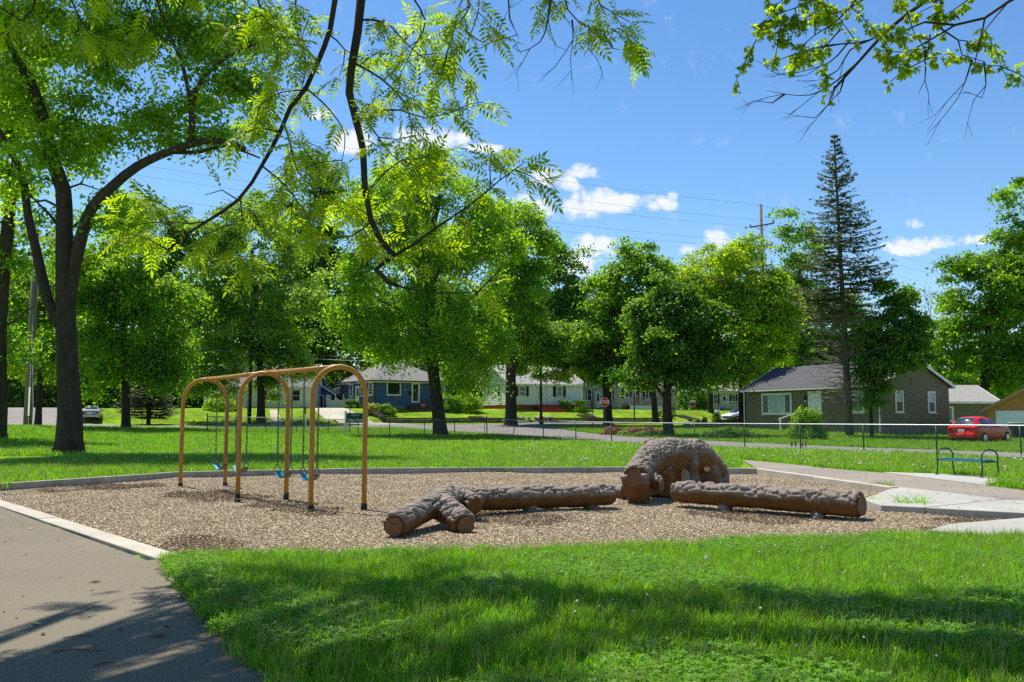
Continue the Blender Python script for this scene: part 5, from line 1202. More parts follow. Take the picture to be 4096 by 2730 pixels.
def shrub(name, label, c, rx, ry, h, n, lsize, lm, seed, group=None, cat='shrub', boxy=False, tvar=.25):
    rng = np.random.default_rng(seed); p = on_g(*c) if len(c) == 2 else Vector(c); root = empty(name, p, label, cat, group)
    d = unit(rng.normal(size=(n, 3))); d[:, 2] = np.abs(d[:, 2]) if not boxy else d[:, 2]
    if boxy: d = np.sign(d) * np.abs(d) ** .45; d = d / np.abs(d).max(1, keepdims=True)
    lump = 1 + .14 * np.sin(d[:, 0] * 7 + seed) * np.cos(d[:, 1] * 6) + .1 * np.sin(d[:, 2] * 9 + seed * 2)
    if boxy: lump = 1 + (lump - 1) * .3
    r = (.72 + .28 * rng.random(n)) * lump * (1 + rng.normal(0, .03, n))
    C = d * r[:, None] * np.array([rx, ry, h / 2 if boxy else h * .92]) + np.array([p.x, p.y, p.z + (h / 2 if boxy else h * .06)])
    V, Fq = leaf_quads(C, unit(d + rng.normal(size=(n, 3)) * .55 + np.array([0, 0, .35])), lsize, rng); np_mesh('foliage', V, Fq, lm, root, rng.normal(.42, tvar, n))
    st = MB()
    for k in range(7):
        a = k * .9 + seed; st.tube([p - UP * .05, p + Vector((math.cos(a) * rx * .3, math.sin(a) * ry * .3, h * .4)), p + Vector((math.cos(a) * rx * .6, math.sin(a) * ry * .6, h * .7))], [.025, .015, .006], 4, False)
    st.build('stems', TWIG, root); return root
def tk(pts, Y, r=None):                       # a trunk path from points of the frame at distance Y
    return [DP(u, v, Y if not isinstance(Y, list) else Y[i]) for i, (u, v) in enumerate(pts)]
def gb(u, Y): x = (u - 512) / F * Y; return on_g(x, Y) - UP * .15
def LB(lst, Y, k=1.0):
    """lobes of a crown, each with a few smaller boughs standing out of it so that the outline is uneven"""
    out = []; rg = random.Random(len(lst) * 13 + int(Y))
    for (u, v, ru, rv) in lst:
        out.append(lobe_px(u, v, ru * .82, rv * .8, Y + (math.sin(u * 1.7 + v) * ru * Y / F * .5)))
        for j in range(3):
            a = rg.random() * 6.283; f = rg.uniform(.85, 1.12); s = rg.uniform(.25, .5)
            out.append(lobe_px(u + math.cos(a) * ru * f, v - math.sin(a) * rv * f, ru * s * 1.3, rv * s, Y + rg.uniform(-1, 1) * ru * Y / F * .7))
    return out

def build_trees():
    # big tree at the left
    Y = 36; b = gb(72, Y)
    trunk = [b, *tk([(70.5, 415), (68, 370), (66, 331), (65, 285), (64, 232), (63, 190), (52, 160), (43, 119), (33, 89), (12, 45), (4, 20)], Y)]
    ex = [(tk([(66, 335), (48, 300), (36, 250), (28, 216), (22, 174), (8, 148), (-12, 110)], Y), .26),
          (tk([(67, 322), (72, 280), (82, 235), (92, 208), (113, 186), (138, 166), (171, 151), (211, 140), (245, 149)], [36, 36, 35.8, 35.6, 35.4, 35.2, 35, 34.8, 34.6]), .30),
          (tk([(190, 146), (192, 125), (191, 104), (205, 76), (230, 55), (256, 44)], 34.9), .14), (tk([(190, 100), (183, 67), (171, 37), (160, 10), (150, -20)], 34.9), .09),
          (tk([(171, 152), (200, 152), (225, 146), (260, 158)], 35.3), .09), (tk([(64, 250), (58, 225), (40, 205), (25, 190)], Y), .09)]
    lob = [(40, 60, 38, 26), (75, 40, 35, 26), (20, 100, 28, 28), (95, 85, 34, 26), (70, 110, 36, 26), (120, 120, 30, 22), (40, 150, 36, 22), (90, 150, 34, 20), (10, 190, 24, 22), (110, 190, 18, 10), (70, 5, 70, 20), (20, 20, 40, 20),
           (175, 45, 34, 22), (215, 60, 30, 22), (170, 95, 30, 16), (215, 105, 32, 18), (200, 15, 50, 18), (245, 80, 26, 20), (130, 25, 20, 14), (175, 125, 28, 10), (250, 120, 20, 14), (270, 30, 24, 20), (145, 60, 26, 18), (150, 105, 22, 14), (230, 30, 34, 20), (255, 155, 20, 10), (215, 130, 24, 10), (120, 215, 16, 10), (145, 20, 22, 16),
           (60, -40, 90, 30), (190, -40, 80, 30), (120, -90, 110, 30), (30, -130, 120, 30)]
    make_tree('ash_tree', 'big left tree with forked trunk and mossy limb reaching right', trunk, .47, LB(lob, Y), 780, 78, .15, LEAF['ash'], 3, cr=.85, flat=.6, extra=ex, hang=.25)
    Y = 50; b = gb(-5, Y)
    make_tree('ash_tree', 'dark trunked tree at the left picture edge', [b, *tk([(-4, 400), (-3, 340), (2, 280), (8, 225), (12, 170)], Y)], .62, LB([(8, 170, 34, 26), (-20, 120, 40, 40), (30, 120, 36, 30), (5, 60, 50, 40), (-30, 200, 30, 40), (10, 330, 16, 16), (40, 215, 16, 14), (20, 260, 10, 10), (-20, 300, 20, 30), (28, 345, 12, 10)], Y), 200, 80, .18, LEAF['maple'], 5, extra=[(tk([(0, 330), (18, 318), (35, 305)], Y), .08), (tk([(2, 270), (20, 262), (38, 268)], Y), .07)], hang=.2)
    # maples hanging behind the left tree
    Y = 64; b = gb(128, Y)
    make_tree('maple_tree', 'broad maple with hanging leaves behind the big left trunk', [b, *tk([(126, 390), (124, 340), (120, 290), (118, 250)], Y)], .3, LB([(120, 260, 40, 30), (150, 290, 34, 30), (95, 300, 30, 34), (150, 335, 26, 24), (110, 345, 36, 24), (170, 355, 16, 18), (172, 300, 18, 24), (130, 225, 30, 20), (100, 375, 14, 12), (128, 372, 12, 12), (175, 375, 14, 12), (150, 365, 20, 14), (185, 340, 14, 20)], Y), 330, 90, .2, LEAF['maple'], 8, cr=1.0, hang=.3)
    Y = 78; b = gb(40, Y)
    make_tree('maple_tree', 'leafy maple beyond the weathered pole at far left', [b, *tk([(40, 380), (42, 330), (44, 290)], Y)], .3, LB([(45, 330, 30, 26), (20, 345, 24, 22), (70, 345, 22, 26), (45, 290, 34, 26), (15, 300, 20, 24), (50, 370, 24, 14), (80, 300, 20, 24)], Y), 150, 80, .24, LEAF['maple'], 9, cr=1.1)
    # fine leaved maple behind the swings
    Y = 86; b = gb(262, Y)
    make_tree('maple_tree', 'wide pale leaved maple behind the swing beam', [b, *tk([(261, 395), (259, 350), (256, 300), (252, 250)], Y)], .4, LB([(245, 222, 26, 20), (278, 240, 24, 20), (212, 245, 20, 22), (225, 270, 32, 26), (280, 280, 34, 28), (250, 300, 44, 30), (210, 320, 26, 32), (295, 330, 24, 30), (240, 350, 38, 26), (285, 365, 24, 20), (205, 365, 16, 22), (300, 372, 14, 14), (262, 325, 30, 26), (215, 388, 18, 14), (240, 385, 20, 14), (275, 388, 18, 12), (195, 385, 10, 14)], Y), 430, 90, .24, LEAF['silver'], 11, cr=1.15, tvar=.3)
    Y = 112; b = gb(312, Y)
    make_tree('maple_tree', 'tall dark maple between the pale maple and the centre tree', [b, *tk([(312, 380), (314, 330), (316, 270), (318, 230)], Y)], .4, LB([(315, 235, 28, 34), (335, 205, 16, 26), (318, 178, 20, 20), (298, 200, 18, 20), (300, 280, 30, 36), (335, 280, 22, 44), (345, 330, 18, 34), (315, 330, 28, 30)], Y), 260, 80, .32, LEAF['maple_dark'], 12, cr=1.5)
    Y = 118; b = gb(205, Y)
    make_tree('maple_tree', 'tall maple rising behind the left foliage near the wires', [b, *tk([(205, 350), (205, 280), (206, 240)], Y)], .4, LB([(200, 240, 26, 26), (180, 250, 22, 34), (225, 235, 20, 24), (160, 235, 18, 28), (262, 215, 20, 16), (290, 225, 18, 18), (140, 215, 16, 20)], Y), 170, 80, .32, LEAF['maple_dark'], 13, cr=1.5)
    # centre tree
    Y = 60; b = gb(441, Y)
    ex = [(tk([(431, 345), (455, 315), (480, 290), (500, 270)], Y), .16), (tk([(429, 330), (400, 310), (378, 300)], Y), .13), (tk([(428, 300), (445, 255), (462, 215), (470, 190)], Y), .15), (tk([(427, 290), (405, 240), (390, 200)], Y), .14), (tk([(432, 355), (460, 350), (480, 362)], Y), .08)]
    make_tree('locust_tree', 'tall light green tree with leaning dark trunk in the middle', [b, *tk([(438, 410), (434, 375), (431, 350), (428, 320), (426, 285), (430, 240), (440, 195)], Y)], .46, LB([(442, 156, 22, 10), (402, 166, 20, 12), (450, 172, 26, 16), (418, 182, 34, 20), (378, 198, 34, 24), (482, 210, 24, 20), (395, 240, 46, 24), (450, 245, 48, 26), (352, 262, 18, 18), (365, 315, 30, 18), (345, 330, 14, 14), (395, 342, 24, 12), (440, 325, 38, 28), (480, 335, 22, 26), (470, 368, 22, 16), (492, 290, 12, 22), (420, 290, 30, 22), (330, 340, 10, 12), (340, 300, 12, 16), (500, 345, 10, 16)], Y), 660, 85, .19, LEAF['locust'], 15, cr=.9, extra=ex, hang=.55, aspect=.5)
    Y = 81; b = gb(511, Y)
    make_tree('locust_tree', 'tree with thick brown trunk before the middle white house', [b, *tk([(511, 380), (511, 345), (510, 310), (514, 275), (516, 240)], Y)], .55, LB([(522, 215, 20, 20), (505, 250, 24, 24), (535, 255, 14, 30), (528, 295, 22, 28), (497, 300, 20, 28), (510, 330, 26, 18), (535, 325, 16, 18), (492, 225, 14, 18)], Y), 280, 85, .22, LEAF['locust'], 16, cr=1.0, hang=.4, extra=[(tk([(511, 340), (530, 318), (545, 300)], Y), .16), (tk([(511, 335), (495, 310), (488, 290)], Y), .14)])
    Y = 83; b = gb(541, Y)
    make_tree('maple_tree', 'small maple before the middle white house', [b, *tk([(541, 395), (541, 370), (543, 345)], Y)], .14, LB([(548, 350, 26, 16), (522, 358, 14, 12), (578, 355, 16, 16), (556, 332, 20, 12), (535, 342, 14, 10), (590, 342, 12, 14), (560, 372, 18, 10)], Y), 200, 85, .2, LEAF['silver'], 17, cr=.8)
    Y = 80; b = gb(607.5, Y)
    make_tree('maple_tree', 'round green maple behind the stop sign', [b, *tk([(607, 390), (608, 350), (612, 310), (620, 275)], Y)], .42, LB([(625, 275, 26, 24), (640, 254, 18, 14), (658, 275, 20, 20), (605, 310, 22, 24), (640, 315, 34, 26), (615, 350, 26, 18), (592, 340, 14, 18), (665, 305, 18, 20), (650, 345, 22, 16), (598, 372, 16, 9), (625, 374, 18, 9), (580, 360, 10, 12)], Y), 400, 85, .24, LEAF['maple'], 18, cr=1.05)
    Y = 60; b = gb(668, Y)
    make_tree('maple_tree', 'dark forked maple on the street corner right of stop sign', [b, *tk([(667, 405), (668, 375), (670, 345), (672, 320)], Y)], .34, LB([(672, 312, 28, 22), (655, 345, 26, 18), (692, 340, 24, 22), (676, 355, 24, 16), (640, 365, 14, 12), (705, 315, 18, 18), (650, 320, 18, 16), (700, 365, 14, 12), (660, 285, 14, 12), (690, 375, 16, 9), (650, 376, 14, 8), (715, 345, 14, 16), (685, 290, 12, 12)], Y), 350, 85, .2, LEAF['maple_dark'], 19, cr=.85, extra=[(tk([(667, 400), (655, 385), (646, 365)], Y), .15), (tk([(668, 390), (682, 370), (692, 350)], Y), .14)])
    Y = 90; b = gb(655, Y)
    make_tree('maple_tree', 'ivy clad leaning trunk maple before the tan porch', [b, *tk([(654, 400), (652, 375), (650, 345)], Y)], .35, LB([(650, 340, 18, 16), (640, 358, 12, 10), (662, 352, 12, 12)], Y), 60, 70, .24, LEAF['maple_dark'], 20)
    Y = 77; b = gb(742, Y)
    make_tree('linden_tree', 'yellow green tree with dark trunk left of the ranch house', [b, *tk([(742, 400), (742, 365), (742, 330), (744, 290)], Y)], .36, LB([(722, 290, 24, 22), (745, 262, 18, 20), (768, 290, 24, 26), (715, 325, 20, 22), (750, 325, 32, 26), (776, 330, 16, 22), (700, 280, 12, 16), (735, 350, 26, 14), (725, 258, 12, 10), (760, 355, 18, 12), (722, 372, 16, 10), (752, 372, 14, 9), (785, 300, 12, 18)], Y), 400, 85, .23, LEAF['lime'], 21, cr=1.0)
    Y = 108; b = gb(800, Y)
    make_tree('maple_tree', 'bright green tree directly behind the tall spruce', [b, *tk([(800, 380), (800, 330), (800, 270)], Y)], .4, LB([(798, 225, 13, 16), (800, 250, 20, 20), (790, 285, 24, 26), (825, 300, 22, 24), (850, 325, 24, 26), (800, 330, 30, 26), (835, 350, 26, 20), (870, 345, 18, 20)], Y), 260, 80, .3, LEAF['maple'], 22, cr=1.4)
    Y = 57; b = gb(870, Y)
    make_tree('maple_tree', 'slender dark maple in front of the ranch house gable', [b, *tk([(871, 400), (873, 375), (878, 345), (884, 310)], Y)], .11, LB([(890, 292, 16, 14), (905, 318, 20, 18), (882, 330, 20, 18), (908, 345, 18, 14), (872, 358, 14, 14), (895, 362, 18, 12), (876, 385, 9, 9), (915, 300, 10, 8), (862, 335, 12, 14), (870, 402, 6, 6)], Y), 165, 85, .19, LEAF['maple_dark'], 23, cr=.75)
    Y = 84; b = gb(985, Y)
    make_tree('maple_tree', 'tall leafy tree at the right edge behind the garages', [b, *tk([(985, 390), (987, 350), (992, 300), (1005, 250)], Y)], .45, LB([(1020, 205, 18, 26), (1012, 240, 22, 16), (982, 268, 26, 14), (955, 282, 12, 9), (1010, 285, 34, 24), (965, 320, 30, 24), (1005, 330, 34, 30), (945, 350, 18, 20), (975, 360, 30, 18), (1015, 370, 28, 24), (948, 378, 14, 12), (1050, 260, 40, 60), (965, 392, 18, 9), (990, 398, 20, 8), (935, 365, 10, 14)], Y), 500, 85, .25, LEAF['maple'], 24, cr=1.15)
    Y = 122; b = gb(566, Y)
    make_tree('maple_tree', 'dark tree peeking out right of the locust crowns', [b, *tk([(566, 380), (566, 320), (566, 280)], Y)], .4, LB([(566, 258, 16, 16), (552, 285, 22, 22), (580, 285, 14, 20), (575, 315, 22, 22), (550, 320, 20, 22)], Y), 150, 80, .34, LEAF['maple_dark'], 25, cr=1.5)
    Y = 118; b = gb(710, Y)
    make_tree('linden_tree', 'thin topped light tree between maple and line pole', [b, *tk([(710, 380), (712, 320), (716, 265)], Y)], .35, LB([(700, 262, 14, 16), (728, 255, 16, 14), (712, 285, 24, 20), (690, 290, 18, 24), (750, 270, 14, 18)], Y), 110, 80, .3, LEAF['lime'], 26, cr=1.3)
    # tall spruce
    Y = 58; b = gb(848, Y); h = DP(834, 134, Y).z - b.z
    def prof(t): return float(np.interp(t, [.1, .2, .3, .42, .55, .7, .85, .95, 1], [2.6, 3.0, 3.1, 3.5, 3.4, 2.4, 1.25, .5, .15]))
    conifer('spruce_tree', 'tall sparse spruce with bare lower branches before the ranch house', b, h, .27, prof, 58, 7, LEAF['spruce'], 31, density=.78, dead=.4, lean=DP(834, 134, Y).x - b.x, needle=.3)
    Y = 82; b = gb(150, Y)
    conifer('spruce_tree', 'dense dark spruce behind the small white road sign', b, 7.4, .2, lambda t: float(np.interp(t, [0, .1, .5, 1], [3.2, 3.2, 2.2, .1])), 26, 9, LEAF['spruce'], 33, density=1.0, needle=.26)
    # bare far tree
    rng = np.random.default_rng(7); Y = 135; b = gb(934, Y); root = empty('bare_tree', b, 'bare twiggy tree in the gap right of the slender maple', 'tree'); mb = MB()
    def twig(p, d, L, r, n):
        q = p + d * L; mb.tube([p, (p + q) / 2 + Vector(rng.normal(size=3)) * L * .04, q], [r, r * .8, r * .55], 4, False)
        if n > 0:
            for k in range(3): twig(p.lerp(q, rng.uniform(.55, 1)), (d + Vector(rng.normal(size=3)) * .38 + UP * .12).normalized(), L * .62, r * .55, n - 1)
    for s in (-1, 1, 0): twig(b + Vector((s * 1.2, 0, 0)), Vector((s * .12, 0, 1)).normalized(), 9.5, .16, 5)
    mb.build('branches', DEADTWIG, root)
    # wooded hillside behind everything
    rng = np.random.default_rng(77); C = []; N = []; tu = [-80, 0, 180, 300, 350, 540, 560, 590, 640, 700, 790, 860, 925, 960, 1100]; tv = [150, 185, 245, 245, 250, 262, 300, 325, 310, 305, 300, 325, 358, 340, 300]
    for k in range(2900):
        u = rng.uniform(-80, 1100); Yk = np.interp(u, [-80, 120, 200, 330, 450, 600, 700, 780, 800, 1100], [104, 104, 112, 114, 120, 128, 142, 142, 104, 100]) + min(rng.exponential(24), 80); v0 = np.interp(u, tu, tv) + rng.uniform(0, 22) + max(0, (150 - Yk)) * .55; v = v0 + (418 - v0) * rng.random() ** .8; c = DP(u, v, Yk)
        if c.z < zt(c.x, c.y) + .6: c.z = zt(c.x, c.y) + rng.uniform(.3, 3)
        o = rng.normal(size=(46, 3)) * np.array([1.5, 1.5, .8]); C.append(np.array(c) + o); N.append(unit(unit(o) * .5 + np.array([0, 0, .5]) + rng.normal(size=(46, 3)) * .5))
    C = np.concatenate(C); V, Fq = leaf_quads(C, np.concatenate(N), .85, rng); o = np_mesh('woodland', V, Fq, LEAF['wood'], None, np.repeat(rng.normal(.4, .25, 2900), 46) + rng.normal(0, .15, len(C)))
    tag(o, 'dense wooded hillside behind the houses', 'woodland', kind='stuff')
    tr = MB()
    for k in range(60):
        u = rng.uniform(-60, 1080); Yk = rng.uniform(142, 170); p = on_g((u - 512) / F * Yk, Yk); tr.tube([p - UP * .5, p + UP * rng.uniform(5, 9)], [.28, .15], 5, False)
    tag(tr.build('woodland_trunks', BARK), 'dark trunks standing in the far wood', 'woodland', kind='stuff')
build_trees()

# ------------------------------------------------------------------ shrubs and flowers
def build_shrubs():
    z5 = lambda x, y: ((2600 + .2975 * x) / 4, (1380 + .2975 * y) / 4)
    X = lambda u, Y: (u - 512) / F * Y
    shrub('shrub', 'loose bright green bush before the door of the ranch house', (X(805.5, 53.5), 53.5), 1.15, 1.1, 1.95, 5200, .13, LEAF['maple'], 41)
    shrub('hedge', 'yellow green rounded shrub left of the clipped hedge at the blue house', (X(373, 90.5), 90.5), 1.0, .8, 1.25, 1800, .17, LEAF['yellow'], 42)
    shrub('hedge', 'clipped oval green hedge under the window of the blue house', (X(385, 90.6), 90.6), 1.3, .8, 1.15, 2600, .16, LEAF['maple'], 43)
    shrub('shrub', 'dark low shrub beside the side door of the blue house', (X(353, 94.5), 94.5), 1.1, .7, 1.0, 1500, .18, LEAF['maple_dark'], 44)
    shrub('hedge', 'boxy clipped hedge at the right of the middle white house', (X(572.5, 102), 102), 1.5, .8, 1.25, 3000, .17, LEAF['maple'], 45, boxy=True)
    shrub('shrub', 'arching light shrub between blue and white house', (X(466, 96.5), 96.5), 1.9, 1.2, 2.2, 2600, .22, LEAF['lime'], 46)
    shrub('shrub', 'loose green shrub right of the blue house corner', (X(449, 95.6), 95.6), 1.4, 1.0, 1.7, 1800, .22, LEAF['locust'], 47)
    shrub('shrub', 'tall dark shrub left of the small white house', (X(692, 122), 122), 2.6, 1.6, 3.4, 2600, .3, LEAF['maple_dark'], 48)
    shrub('shrub', 'bright shrub at the left wall of the small white house', (X(699, 124), 124), 1.6, 1.0, 3.0, 1500, .28, LEAF['lime'], 49)
    shrub('shrub', 'round shrub on the lawn right of the tan porch', (X(664, 106), 106), 1.1, .9, .9, 900, .22, LEAF['maple'], 50)
    shrub('shrub', 'leafy plants under the tree before the far left white house', (X(222, 91), 91), 1.9, 1.0, 1.3, 1500, .22, LEAF['lime'], 51)
    g = 'red barberry bushes on the street corner'
    for i, (u, w, h, lab) in enumerate([(612.5, .84, .62, 'leftmost rounded red barberry bush under the stop sign'), (633, .75, .58, 'second red barberry bush from the stop sign'), (647, .9, .6, 'widest red barberry bush right of the stop sign'), (657, .5, .4, 'smallest red barberry bush at the right of the row')]):
        shrub('barberry_bush', lab, (X(u, 61), 61), w, .6, h, 1300, .11, LEAF['red'], 60 + i, g)
    for i, (u, lab) in enumerate([(622.5, 'pale hosta clump between first and second barberry'), (641, 'pale hosta clump between second and third barberry'), (652, 'pale hosta clump behind the widest barberry'), (663, 'pale hosta clump ending the barberry row')]):
        shrub('hosta', lab, (X(u, 60.4), 60.4), .5, .35, .35, 260, .16, LEAF['hosta'], 70 + i, 'hostas along the barberry row', 'plant')
    for i, (u, w, h, lab) in enumerate([(710, .9, .62, 'leftmost low dark shrub across the road'), (722, 1.0, .8, 'second low dark shrub across the road'), (735, 1.1, .85, 'third and largest low dark shrub across the road'), (751, .62, .5, 'small dark shrub below the picture window')]):
        shrub('shrub', lab, (X(u, 54.6), 54.6), w, .7, h, 1300, .12, LEAF['maple_dark'], 80 + i, 'dark shrubs along the road')  # dark leaf green puts the shadow on these shrubs into their colour
    bed = [(697, .35, .5, 'yellow', 'low yellow plant at the left of the raised bed'), (704, .3, .7, 'red', 'small red plant in the raised bed'), (715.5, .4, 1.25, 'yellow', 'tall yellow green plant hiding the person'), (719.5, .42, .55, 'red', 'low coral red flowers before the white car'), (727, .4, .5, 'lime', 'low lime green plant before the car bumper'), (730.5, .55, .9, 'silver', 'grey green mound plant before the white car'), (738.5, .72, .85, 'red', 'large coral red shrub at the right of the raised bed')]
    for i, (u, w, h, lm, lab) in enumerate(bed):
        p = Vector((X(u, 75.2), 75.2, .88)); shrub('bed_plant', lab, p, w, .4, h, 600, .12, LEAF[lm], 90 + i, None, 'plant')
    for i in range(7):
        p = Vector((X(686 + i * 8, 73.9), 73.9, .88)); shrub('hosta', 'pale hosta number %s from the left on the raised bed' % ['one', 'two', 'three', 'four', 'five', 'six', 'seven'][i], p, .36, .22, .3, 160, .13, LEAF['hosta'], 110 + i, 'hostas on the raised bed', 'plant')
    for i, (r, p) in enumerate(POTS):
        rng = np.random.default_rng(i); d = unit(rng.normal(size=(260, 3))); C = np.array(p) + d * np.array([.4, .35, .3]) * rng.random((260, 1)) ** .4
        V, Fq = leaf_quads(C, unit(d + np.array([0, 0, .4])), .13, rng); np_mesh('flowers', V, Fq, LEAF['lime'] if i == 0 else LEAF['red'], r, rng.random(260))
build_shrubs()

# ------------------------------------------------------------------ walnut boughs overhead
def pinnate(seed, npair=6, L=.30):
    """template of one feathered leaf along +x, normal +z; drooping leaflets"""
    V = []; Fq = []
    def leaflet(p, d, l, w, dr):
        s = Vector((-d.y, d.x, 0)); k = len(V)
        a = p; m = p + d * l * .45 + Vector((0, 0, -dr * .35)); e = p + d * l + Vector((0, 0, -dr))
        V.extend([a, m + s * w + Vector((0, 0, .006)), e, m - s * w + Vector((0, 0, .006))]); Fq.append((k, k + 1, k + 2, k + 3))
    rng = random.Random(seed)
    for i in range(npair):
        t = .18 + .76 * i / (npair - 1); x = L * t; z = -.07 * t * t; l = .105 * (1 - .35 * abs(t - .5) * 2) * rng.uniform(.85, 1.15)
        for sg in (1, -1): leaflet(Vector((x, 0, z)), Vector((.5, sg * .87, 0)).normalized(), l, l * .17, l * rng.uniform(.1, .55))
    leaflet(Vector((L, 0, -.07)), Vector((1, 0, 0)), .1, .018, .04)
    k = len(V); V.extend([Vector((0, .002, 0)), Vector((L, .002, -.07)), Vector((L, -.002, -.07)), Vector((0, -.002, 0))]); Fq.append((k, k + 1, k + 2, k + 3))
    return np.array([tuple(v) for v in V]), np.array(Fq)
def place_leaves(tmpl, P, D, rng, smin=.75, smax=1.25):
    """copies of a leaf template at points P heading along D"""
    n = len(P); x = unit(D); z = unit(np.array([0, 0, 1.0]) + rng.normal(size=(n, 3)) * .45); y = unit(np.cross(z, x)); z = np.cross(x, y); s = rng.uniform(smin, smax, n)
    Vs = []; Fs = []; k = 0; which = rng.integers(0, len(tmpl), n); T = []
    for w, (TV, TF) in enumerate(tmpl):
        i = np.where(which == w)[0]
        M = np.stack([x[i], y[i], z[i]], 1) * s[i][:, None, None]
        W = np.einsum('va,nab->nvb', TV, M) + P[i][:, None, :]
        Vs.append(W.reshape(-1, 3)); Fs.append((TF[None] + (np.arange(len(i)) * len(TV))[:, None, None] + k).reshape(-1, 4)); k += len(i) * len(TV); T.append(np.repeat(rng.normal(.5, .25, len(i)), len(TF)))
    return np.concatenate(Vs), np.concatenate(Fs), np.concatenate(T)
def sprig(seed, n=9, L=.16):
    """template of a shoot with simple pointed leaves in a loose rosette"""
    V = []; Fq = []; rng = random.Random(seed)
    for i in range(n):
        a = i * 2.4 + rng.uniform(-.4, .4); t = rng.uniform(.2, 1); p = Vector((L * t * .8, 0, 0)); d = Vector((.7, math.cos(a) * .9, math.sin(a) * .6 - .25)).normalized(); s = d.cross(Vector((rng.uniform(-1, 1), rng.uniform(-1, 1), 1))).normalized(); l = rng.uniform(.06, .1); k = len(V)
        m = p + d * l * .5; V.extend([p, m + s * l * .3, p + d * l + Vector((0, 0, -.012)), m - s * l * .3]); Fq.append((k, k + 1, k + 2, k + 3))
    return np.array([tuple(v) for v in V]), np.array(Fq)
def build_boughs():
    tmw = [pinnate(1, 6, .30), pinnate(2, 7, .34), pinnate(3, 5, .24)]; tmo = [sprig(1), sprig(2, 11), sprig(3, 7)]
    def bough_tree(name, label, trunk, limbs, twigs, seed, lm, canopy, ncan, ls=(.6, 1.05), dead=(), more=2, tm=None):
        tm = tm or tmw
        rng = np.random.default_rng(seed); root = empty(name, trunk[0], label, 'tree')
        MB().tube(lerp_path(trunk, .6), list(np.linspace(.42, .22, len(lerp_path(trunk, .6)))), 12, True, .06, seed).build('trunk', BARK, root, True)
        for P, r, r1 in limbs:
            Q = lerp_path(P, .18); MB().tube(Q, list(np.linspace(r, r1, len(Q))), 8, True, .05, seed).build('limb', BARK, root, True)
        tw = MB(); LP = []; LD = []
        for P, r, dens in twigs:
            Q = lerp_path(P, .12); tw.tube(Q, list(np.linspace(r, .004, len(Q))), 5, False)
            for i in range(1, len(Q)):
                d = (Q[i] - Q[i - 1]).normalized(); t = i / len(Q)
                if rng.random() < dens * (.35 + .65 * t):
                    for c in range(more + (t > .4) + (t > .8)):
                        sd = Vector(rng.normal(size=3)); sd = (sd - d * sd.dot(d)).normalized(); h = d * .55 + sd * .8 + Vector((0, 0, -.25)); LP.append(Q[i]); LD.append(h)
                # little side shoots
                if dens > 0 and rng.random() < .34 * dens:
                    sd = Vector(rng.normal(size=3)); sd.z *= .5; sd = (sd - d * sd.dot(d)).normalized(); e = Q[i] + (d * .5 + sd).normalized() * rng.uniform(.25, .6); tw.tube([Q[i], (Q[i] + e) / 2 + UP * .03, e], [.007, .005, .003], 4, False)
                    for c in range(4 + 3 * more): f = rng.uniform(.2, 1); LP.append(Q[i].lerp(e, f)); LD.append((e - Q[i]).normalized() * .6 + Vector(rng.normal(size=3)) * .55 + Vector((0, 0, -.25)))
        for P in dead:
            Q = lerp_path(P, .1); tw.tube(Q, list(np.linspace(.012, .003, len(Q))), 4, False)
            for i in range(2, len(Q)):
                if rng.random() < .5:
                    d = (Q[i] - Q[i - 1]).normalized(); sd = Vector(rng.normal(size=3)); e = Q[i] + (d + sd * .5).normalized() * rng.uniform(.12, .45); mid = (Q[i] + e) / 2 + Vector(rng.normal(size=3)) * .02; tw.tube([Q[i], mid, e], [.005, .004, .002], 3, False)
                    for c in range(2): sd = Vector(rng.normal(size=3)); f = e + ((e - Q[i]).normalized() + sd * .6).normalized() * rng.uniform(.06, .2); tw.tube([mid.lerp(e, rng.random()), f], [.003, .0015], 3, False)
        tag(tw.build('twigs', BARK, root), kind='stuff')
        V, Fq, T = place_leaves(tm, np.array([tuple(p) for p in LP]), np.array([tuple(p) for p in LD]), rng, *ls); np_mesh('leaves', V, Fq, lm, root, T)
        # the crown above the frame: its leaves dapple the grass
        if len(canopy):
            CB = np.repeat(np.array(canopy), [max(4, int(135 * c[3] ** 2)) for c in canopy], axis=0); ncan = len(CB); d = rng.normal(size=(ncan, 3)) * .6; P = CB[:, :3] + d * CB[:, 3:6]
            D = rng.normal(size=(ncan, 3)); D[:, 2] = D[:, 2] * .3 - .2; V, Fq, T = place_leaves(tmw, P, D, rng, .9, 1.3); np_mesh('crown', V, Fq, lm, root, T)
            br = MB(); hub = Vector(trunk[-1])
            for c in canopy:
                e = Vector(c[:3]); br.tube([hub, hub.lerp(e, .5) + UP * .6, e], [.1, .06, .02], 6, False)
                for k in range(3): f = e + Vector(rng.normal(size=3)) * .5 * c[3]; br.tube([hub.lerp(e, .75), f], [.025, .008], 4, False)
            br.build('crown_limbs', BARK, root)
        return root
    def q(lst): return [DP(u, v, Y) for (u, v, Y) in lst]
    # left walnut: trunk stands outside the frame on the left
    tr = [Vector((-7.6, 4.6, 0)), Vector((-7.5, 4.7, 3)), Vector((-7.2, 5.0, 6)), Vector((-6.6, 5.6, 8.6))]
    hub = tr[-1]
    H1 = [hub, Vector((-4.5, 7.0, 9.4)), Vector((-2.4, 8.6, 8.0))] + q([(362, -40, 8.9), (361, 0, 8.9), (358, 30, 8.9), (351, 70, 8.9), (349, 92, 8.9), (356, 120, 8.9), (363, 150, 8.8), (365, 190, 8.8), (371, 220, 8.7), (382, 242, 8.7), (394, 256, 8.6)])
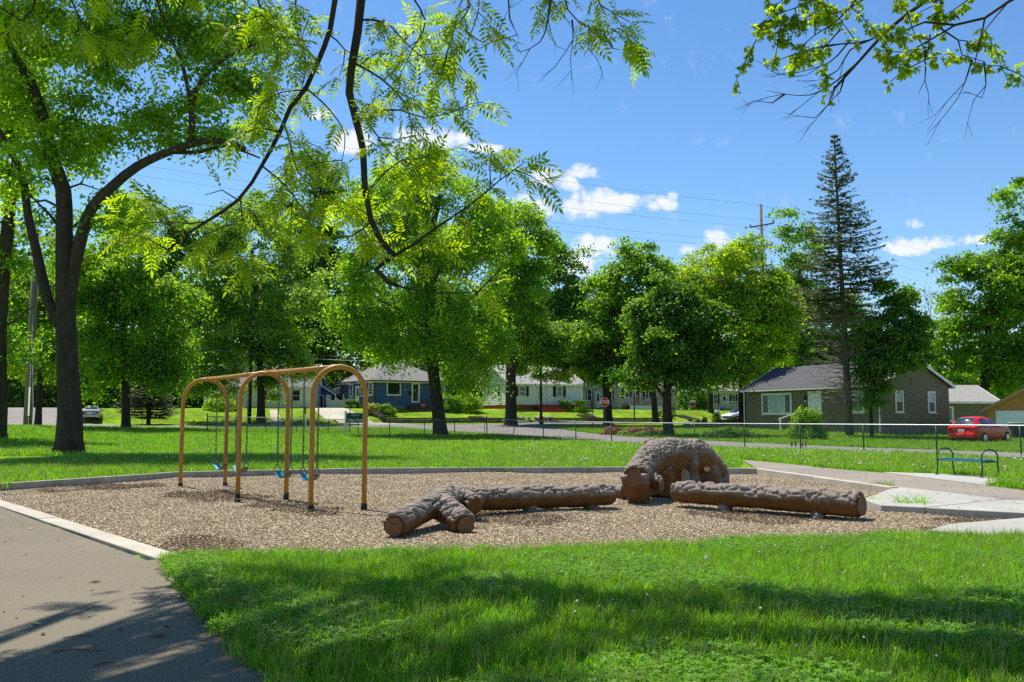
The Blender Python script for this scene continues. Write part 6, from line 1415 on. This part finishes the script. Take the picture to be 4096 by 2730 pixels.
    H2 = [hub, Vector((-4.8, 6.6, 9.2)), Vector((-2.9, 8.4, 7.6))] + q([(336, -30, 9.2), (335, 0, 9.2), (330, 30, 9.2), (318, 62, 9.1), (306, 88, 9.1), (290, 108, 9.1), (280, 132, 9.0), (262, 165, 9.0), (238, 200, 8.9), (190, 232, 8.8), (168, 250, 8.8)])
    limbs = [(H1, .12, .028), (H2, .085, .012), (q([(394, 256, 8.6), (384, 262, 8.6), (376, 270, 8.6), (388, 282, 8.5), (398, 286, 8.5)]), .028, .02)]
    tw = [(q([(394, 256, 8.6), (412, 245, 8.5), (440, 225, 8.4), (470, 205, 8.3), (500, 180, 8.2), (525, 162, 8.1)]), .016, .95), (q([(398, 286, 8.5), (425, 292, 8.4), (455, 293, 8.3), (482, 291, 8.2)]), .012, .5), (q([(388, 262, 8.6), (402, 236, 8.8), (410, 205, 8.9), (405, 180, 9.0)]), .011, .9),
          (q([(365, 196, 8.8), (385, 172, 8.7), (402, 160, 8.6), (425, 172, 8.5)]), .012, .95), (q([(371, 222, 8.7), (352, 236, 8.6), (330, 238, 8.5), (318, 228, 8.5)]), .010, .95), (q([(382, 244, 8.7), (372, 232, 9.0), (352, 210, 9.2), (335, 205, 9.3)]), .01, .95),
          (q([(356, 122, 8.9), (375, 112, 8.8), (400, 110, 8.7), (425, 118, 8.6), (452, 112, 8.5)]), .014, .95), (q([(352, 62, 8.9), (380, 78, 8.8), (404, 102, 8.7), (415, 130, 8.6), (440, 150, 8.5)]), .014, .95), (q([(358, 20, 8.9), (385, 22, 8.8), (408, 45, 8.7), (430, 62, 8.6), (445, 58, 8.5)]), .013, .95),
          (q([(400, -20, 8.7), (425, 20, 8.7), (412, 50, 8.6), (400, 75, 8.6)]), .012, .9), (q([(450, -25, 8.6), (470, 5, 8.5), (455, 28, 8.5), (447, 55, 8.4)]), .012, .9), (q([(352, 100, 8.9), (372, 128, 8.8), (392, 155, 8.7), (418, 175, 8.7)]), .01, .6), (q([(480, -20, 8.6), (478, 12, 8.5), (468, 42, 8.4)]), .01, .8),
          (q([(280, 132, 9.0), (256, 128, 8.9), (235, 140, 8.9), (215, 150, 8.8)]), .011, .9), (q([(262, 166, 9.0), (285, 185, 8.9), (300, 205, 8.8), (312, 226, 8.7)]), .011, .95), (q([(238, 200, 8.9), (222, 190, 8.9), (205, 195, 8.8)]), .009, .95), (q([(240, 198, 8.9), (242, 222, 8.9), (236, 250, 8.8)]), .009, .9), (q([(284, 122, 9.1), (292, 150, 9.0), (298, 172, 9.0), (320, 195, 8.9)]), .011, .95),
          (q([(306, 88, 9.1), (330, 110, 9.0), (345, 135, 9.0), (342, 160, 9.0)]), .011, .9), (q([(318, 62, 9.1), (300, 45, 9.1), (278, 48, 9.0), (262, 60, 9.0)]), .012, .95), (q([(305, 90, 9.1), (282, 92, 9.0), (262, 102, 9.0)]), .01, .95), (q([(328, 34, 9.2), (345, 50, 9.1), (340, 75, 9.0)]), .01, .8), (q([(190, 232, 8.8), (200, 250, 8.8), (180, 262, 8.7)]), .008, .5), (q([(168, 250, 8.8), (150, 240, 8.8), (128, 232, 8.8), (118, 215, 8.8)]), .008, .8), (q([(205, 222, 8.8), (170, 222, 8.8), (150, 200, 8.8), (140, 190, 8.8)]), .008, .8),
          (q([(300, -30, 9.0), (295, 20, 9.0), (306, 60, 9.0), (302, 85, 9.0)]), .011, .6), (q([(255, -30, 8.8), (262, 15, 8.8), (280, 30, 8.8)]), .011, .9), (q([(60, -30, 8.0), (78, 15, 8.0), (95, 38, 7.9), (125, 40, 7.8)]), .011, .7), (q([(40, -20, 7.2), (32, 10, 7.1), (10, 30, 7.0), (-8, 38, 7.0)]), .011, 1.0), (q([(185, -40, 8.6), (178, 10, 8.5), (166, 38, 8.5), (150, 60, 8.4)]), .01, .7),
          (q([(560, -40, 8.8), (568, 10, 8.7), (590, 28, 8.6), (606, 36, 8.6), (618, 28, 8.6)]), .012, .9), (q([(590, -30, 8.8), (600, 5, 8.7), (612, 12, 8.6), (630, 22, 8.6)]), .011, .95), (q([(150, -30, 8.3), (145, 5, 8.3), (160, 22, 8.2)]), .01, .6), (q([(340, 190, 9.0), (325, 178, 9.0), (312, 160, 9.0)]), .009, .9), (q([(420, 240, 8.5), (425, 262, 8.5), (440, 275, 8.4)]), .009, .9), (q([(455, 215, 8.4), (468, 228, 8.3), (475, 245, 8.3)]), .008, .8)]
    dead = [q([(552, -20, 8.7), (548, 20, 8.6), (540, 42, 8.6), (520, 52, 8.6), (513, 47, 8.6)]), q([(508, -10, 8.7), (510, 18, 8.6), (517, 35, 8.6)]), q([(572, 20, 8.6), (573, 40, 8.6), (564, 54, 8.6)]), q([(590, 28, 8.6), (588, 48, 8.6), (584, 56, 8.6)]), q([(604, 34, 8.6), (612, 48, 8.6), (620, 50, 8.6)]), q([(447, 55, 8.4), (442, 74, 8.4), (425, 74, 8.4)]), q([(465, 30, 8.5), (482, 42, 8.5), (497, 36, 8.5)])]
    # crown clumps above the frame, from the patches of shade on lawn and walk
    shade = [(-1.97, 8.1, .7), (-1.36, 8.3, .65), (-.8, 8.7, .5), (-2.1, 6.9, .6), (-1.35, 6.4, .7), (-1.0, 7.4, .45), (-1.5, 5.5, .6), (-.97, 5.1, .6), (.57, 6.7, .5), (-.08, 6.1, .6), (1.05, 6.5, .6), (1.7, 6.4, .45), (2.45, 6.4, .5), (3.26, 6.1, .5), (1.6, 5.1, .7), (2.33, 5.0, .6), (.3, 5.0, .6), (.9, 5.4, .35),
             (-3.5, 6.3, .5), (-2.5, 5.5, .6), (-2.1, 5.9, .45), (-2.8, 5.1, .6), (-2.4, 6.75, .3), (-3.3, 7.0, .18), (-3.2, 5.6, .4), (-3.9, 5.5, .6), (-2.0, 4.8, .5), (-.4, 4.4, .6), (.9, 4.3, .6), (2.0, 4.2, .6), (3.0, 5.0, .5), (-1.3, 4.0, .6), (0, 3.4, .6), (-4.6, 6.6, .6), (-5.2, 5.4, .7), (4.2, 5.4, .7), (5.2, 6.4, .7), (.2, 7.9, .3), (-.3, 7.3, .35), (1.9, 7.3, .25), (3.4, 7.2, .3)]
    rg = random.Random(12)
    for k in range(34):
        u = rg.uniform(190, 1010); v = rg.uniform(582 if u < 560 else 612, 690); g = GP(u, v, .06); shade.append((g.x, g.y, rg.uniform(.28, .5)))
    CAN = []; shade = [s for i, s in enumerate(shade) if (i * 7) % 10 < 6 and not (s[0] < -1.9 and s[1] < 5.7 and i % 3)]
    for i, (xs, ys, r) in enumerate(shade):
        z = 6.9 + .9 * ((i * .618) % 1)
        for _ in range(6):
            X_, Y_ = xs + z * SUN.x / SUN.z, ys + z * SUN.y / SUN.z
            z = max(z, 2.5 + .5 * Y_)
        for j in range(3): q_ = r * .42; CAN.append((X_ + rg.gauss(0, .5) * r, Y_ + rg.gauss(0, .5) * r, z + rg.uniform(0, .5), q_, q_, .3))
    can = [c for c in CAN if c[0] < -1.6] + [(-7.5, 5.8, 11.0, 1.2, 1.2, .9), (-8.8, 4.0, 10.4, 1.2, 1.2, .9), (-6.6, 3.2, 10.8, 1.2, 1.2, .9), (-9.4, 6.2, 10.6, 1.2, 1.2, .9)]
    bough_tree('walnut_tree', 'walnut boughs with feathered leaves hanging into the top left', tr, limbs, tw, 51, LEAF['walnut'], can, 1, dead=dead)
    # right tree
    tr = [Vector((10.4, 5.6, 0)), Vector((10.2, 5.8, 3.2)), Vector((9.6, 6.4, 6.4)), Vector((8.8, 7.2, 8.6))]; hub = tr[-1]
    limbs = [([hub, Vector((6.6, 8.4, 8.4))] + q([(960, -22, 9), (927, 0, 9), (890, 28, 9), (860, 60, 9), (835, 88, 9)]), .07, .012), ([hub, Vector((7.2, 8.6, 8.2))] + q([(1030, -10, 8.6), (1008, 2, 8.6), (985, 18, 8.6), (955, 25, 8.6), (925, 22, 8.6)]), .05, .012)]
    tw = [(q([(900, 20, 9), (870, 40, 8.9), (830, 45, 8.8), (800, 52, 8.7), (775, 62, 8.6)]), .012, .75), (q([(880, -15, 9), (850, 8, 8.9), (815, 18, 8.8), (785, 25, 8.7), (762, 30, 8.6)]), .013, 1.0), (q([(850, -25, 8.9), (820, -2, 8.8), (795, 8, 8.7), (775, 15, 8.6)]), .012, 1.0), (q([(860, -5, 8.8), (838, 20, 8.8), (815, 35, 8.7), (800, 48, 8.6)]), .01, 1.0), (q([(820, -20, 8.9), (790, -5, 8.8), (775, 5, 8.8)]), .01, 1.0), (q([(840, 30, 8.8), (820, 52, 8.7), (808, 60, 8.6)]), .009, .9),
          (q([(955, 25, 8.6), (930, 40, 8.6), (905, 52, 8.5), (880, 50, 8.5)]), .011, .95), (q([(930, 35, 8.6), (925, 60, 8.5), (905, 70, 8.5), (890, 82, 8.5)]), .01, .85), (q([(940, 28, 8.6), (958, 40, 8.5), (962, 55, 8.5), (985, 62, 8.5)]), .01, .85), (q([(985, 18, 8.6), (980, 42, 8.5), (975, 62, 8.5), (1000, 66, 8.5)]), .01, .8), (q([(925, 22, 8.6), (905, 30, 8.6), (890, 45, 8.6)]), .01, .95), (q([(955, -20, 8.8), (935, 5, 8.7), (920, 12, 8.7)]), .01, .95), (q([(990, -20, 8.8), (965, 2, 8.7), (945, 15, 8.7)]), .01, .9), (q([(905, 5, 8.9), (915, 35, 8.7), (925, 48, 8.6)]), .009, .9), (q([(1010, 0, 8.6), (985, 30, 8.6), (980, 40, 8.5)]), .008, .9)]
    dead = [q([(860, 60, 9), (835, 82, 9), (810, 95, 9), (785, 94, 9), (765, 90, 9)]), q([(835, 86, 9), (828, 105, 9), (815, 118, 9)]), q([(850, 40, 9), (830, 62, 9), (800, 72, 9), (785, 75, 9)]), q([(845, 75, 9), (840, 92, 9), (832, 100, 9)]), q([(785, 94, 9), (772, 103, 9), (764, 102, 9)]), q([(925, 50, 8.5), (925, 80, 8.5), (918, 94, 8.5)]), q([(972, 60, 8.5), (965, 82, 8.5), (958, 98, 8.5)]), q([(984, 62, 8.5), (986, 85, 8.5), (982, 98, 8.5)]), q([(870, 40, 9), (850, 50, 9), (838, 70, 9), (822, 80, 9)]), q([(815, 60, 8.8), (800, 62, 8.8), (790, 58, 8.8)])]
    can = [c for c in CAN if c[0] >= -1.6] + [(9.6, 6.4, 11.0, 1.2, 1.2, .9), (11.2, 5.2, 10.4, 1.2, 1.2, .9), (10.4, 7.6, 10.6, 1.2, 1.2, .9)]
    bough_tree('oak_tree', 'leafy and bare boughs reaching in from the top right', tr, limbs, tw, 53, LEAF['oak'], can, 1, ls=(.42, .78), dead=dead, more=4, tm=tmo)
build_boughs()

# ------------------------------------------------------------------ scattered ground cover (grass, chips, clover)
def hidden_mesh(name, V, Fq, m):
    me = bpy.data.meshes.new(name); me.from_pydata([tuple(v) for v in V], [], [tuple(f) for f in Fq]); me.materials.append(m); me.update(); return bpy.data.objects.new(name, me)
def tuft(seed, nbl, spread, h0, h1, w, m, bend=.5, seedhead=0, headm=None):
    rng = random.Random(seed); V = []; Fq = []
    for i in range(nbl):
        a = rng.random() * 6.283; r = spread * math.sqrt(rng.random()); p = Vector((math.cos(a) * r, math.sin(a) * r, -.01)); h = rng.uniform(h0, h1); ya = rng.random() * 6.283; d = Vector((math.cos(ya), math.sin(ya), 0)); s = Vector((-d.y, d.x, 0)) * w * rng.uniform(.7, 1.3); bd = bend * rng.uniform(.2, 1.2) * h; k = len(V)
        for t, ww in ((0, 1), (.45, .85), (.8, .5)):
            c = p + Vector((0, 0, h * (t - .12 * t * t))) + d * bd * t * t; V += [c - s * ww, c + s * ww]
        V.append(p + Vector((0, 0, h * .9)) + d * bd); Fq += [(k, k + 1, k + 3, k + 2), (k + 2, k + 3, k + 5, k + 4), (k + 4, k + 5, k + 6)]
    return hidden_mesh('tuft', V, Fq, m)
def scatter(name, emit, objs, dens, smin, smax, seed, tilt=.0, label=None, cat=None, flat=False):
    """geometry-nodes scatter of small pieces over the emitting sheet; only the pieces are output"""
    ng = bpy.data.node_groups.new(name + '_scatter', 'GeometryNodeTree'); ng.interface.new_socket('Geometry', in_out='INPUT', socket_type='NodeSocketGeometry'); ng.interface.new_socket('Geometry', in_out='OUTPUT', socket_type='NodeSocketGeometry')
    N = ng.nodes; Lk = ng.links; gi = N.new('NodeGroupInput'); go = N.new('NodeGroupOutput'); last = None; join = N.new('GeometryNodeJoinGeometry')
    for i, o in enumerate(objs):
        dp = N.new('GeometryNodeDistributePointsOnFaces'); dp.inputs['Density'].default_value = dens / len(objs); dp.inputs['Seed'].default_value = seed + i * 17; Lk.new(gi.outputs[0], dp.inputs['Mesh'])
        oi = N.new('GeometryNodeObjectInfo'); oi.inputs['Object'].default_value = o
        ip = N.new('GeometryNodeInstanceOnPoints'); Lk.new(dp.outputs['Points'], ip.inputs['Points']); Lk.new(oi.outputs['Geometry'], ip.inputs['Instance'])
        rr = N.new('FunctionNodeRandomValue'); rr.data_type = 'FLOAT_VECTOR'; t = 3.14 if flat else tilt; rr.inputs[0].default_value = (-t * (.25 if flat else 1), -t * (.25 if flat else 1), 0); rr.inputs[1].default_value = (t * (.25 if flat else 1), t * (.25 if flat else 1), 6.283); rr.inputs['Seed'].default_value = seed + i; Lk.new(rr.outputs[0], ip.inputs['Rotation'])
        rs = N.new('FunctionNodeRandomValue'); rs.data_type = 'FLOAT'; rs.inputs[2].default_value = smin; rs.inputs[3].default_value = smax; rs.inputs['Seed'].default_value = seed + 50 + i; Lk.new(rs.outputs[1], ip.inputs['Scale'])
        Lk.new(ip.outputs[0], join.inputs[0])
    Lk.new(join.outputs[0], go.inputs[0])
    emit.name = name; md = emit.modifiers.new('scatter', 'NODES'); md.node_group = ng
    return tag(emit, label, cat, kind='stuff')
def sheet(name, x0, x1, y0, y1, step, keep, dz=0.0, zf=None):
    xs = np.arange(x0, x1, step); ys = np.arange(y0, y1, step); X, Y = np.meshgrid(xs, ys); Z = zbase(X, Y) if zf is None else zf(X, Y)
    nx = len(xs); i = np.arange(len(ys) - 1)[:, None] * nx + np.arange(nx - 1)[None]; cx = X[:-1, :-1] + step / 2; cy = Y[:-1, :-1] + step / 2
    ok = keep(cx, cy).ravel(); Fq = np.stack([i, i + 1, i + nx + 1, i + nx], -1).reshape(-1, 4)[ok]
    used = np.unique(Fq); mp = np.full(X.size, -1); mp[used] = np.arange(len(used)); V = np.c_[X.ravel(), Y.ravel(), Z.ravel() + dz][used]
    return np_mesh(name, V, mp[Fq], GROUNDM)
def wobble(x, y, k=1.0): return .12 * k * np.sin(3.1 * x + 1.7 * y) + .08 * k * np.sin(7.3 * x - 4.1 * y) + .05 * k * np.sin(13 * x + 9 * y)
def in_view(x, y, m=1.5): return np.abs(x) < .60 * y + m
ROADB = ROAD_B_L + ROAD_B_R[::-1]; ROADA = ROAD_A_L + ROAD_A_R[::-1]
PATHP = [(6.2, 24.95), (7.2, 17.6), (8.8, 14.9), (12, 8)] + PATH_OUT[::-1]
def lawn_ok(x, y):
    w = wobble(x, y); bad = inpoly(x, y, PIT) | inpoly(x, y, WALK) | inpoly(x, y, SL1) | inpoly(x, y, SL3) | inpoly(x, y, PATHP) | inpoly(x, y, ROADA) | inpoly(x, y, ROADB) | (inpoly(x, y, SL2) & (y > 10.6))
    return ~bad & in_view(x, y)
def build_ground_cover():
    G1 = mat('grass_blade', (.095, .235, .007), col2=(.23, .42, .014), rough=.5, scale=1.1, spec=.22, trans=.45, tcol=(1.7, 1.8, .4), rnd=.4)
    G2 = mat('grass_blade_dry', (.30, .34, .10), rough=.6, var=.15, scale=2, trans=.3, tcol=(1.4, 1.4, .8), rnd=.2)
    G3 = mat('clover_leaf', (.13, .30, .014), rough=.5, var=.2, scale=2, trans=.4, tcol=(1.9, 1.8, .6), rnd=.25)
    near = [tuft(i, 15, .07, .05, .13, .0028, G1, .6) for i in range(4)] + [tuft(9, 5, .06, .14, .24, .002, G2, .35), tuft(10, 12, .09, .08, .17, .0032, G1, .9)]
    def front(x, y): 
        w = wobble(x, y, .7); edge = np.interp(x, [-4, -3.6, -1.76, 1.1, 4.86, 6.5, 9], [9.1, 9.3, 9.44, 9.9, 10.95, 10.9, 10.4]) + w
        walk = inpoly(x - w * .5, y, WALK)
        return (y < edge) & ~walk & (np.abs(x) < .62 * y + .6) & (x > -5)
    scatter('grass', sheet('grass', -4.2, 9.0, 1.7, 5.0, .1, front, .01), near, 760, .7, 1.15, 3, .25, 'rough green grass of the foreground lawn, nearest strip', 'grass')
    scatter('grass', sheet('grass', -4.8, 9.6, 5.0, 11.3, .1, front, .01), near, 520, .75, 1.2, 5, .25, 'rough green grass of the foreground lawn up to the chips', 'grass')
    # clover: round leaflets and white heads
    def leaf3():
        V = []; Fq = []
        for k in range(7):
            a0 = k * .9; c = Vector((math.cos(a0) * .05, math.sin(a0) * .05, .05 + .02 * math.sin(k * 2.3)))
            for j in range(3):
                a = a0 + j * 2.094; d = Vector((math.cos(a), math.sin(a), .1)); s = Vector((-d.y, d.x, 0)); i = len(V); V += [c, c + d * .014 + s * .011, c + d * .026, c + d * .014 - s * .011]; Fq.append((i, i + 1, i + 2, i + 3))
        return hidden_mesh('clover', V, Fq, G3)
    def head(sz, hh):
        m = mat('clover_white', (.62, .58, .44), rough=.8, var=.1); V = []; Fq = []; n = 6
        for z, r in ((-.6, .5), (0, 1), (.6, .65)):
            V += [Vector((math.cos(6.283 * k / n) * r * sz, math.sin(6.283 * k / n) * r * sz, hh + z * sz)) for k in range(n)]
        V.append(Vector((0, 0, hh + sz)))
        for a in (0, n):
            Fq += [(a + k, a + (k + 1) % n, a + n + (k + 1) % n, a + n + k) for k in range(n)]
        Fq += [(2 * n + k, 2 * n + (k + 1) % n, 3 * n) for k in range(n)]
        return hidden_mesh('clover_head', V, Fq, m)
    def patch(x, y): return front(x, y) & ((np.sin(1.3 * x + .4) * np.sin(1.7 * y) + .4 * np.sin(3 * x + 2 * y)) > .25)
    scatter('clover', sheet('clover', -4, 9, 2, 11, .15, patch, .02), [leaf3()], 300, .7, 1.25, 7, .3, 'patches of clover leaves in the foreground lawn', 'clover')
    scatter('clover_flowers', sheet('clover_flowers', -1, 9, 5, 11.2, .2, lambda x, y: front(x, y) & (x + .35 * y > 2.4) & ((np.sin(2.3 * x + .8 * y) + np.sin(1.1 * x - 2.9 * y + 1) + .7 * np.sin(5 * x + 3 * y)) > .5), .02), [head(.009, .10), head(.007, .085)], 11, .8, 1.3, 8, .15, 'small white clover heads in the right foreground lawn', 'clover')
    # lawn beyond the chips
    far = [tuft(20 + i, 16, .16, .08, .2, .007, G1, .6) for i in range(3)] + [tuft(29, 5, .15, .18, .3, .004, G2, .4)]
    scatter('grass', sheet('grass', -16, 17, 17, 34, .25, lambda x, y: lawn_ok(x, y) & (y > np.interp(x, [-14, -10.8, -8.7, -4.5, 3.3, 6.7, 7.6, 12], [17, 18.9, 22.9, 24.6, 25.2, 24.6, 17, 12])), .0), far, 85, .8, 1.25, 11, .25, 'grass of the lawn just behind the playground curb', 'grass')
    far2 = [tuft(40 + i, 14, .3, .08, .22, .014, G1, .6) for i in range(3)] + [tuft(49, 4, .28, .2, .32, .008, G2, .4)]
    scatter('grass', sheet('grass', -46, 34, 34, 75, .5, lawn_ok, .0), far2, 26, .8, 1.2, 13, .25, 'grass of the far park lawn up to the street', 'grass')
    fl = [head(.02, .16), head(.026, .14)]
    def clov(x, y):
        t = np.sin(.9 * x + .3) * np.sin(.7 * y + 1) + .5 * np.sin(2.1 * x - y); line = 56 - 1.393 * (x - .13)
        return lawn_ok(x, y) & (y < line + .5) & (x + .2 * y > 4) & (t > -.1)
    scatter('clover_flowers', sheet('clover_flowers', 0, 18, 15, 52, .4, clov, .0), fl, 3.2, .8, 1.4, 15, .2, 'white clover heads in the lawn along the right fence', 'clover')
    scatter('clover_flowers', sheet('clover_flowers', -30, 2, 25, 60, .6, lambda x, y: lawn_ok(x, y), .0), fl, .5, .8, 1.3, 17, .2, 'scattered white clover heads in the left lawn', 'clover')
    # wood chips
    def chip(i, m):
        rng = random.Random(i); l, w, t = rng.uniform(.028, .05), rng.uniform(.010, .02), .005; g = MB(); 
        vs = [Vector((sx * l / 2 * rng.uniform(.75, 1.1), sy * w / 2 * rng.uniform(.6, 1.1), sz * t)) for sz in (0, 1) for sx, sy in ((-1, -1), (1, -1), (1, 1), (-1, 1))]
        return hidden_mesh('chip', vs, [(4, 5, 6, 7), (0, 1, 5, 4), (1, 2, 6, 5), (2, 3, 7, 6), (3, 0, 4, 7)], m)
    cm = [mat('chip_tan', (.44, .335, .20), rough=.85, var=.2, scale=30, rnd=.35), mat('chip_brown', (.28, .19, .105), rough=.9, var=.2, scale=30, rnd=.35), mat('chip_pale', (.54, .44, .29), rough=.8, var=.15, scale=30, rnd=.25), mat('chip_grey', (.34, .285, .21), rough=.9, var=.2, scale=30, rnd=.3)]
    em = mulch.data.copy(); o = new_obj('wood_chips', em); 
    for v in em.vertices: v.co.z += .004
    scatter('wood_chips', o, [chip(i, cm[i % 4]) for i in range(8)], 1900, .4, .88, 21, .4, 'tan wood chips covering the playground', 'wood chips')
    dk = [chip(30 + i, mat('chip_dark', (.12, .08, .045), rough=.95, var=.2, scale=30, rnd=.3)) for i in range(3)]
    def worn(x, y):
        r = np.zeros(x.shape, bool)
        for (bx, by, rr) in [(-6.3, 17.8, .8), (-5.3, 17.0, .75), (-4.0, 15.6, .8), (-3.4, 14.7, .75), (.2, 14.0, 1.3), (4.0, 14.0, 1.1), (3.6, 16.9, 1.2), (-9.0, 19.5, 1.2), (6.9, 12.6, 1.2), (-4, 10.6, .9)]: r |= ((x - bx) ** 2 + (y - by) ** 2 < rr ** 2 * (1 + .4 * np.sin(5 * x + 3 * y)))
        return r & inpoly(x, y, PIT)
    scatter('dark_wood_chips', sheet('dark_wood_chips', -11, 9, 9.4, 25, .2, worn, .012, lambda X, Y: .0 * X), dk, 620, .5, 1.2, 31, .4, 'darker damp chips in the worn hollows of the bed', 'wood chips')
    # dry bits blown over path and slabs
    bits = [chip(40 + i, mat('litter_brown', (.10, .07, .045), rough=.95, var=.3, scale=30, rnd=.4)) for i in range(3)]
    scatter('litter', sheet('litter', 5.5, 13, 10, 25, .2, lambda x, y: inpoly(x, y, PATH_IN + PATH_OUT[::-1]) | inpoly(x, y, SL1), .058, lambda X, Y: .06 + .0 * X), bits, 6, .45, 1.2, 33, .1, 'small dry leaf bits on the right path and slabs', 'litter')
    scatter('litter', sheet('litter', -9, 0, 3.5, 16, .2, lambda x, y: inpoly(x, y, WALK), .0, lambda X, Y: .081 + .0 * X), bits, 2.2, .4, .9, 35, .1, 'specks of dry litter on the left walk', 'litter')
    # single tufts by the slabs
    for i, (u, v, s, lab) in enumerate([(912, 509.5, 1.0, 'tall grass clump growing at the front of the concrete slab'), (884, 490.5, .8, 'grass tuft at the corner of curb and slab'), (872, 505.5, .6, 'low grass tuft beside the straight log end'), (1010, 517, .5, 'small grass tuft between the two slabs')]):
        p = GP(u, v, .0); o = tuft(70 + i, 170, .2 * s, .12 * s, .34 * s, .005, G1, .9); ob = new_obj('grass_clump', o.data); ob.location = p; ob.scale = (1.4, 1, 1); tag(ob, lab, 'grass clump')
    # dandelion clock
    p = GP(712, 576, .07); r = empty('dandelion', p, 'dandelion seed head on a bent stem in the foreground grass', 'dandelion'); t = p + Vector((-.05, 0, .17))
    MB().tube([p + Vector((.04, 0, 0)), p + Vector((.02, 0, .1)), t], .004, 5).build('stem', mat('dandelion_stem', (.35, .3, .14), rough=.7), r); g = MB(); rng = random.Random(3)
    for k in range(60):
        d = Vector((rng.gauss(0, 1), rng.gauss(0, 1), rng.gauss(0, 1))).normalized(); g.bar(t, t + d * .022, .002)
    g.build('seed_head', mat('dandelion_white', (.75, .73, .68), rough=.9), r)
    # litter on the walk: leaves and sticks
    LY = mat('fallen_leaf', (.5, .42, .08), rough=.7, var=.2); LBn = mat('fallen_leaf_brown', (.16, .07, .03), rough=.8, var=.2)
    for i, (u, v, m, lab) in enumerate([(24, 525, LY, 'yellow fallen leaf at the far left of the walk'), (31, 529, LY, 'smaller yellow leaf beside the first one'), (23, 497 + 12, LY, 'pale leaf bit near the concrete edge'), (131, 531, LY, 'tiny yellow leaf near the grass edge'), (166, 626, LBn, 'brown curled leaf in the shade of the walk'), (159, 636, LBn, 'small brown leaf below the curled one'), (121, 630, LBn, 'brown leaf scrap left of the curled leaf'), (36, 624, LY, 'pale yellow leaf at the left shade edge'), (95, 582, LBn, 'dark speck of leaf on the sunny walk'), (43, 634, LBn, 'forked brown leaf stalk at the left')]):
        p = GP(u, v, .082); a = i * 1.3; d = Vector((math.cos(a), math.sin(a), 0)); s = Vector((-d.y, d.x, 0)); L = .035 + .012 * (i % 3)
        o = MB().add([p - d * L, p + s * L * .45 + UP * .012, p + d * L + UP * .006, p - s * L * .45 + UP * .01], [(0, 1, 2, 3)]).build('fallen_leaf', m); md = o.modifiers.new('s', 'SOLIDIFY'); md.thickness = .002; tag(o, lab, 'leaf', 'leaves fallen on the walk')
    for i, (u, v, L, a, lab) in enumerate([(51, 513, .2, .1, 'short dark stick on the upper walk'), (78, 651, .3, .05, 'long dark stick in the shade of the walk'), (78, 637, .18, .35, 'short crooked twig above the long stick'), (105, 664, .12, .5, 'small twig near the shaded grass edge'), (460, 528, .7, -.25, 'pale bare twig lying before the forked log')]):
        p = GP(u, v, .085 if i < 4 else .04); d = Vector((math.cos(a), math.sin(a), 0)); P = [p - d * L / 2, p + Vector((0, .012, .008)), p + d * L * .25 + Vector((0, -.01, .006)), p + d * L / 2]
        o = MB().tube(P, [.0035, .0035, .003, .002] if i < 4 else [.012, .011, .009, .004], 5); 
        if i == 4: o.tube([P[1], P[1] + Vector((-.12, .2, .06))], [.009, .004], 5); o.tube([P[2], P[2] + Vector((.15, .12, .03))], [.007, .003], 5)
        tag(o.build('fallen_twig', TWIG if i < 4 else DEADTWIG), lab, 'twig', 'twigs on the ground')
build_ground_cover()
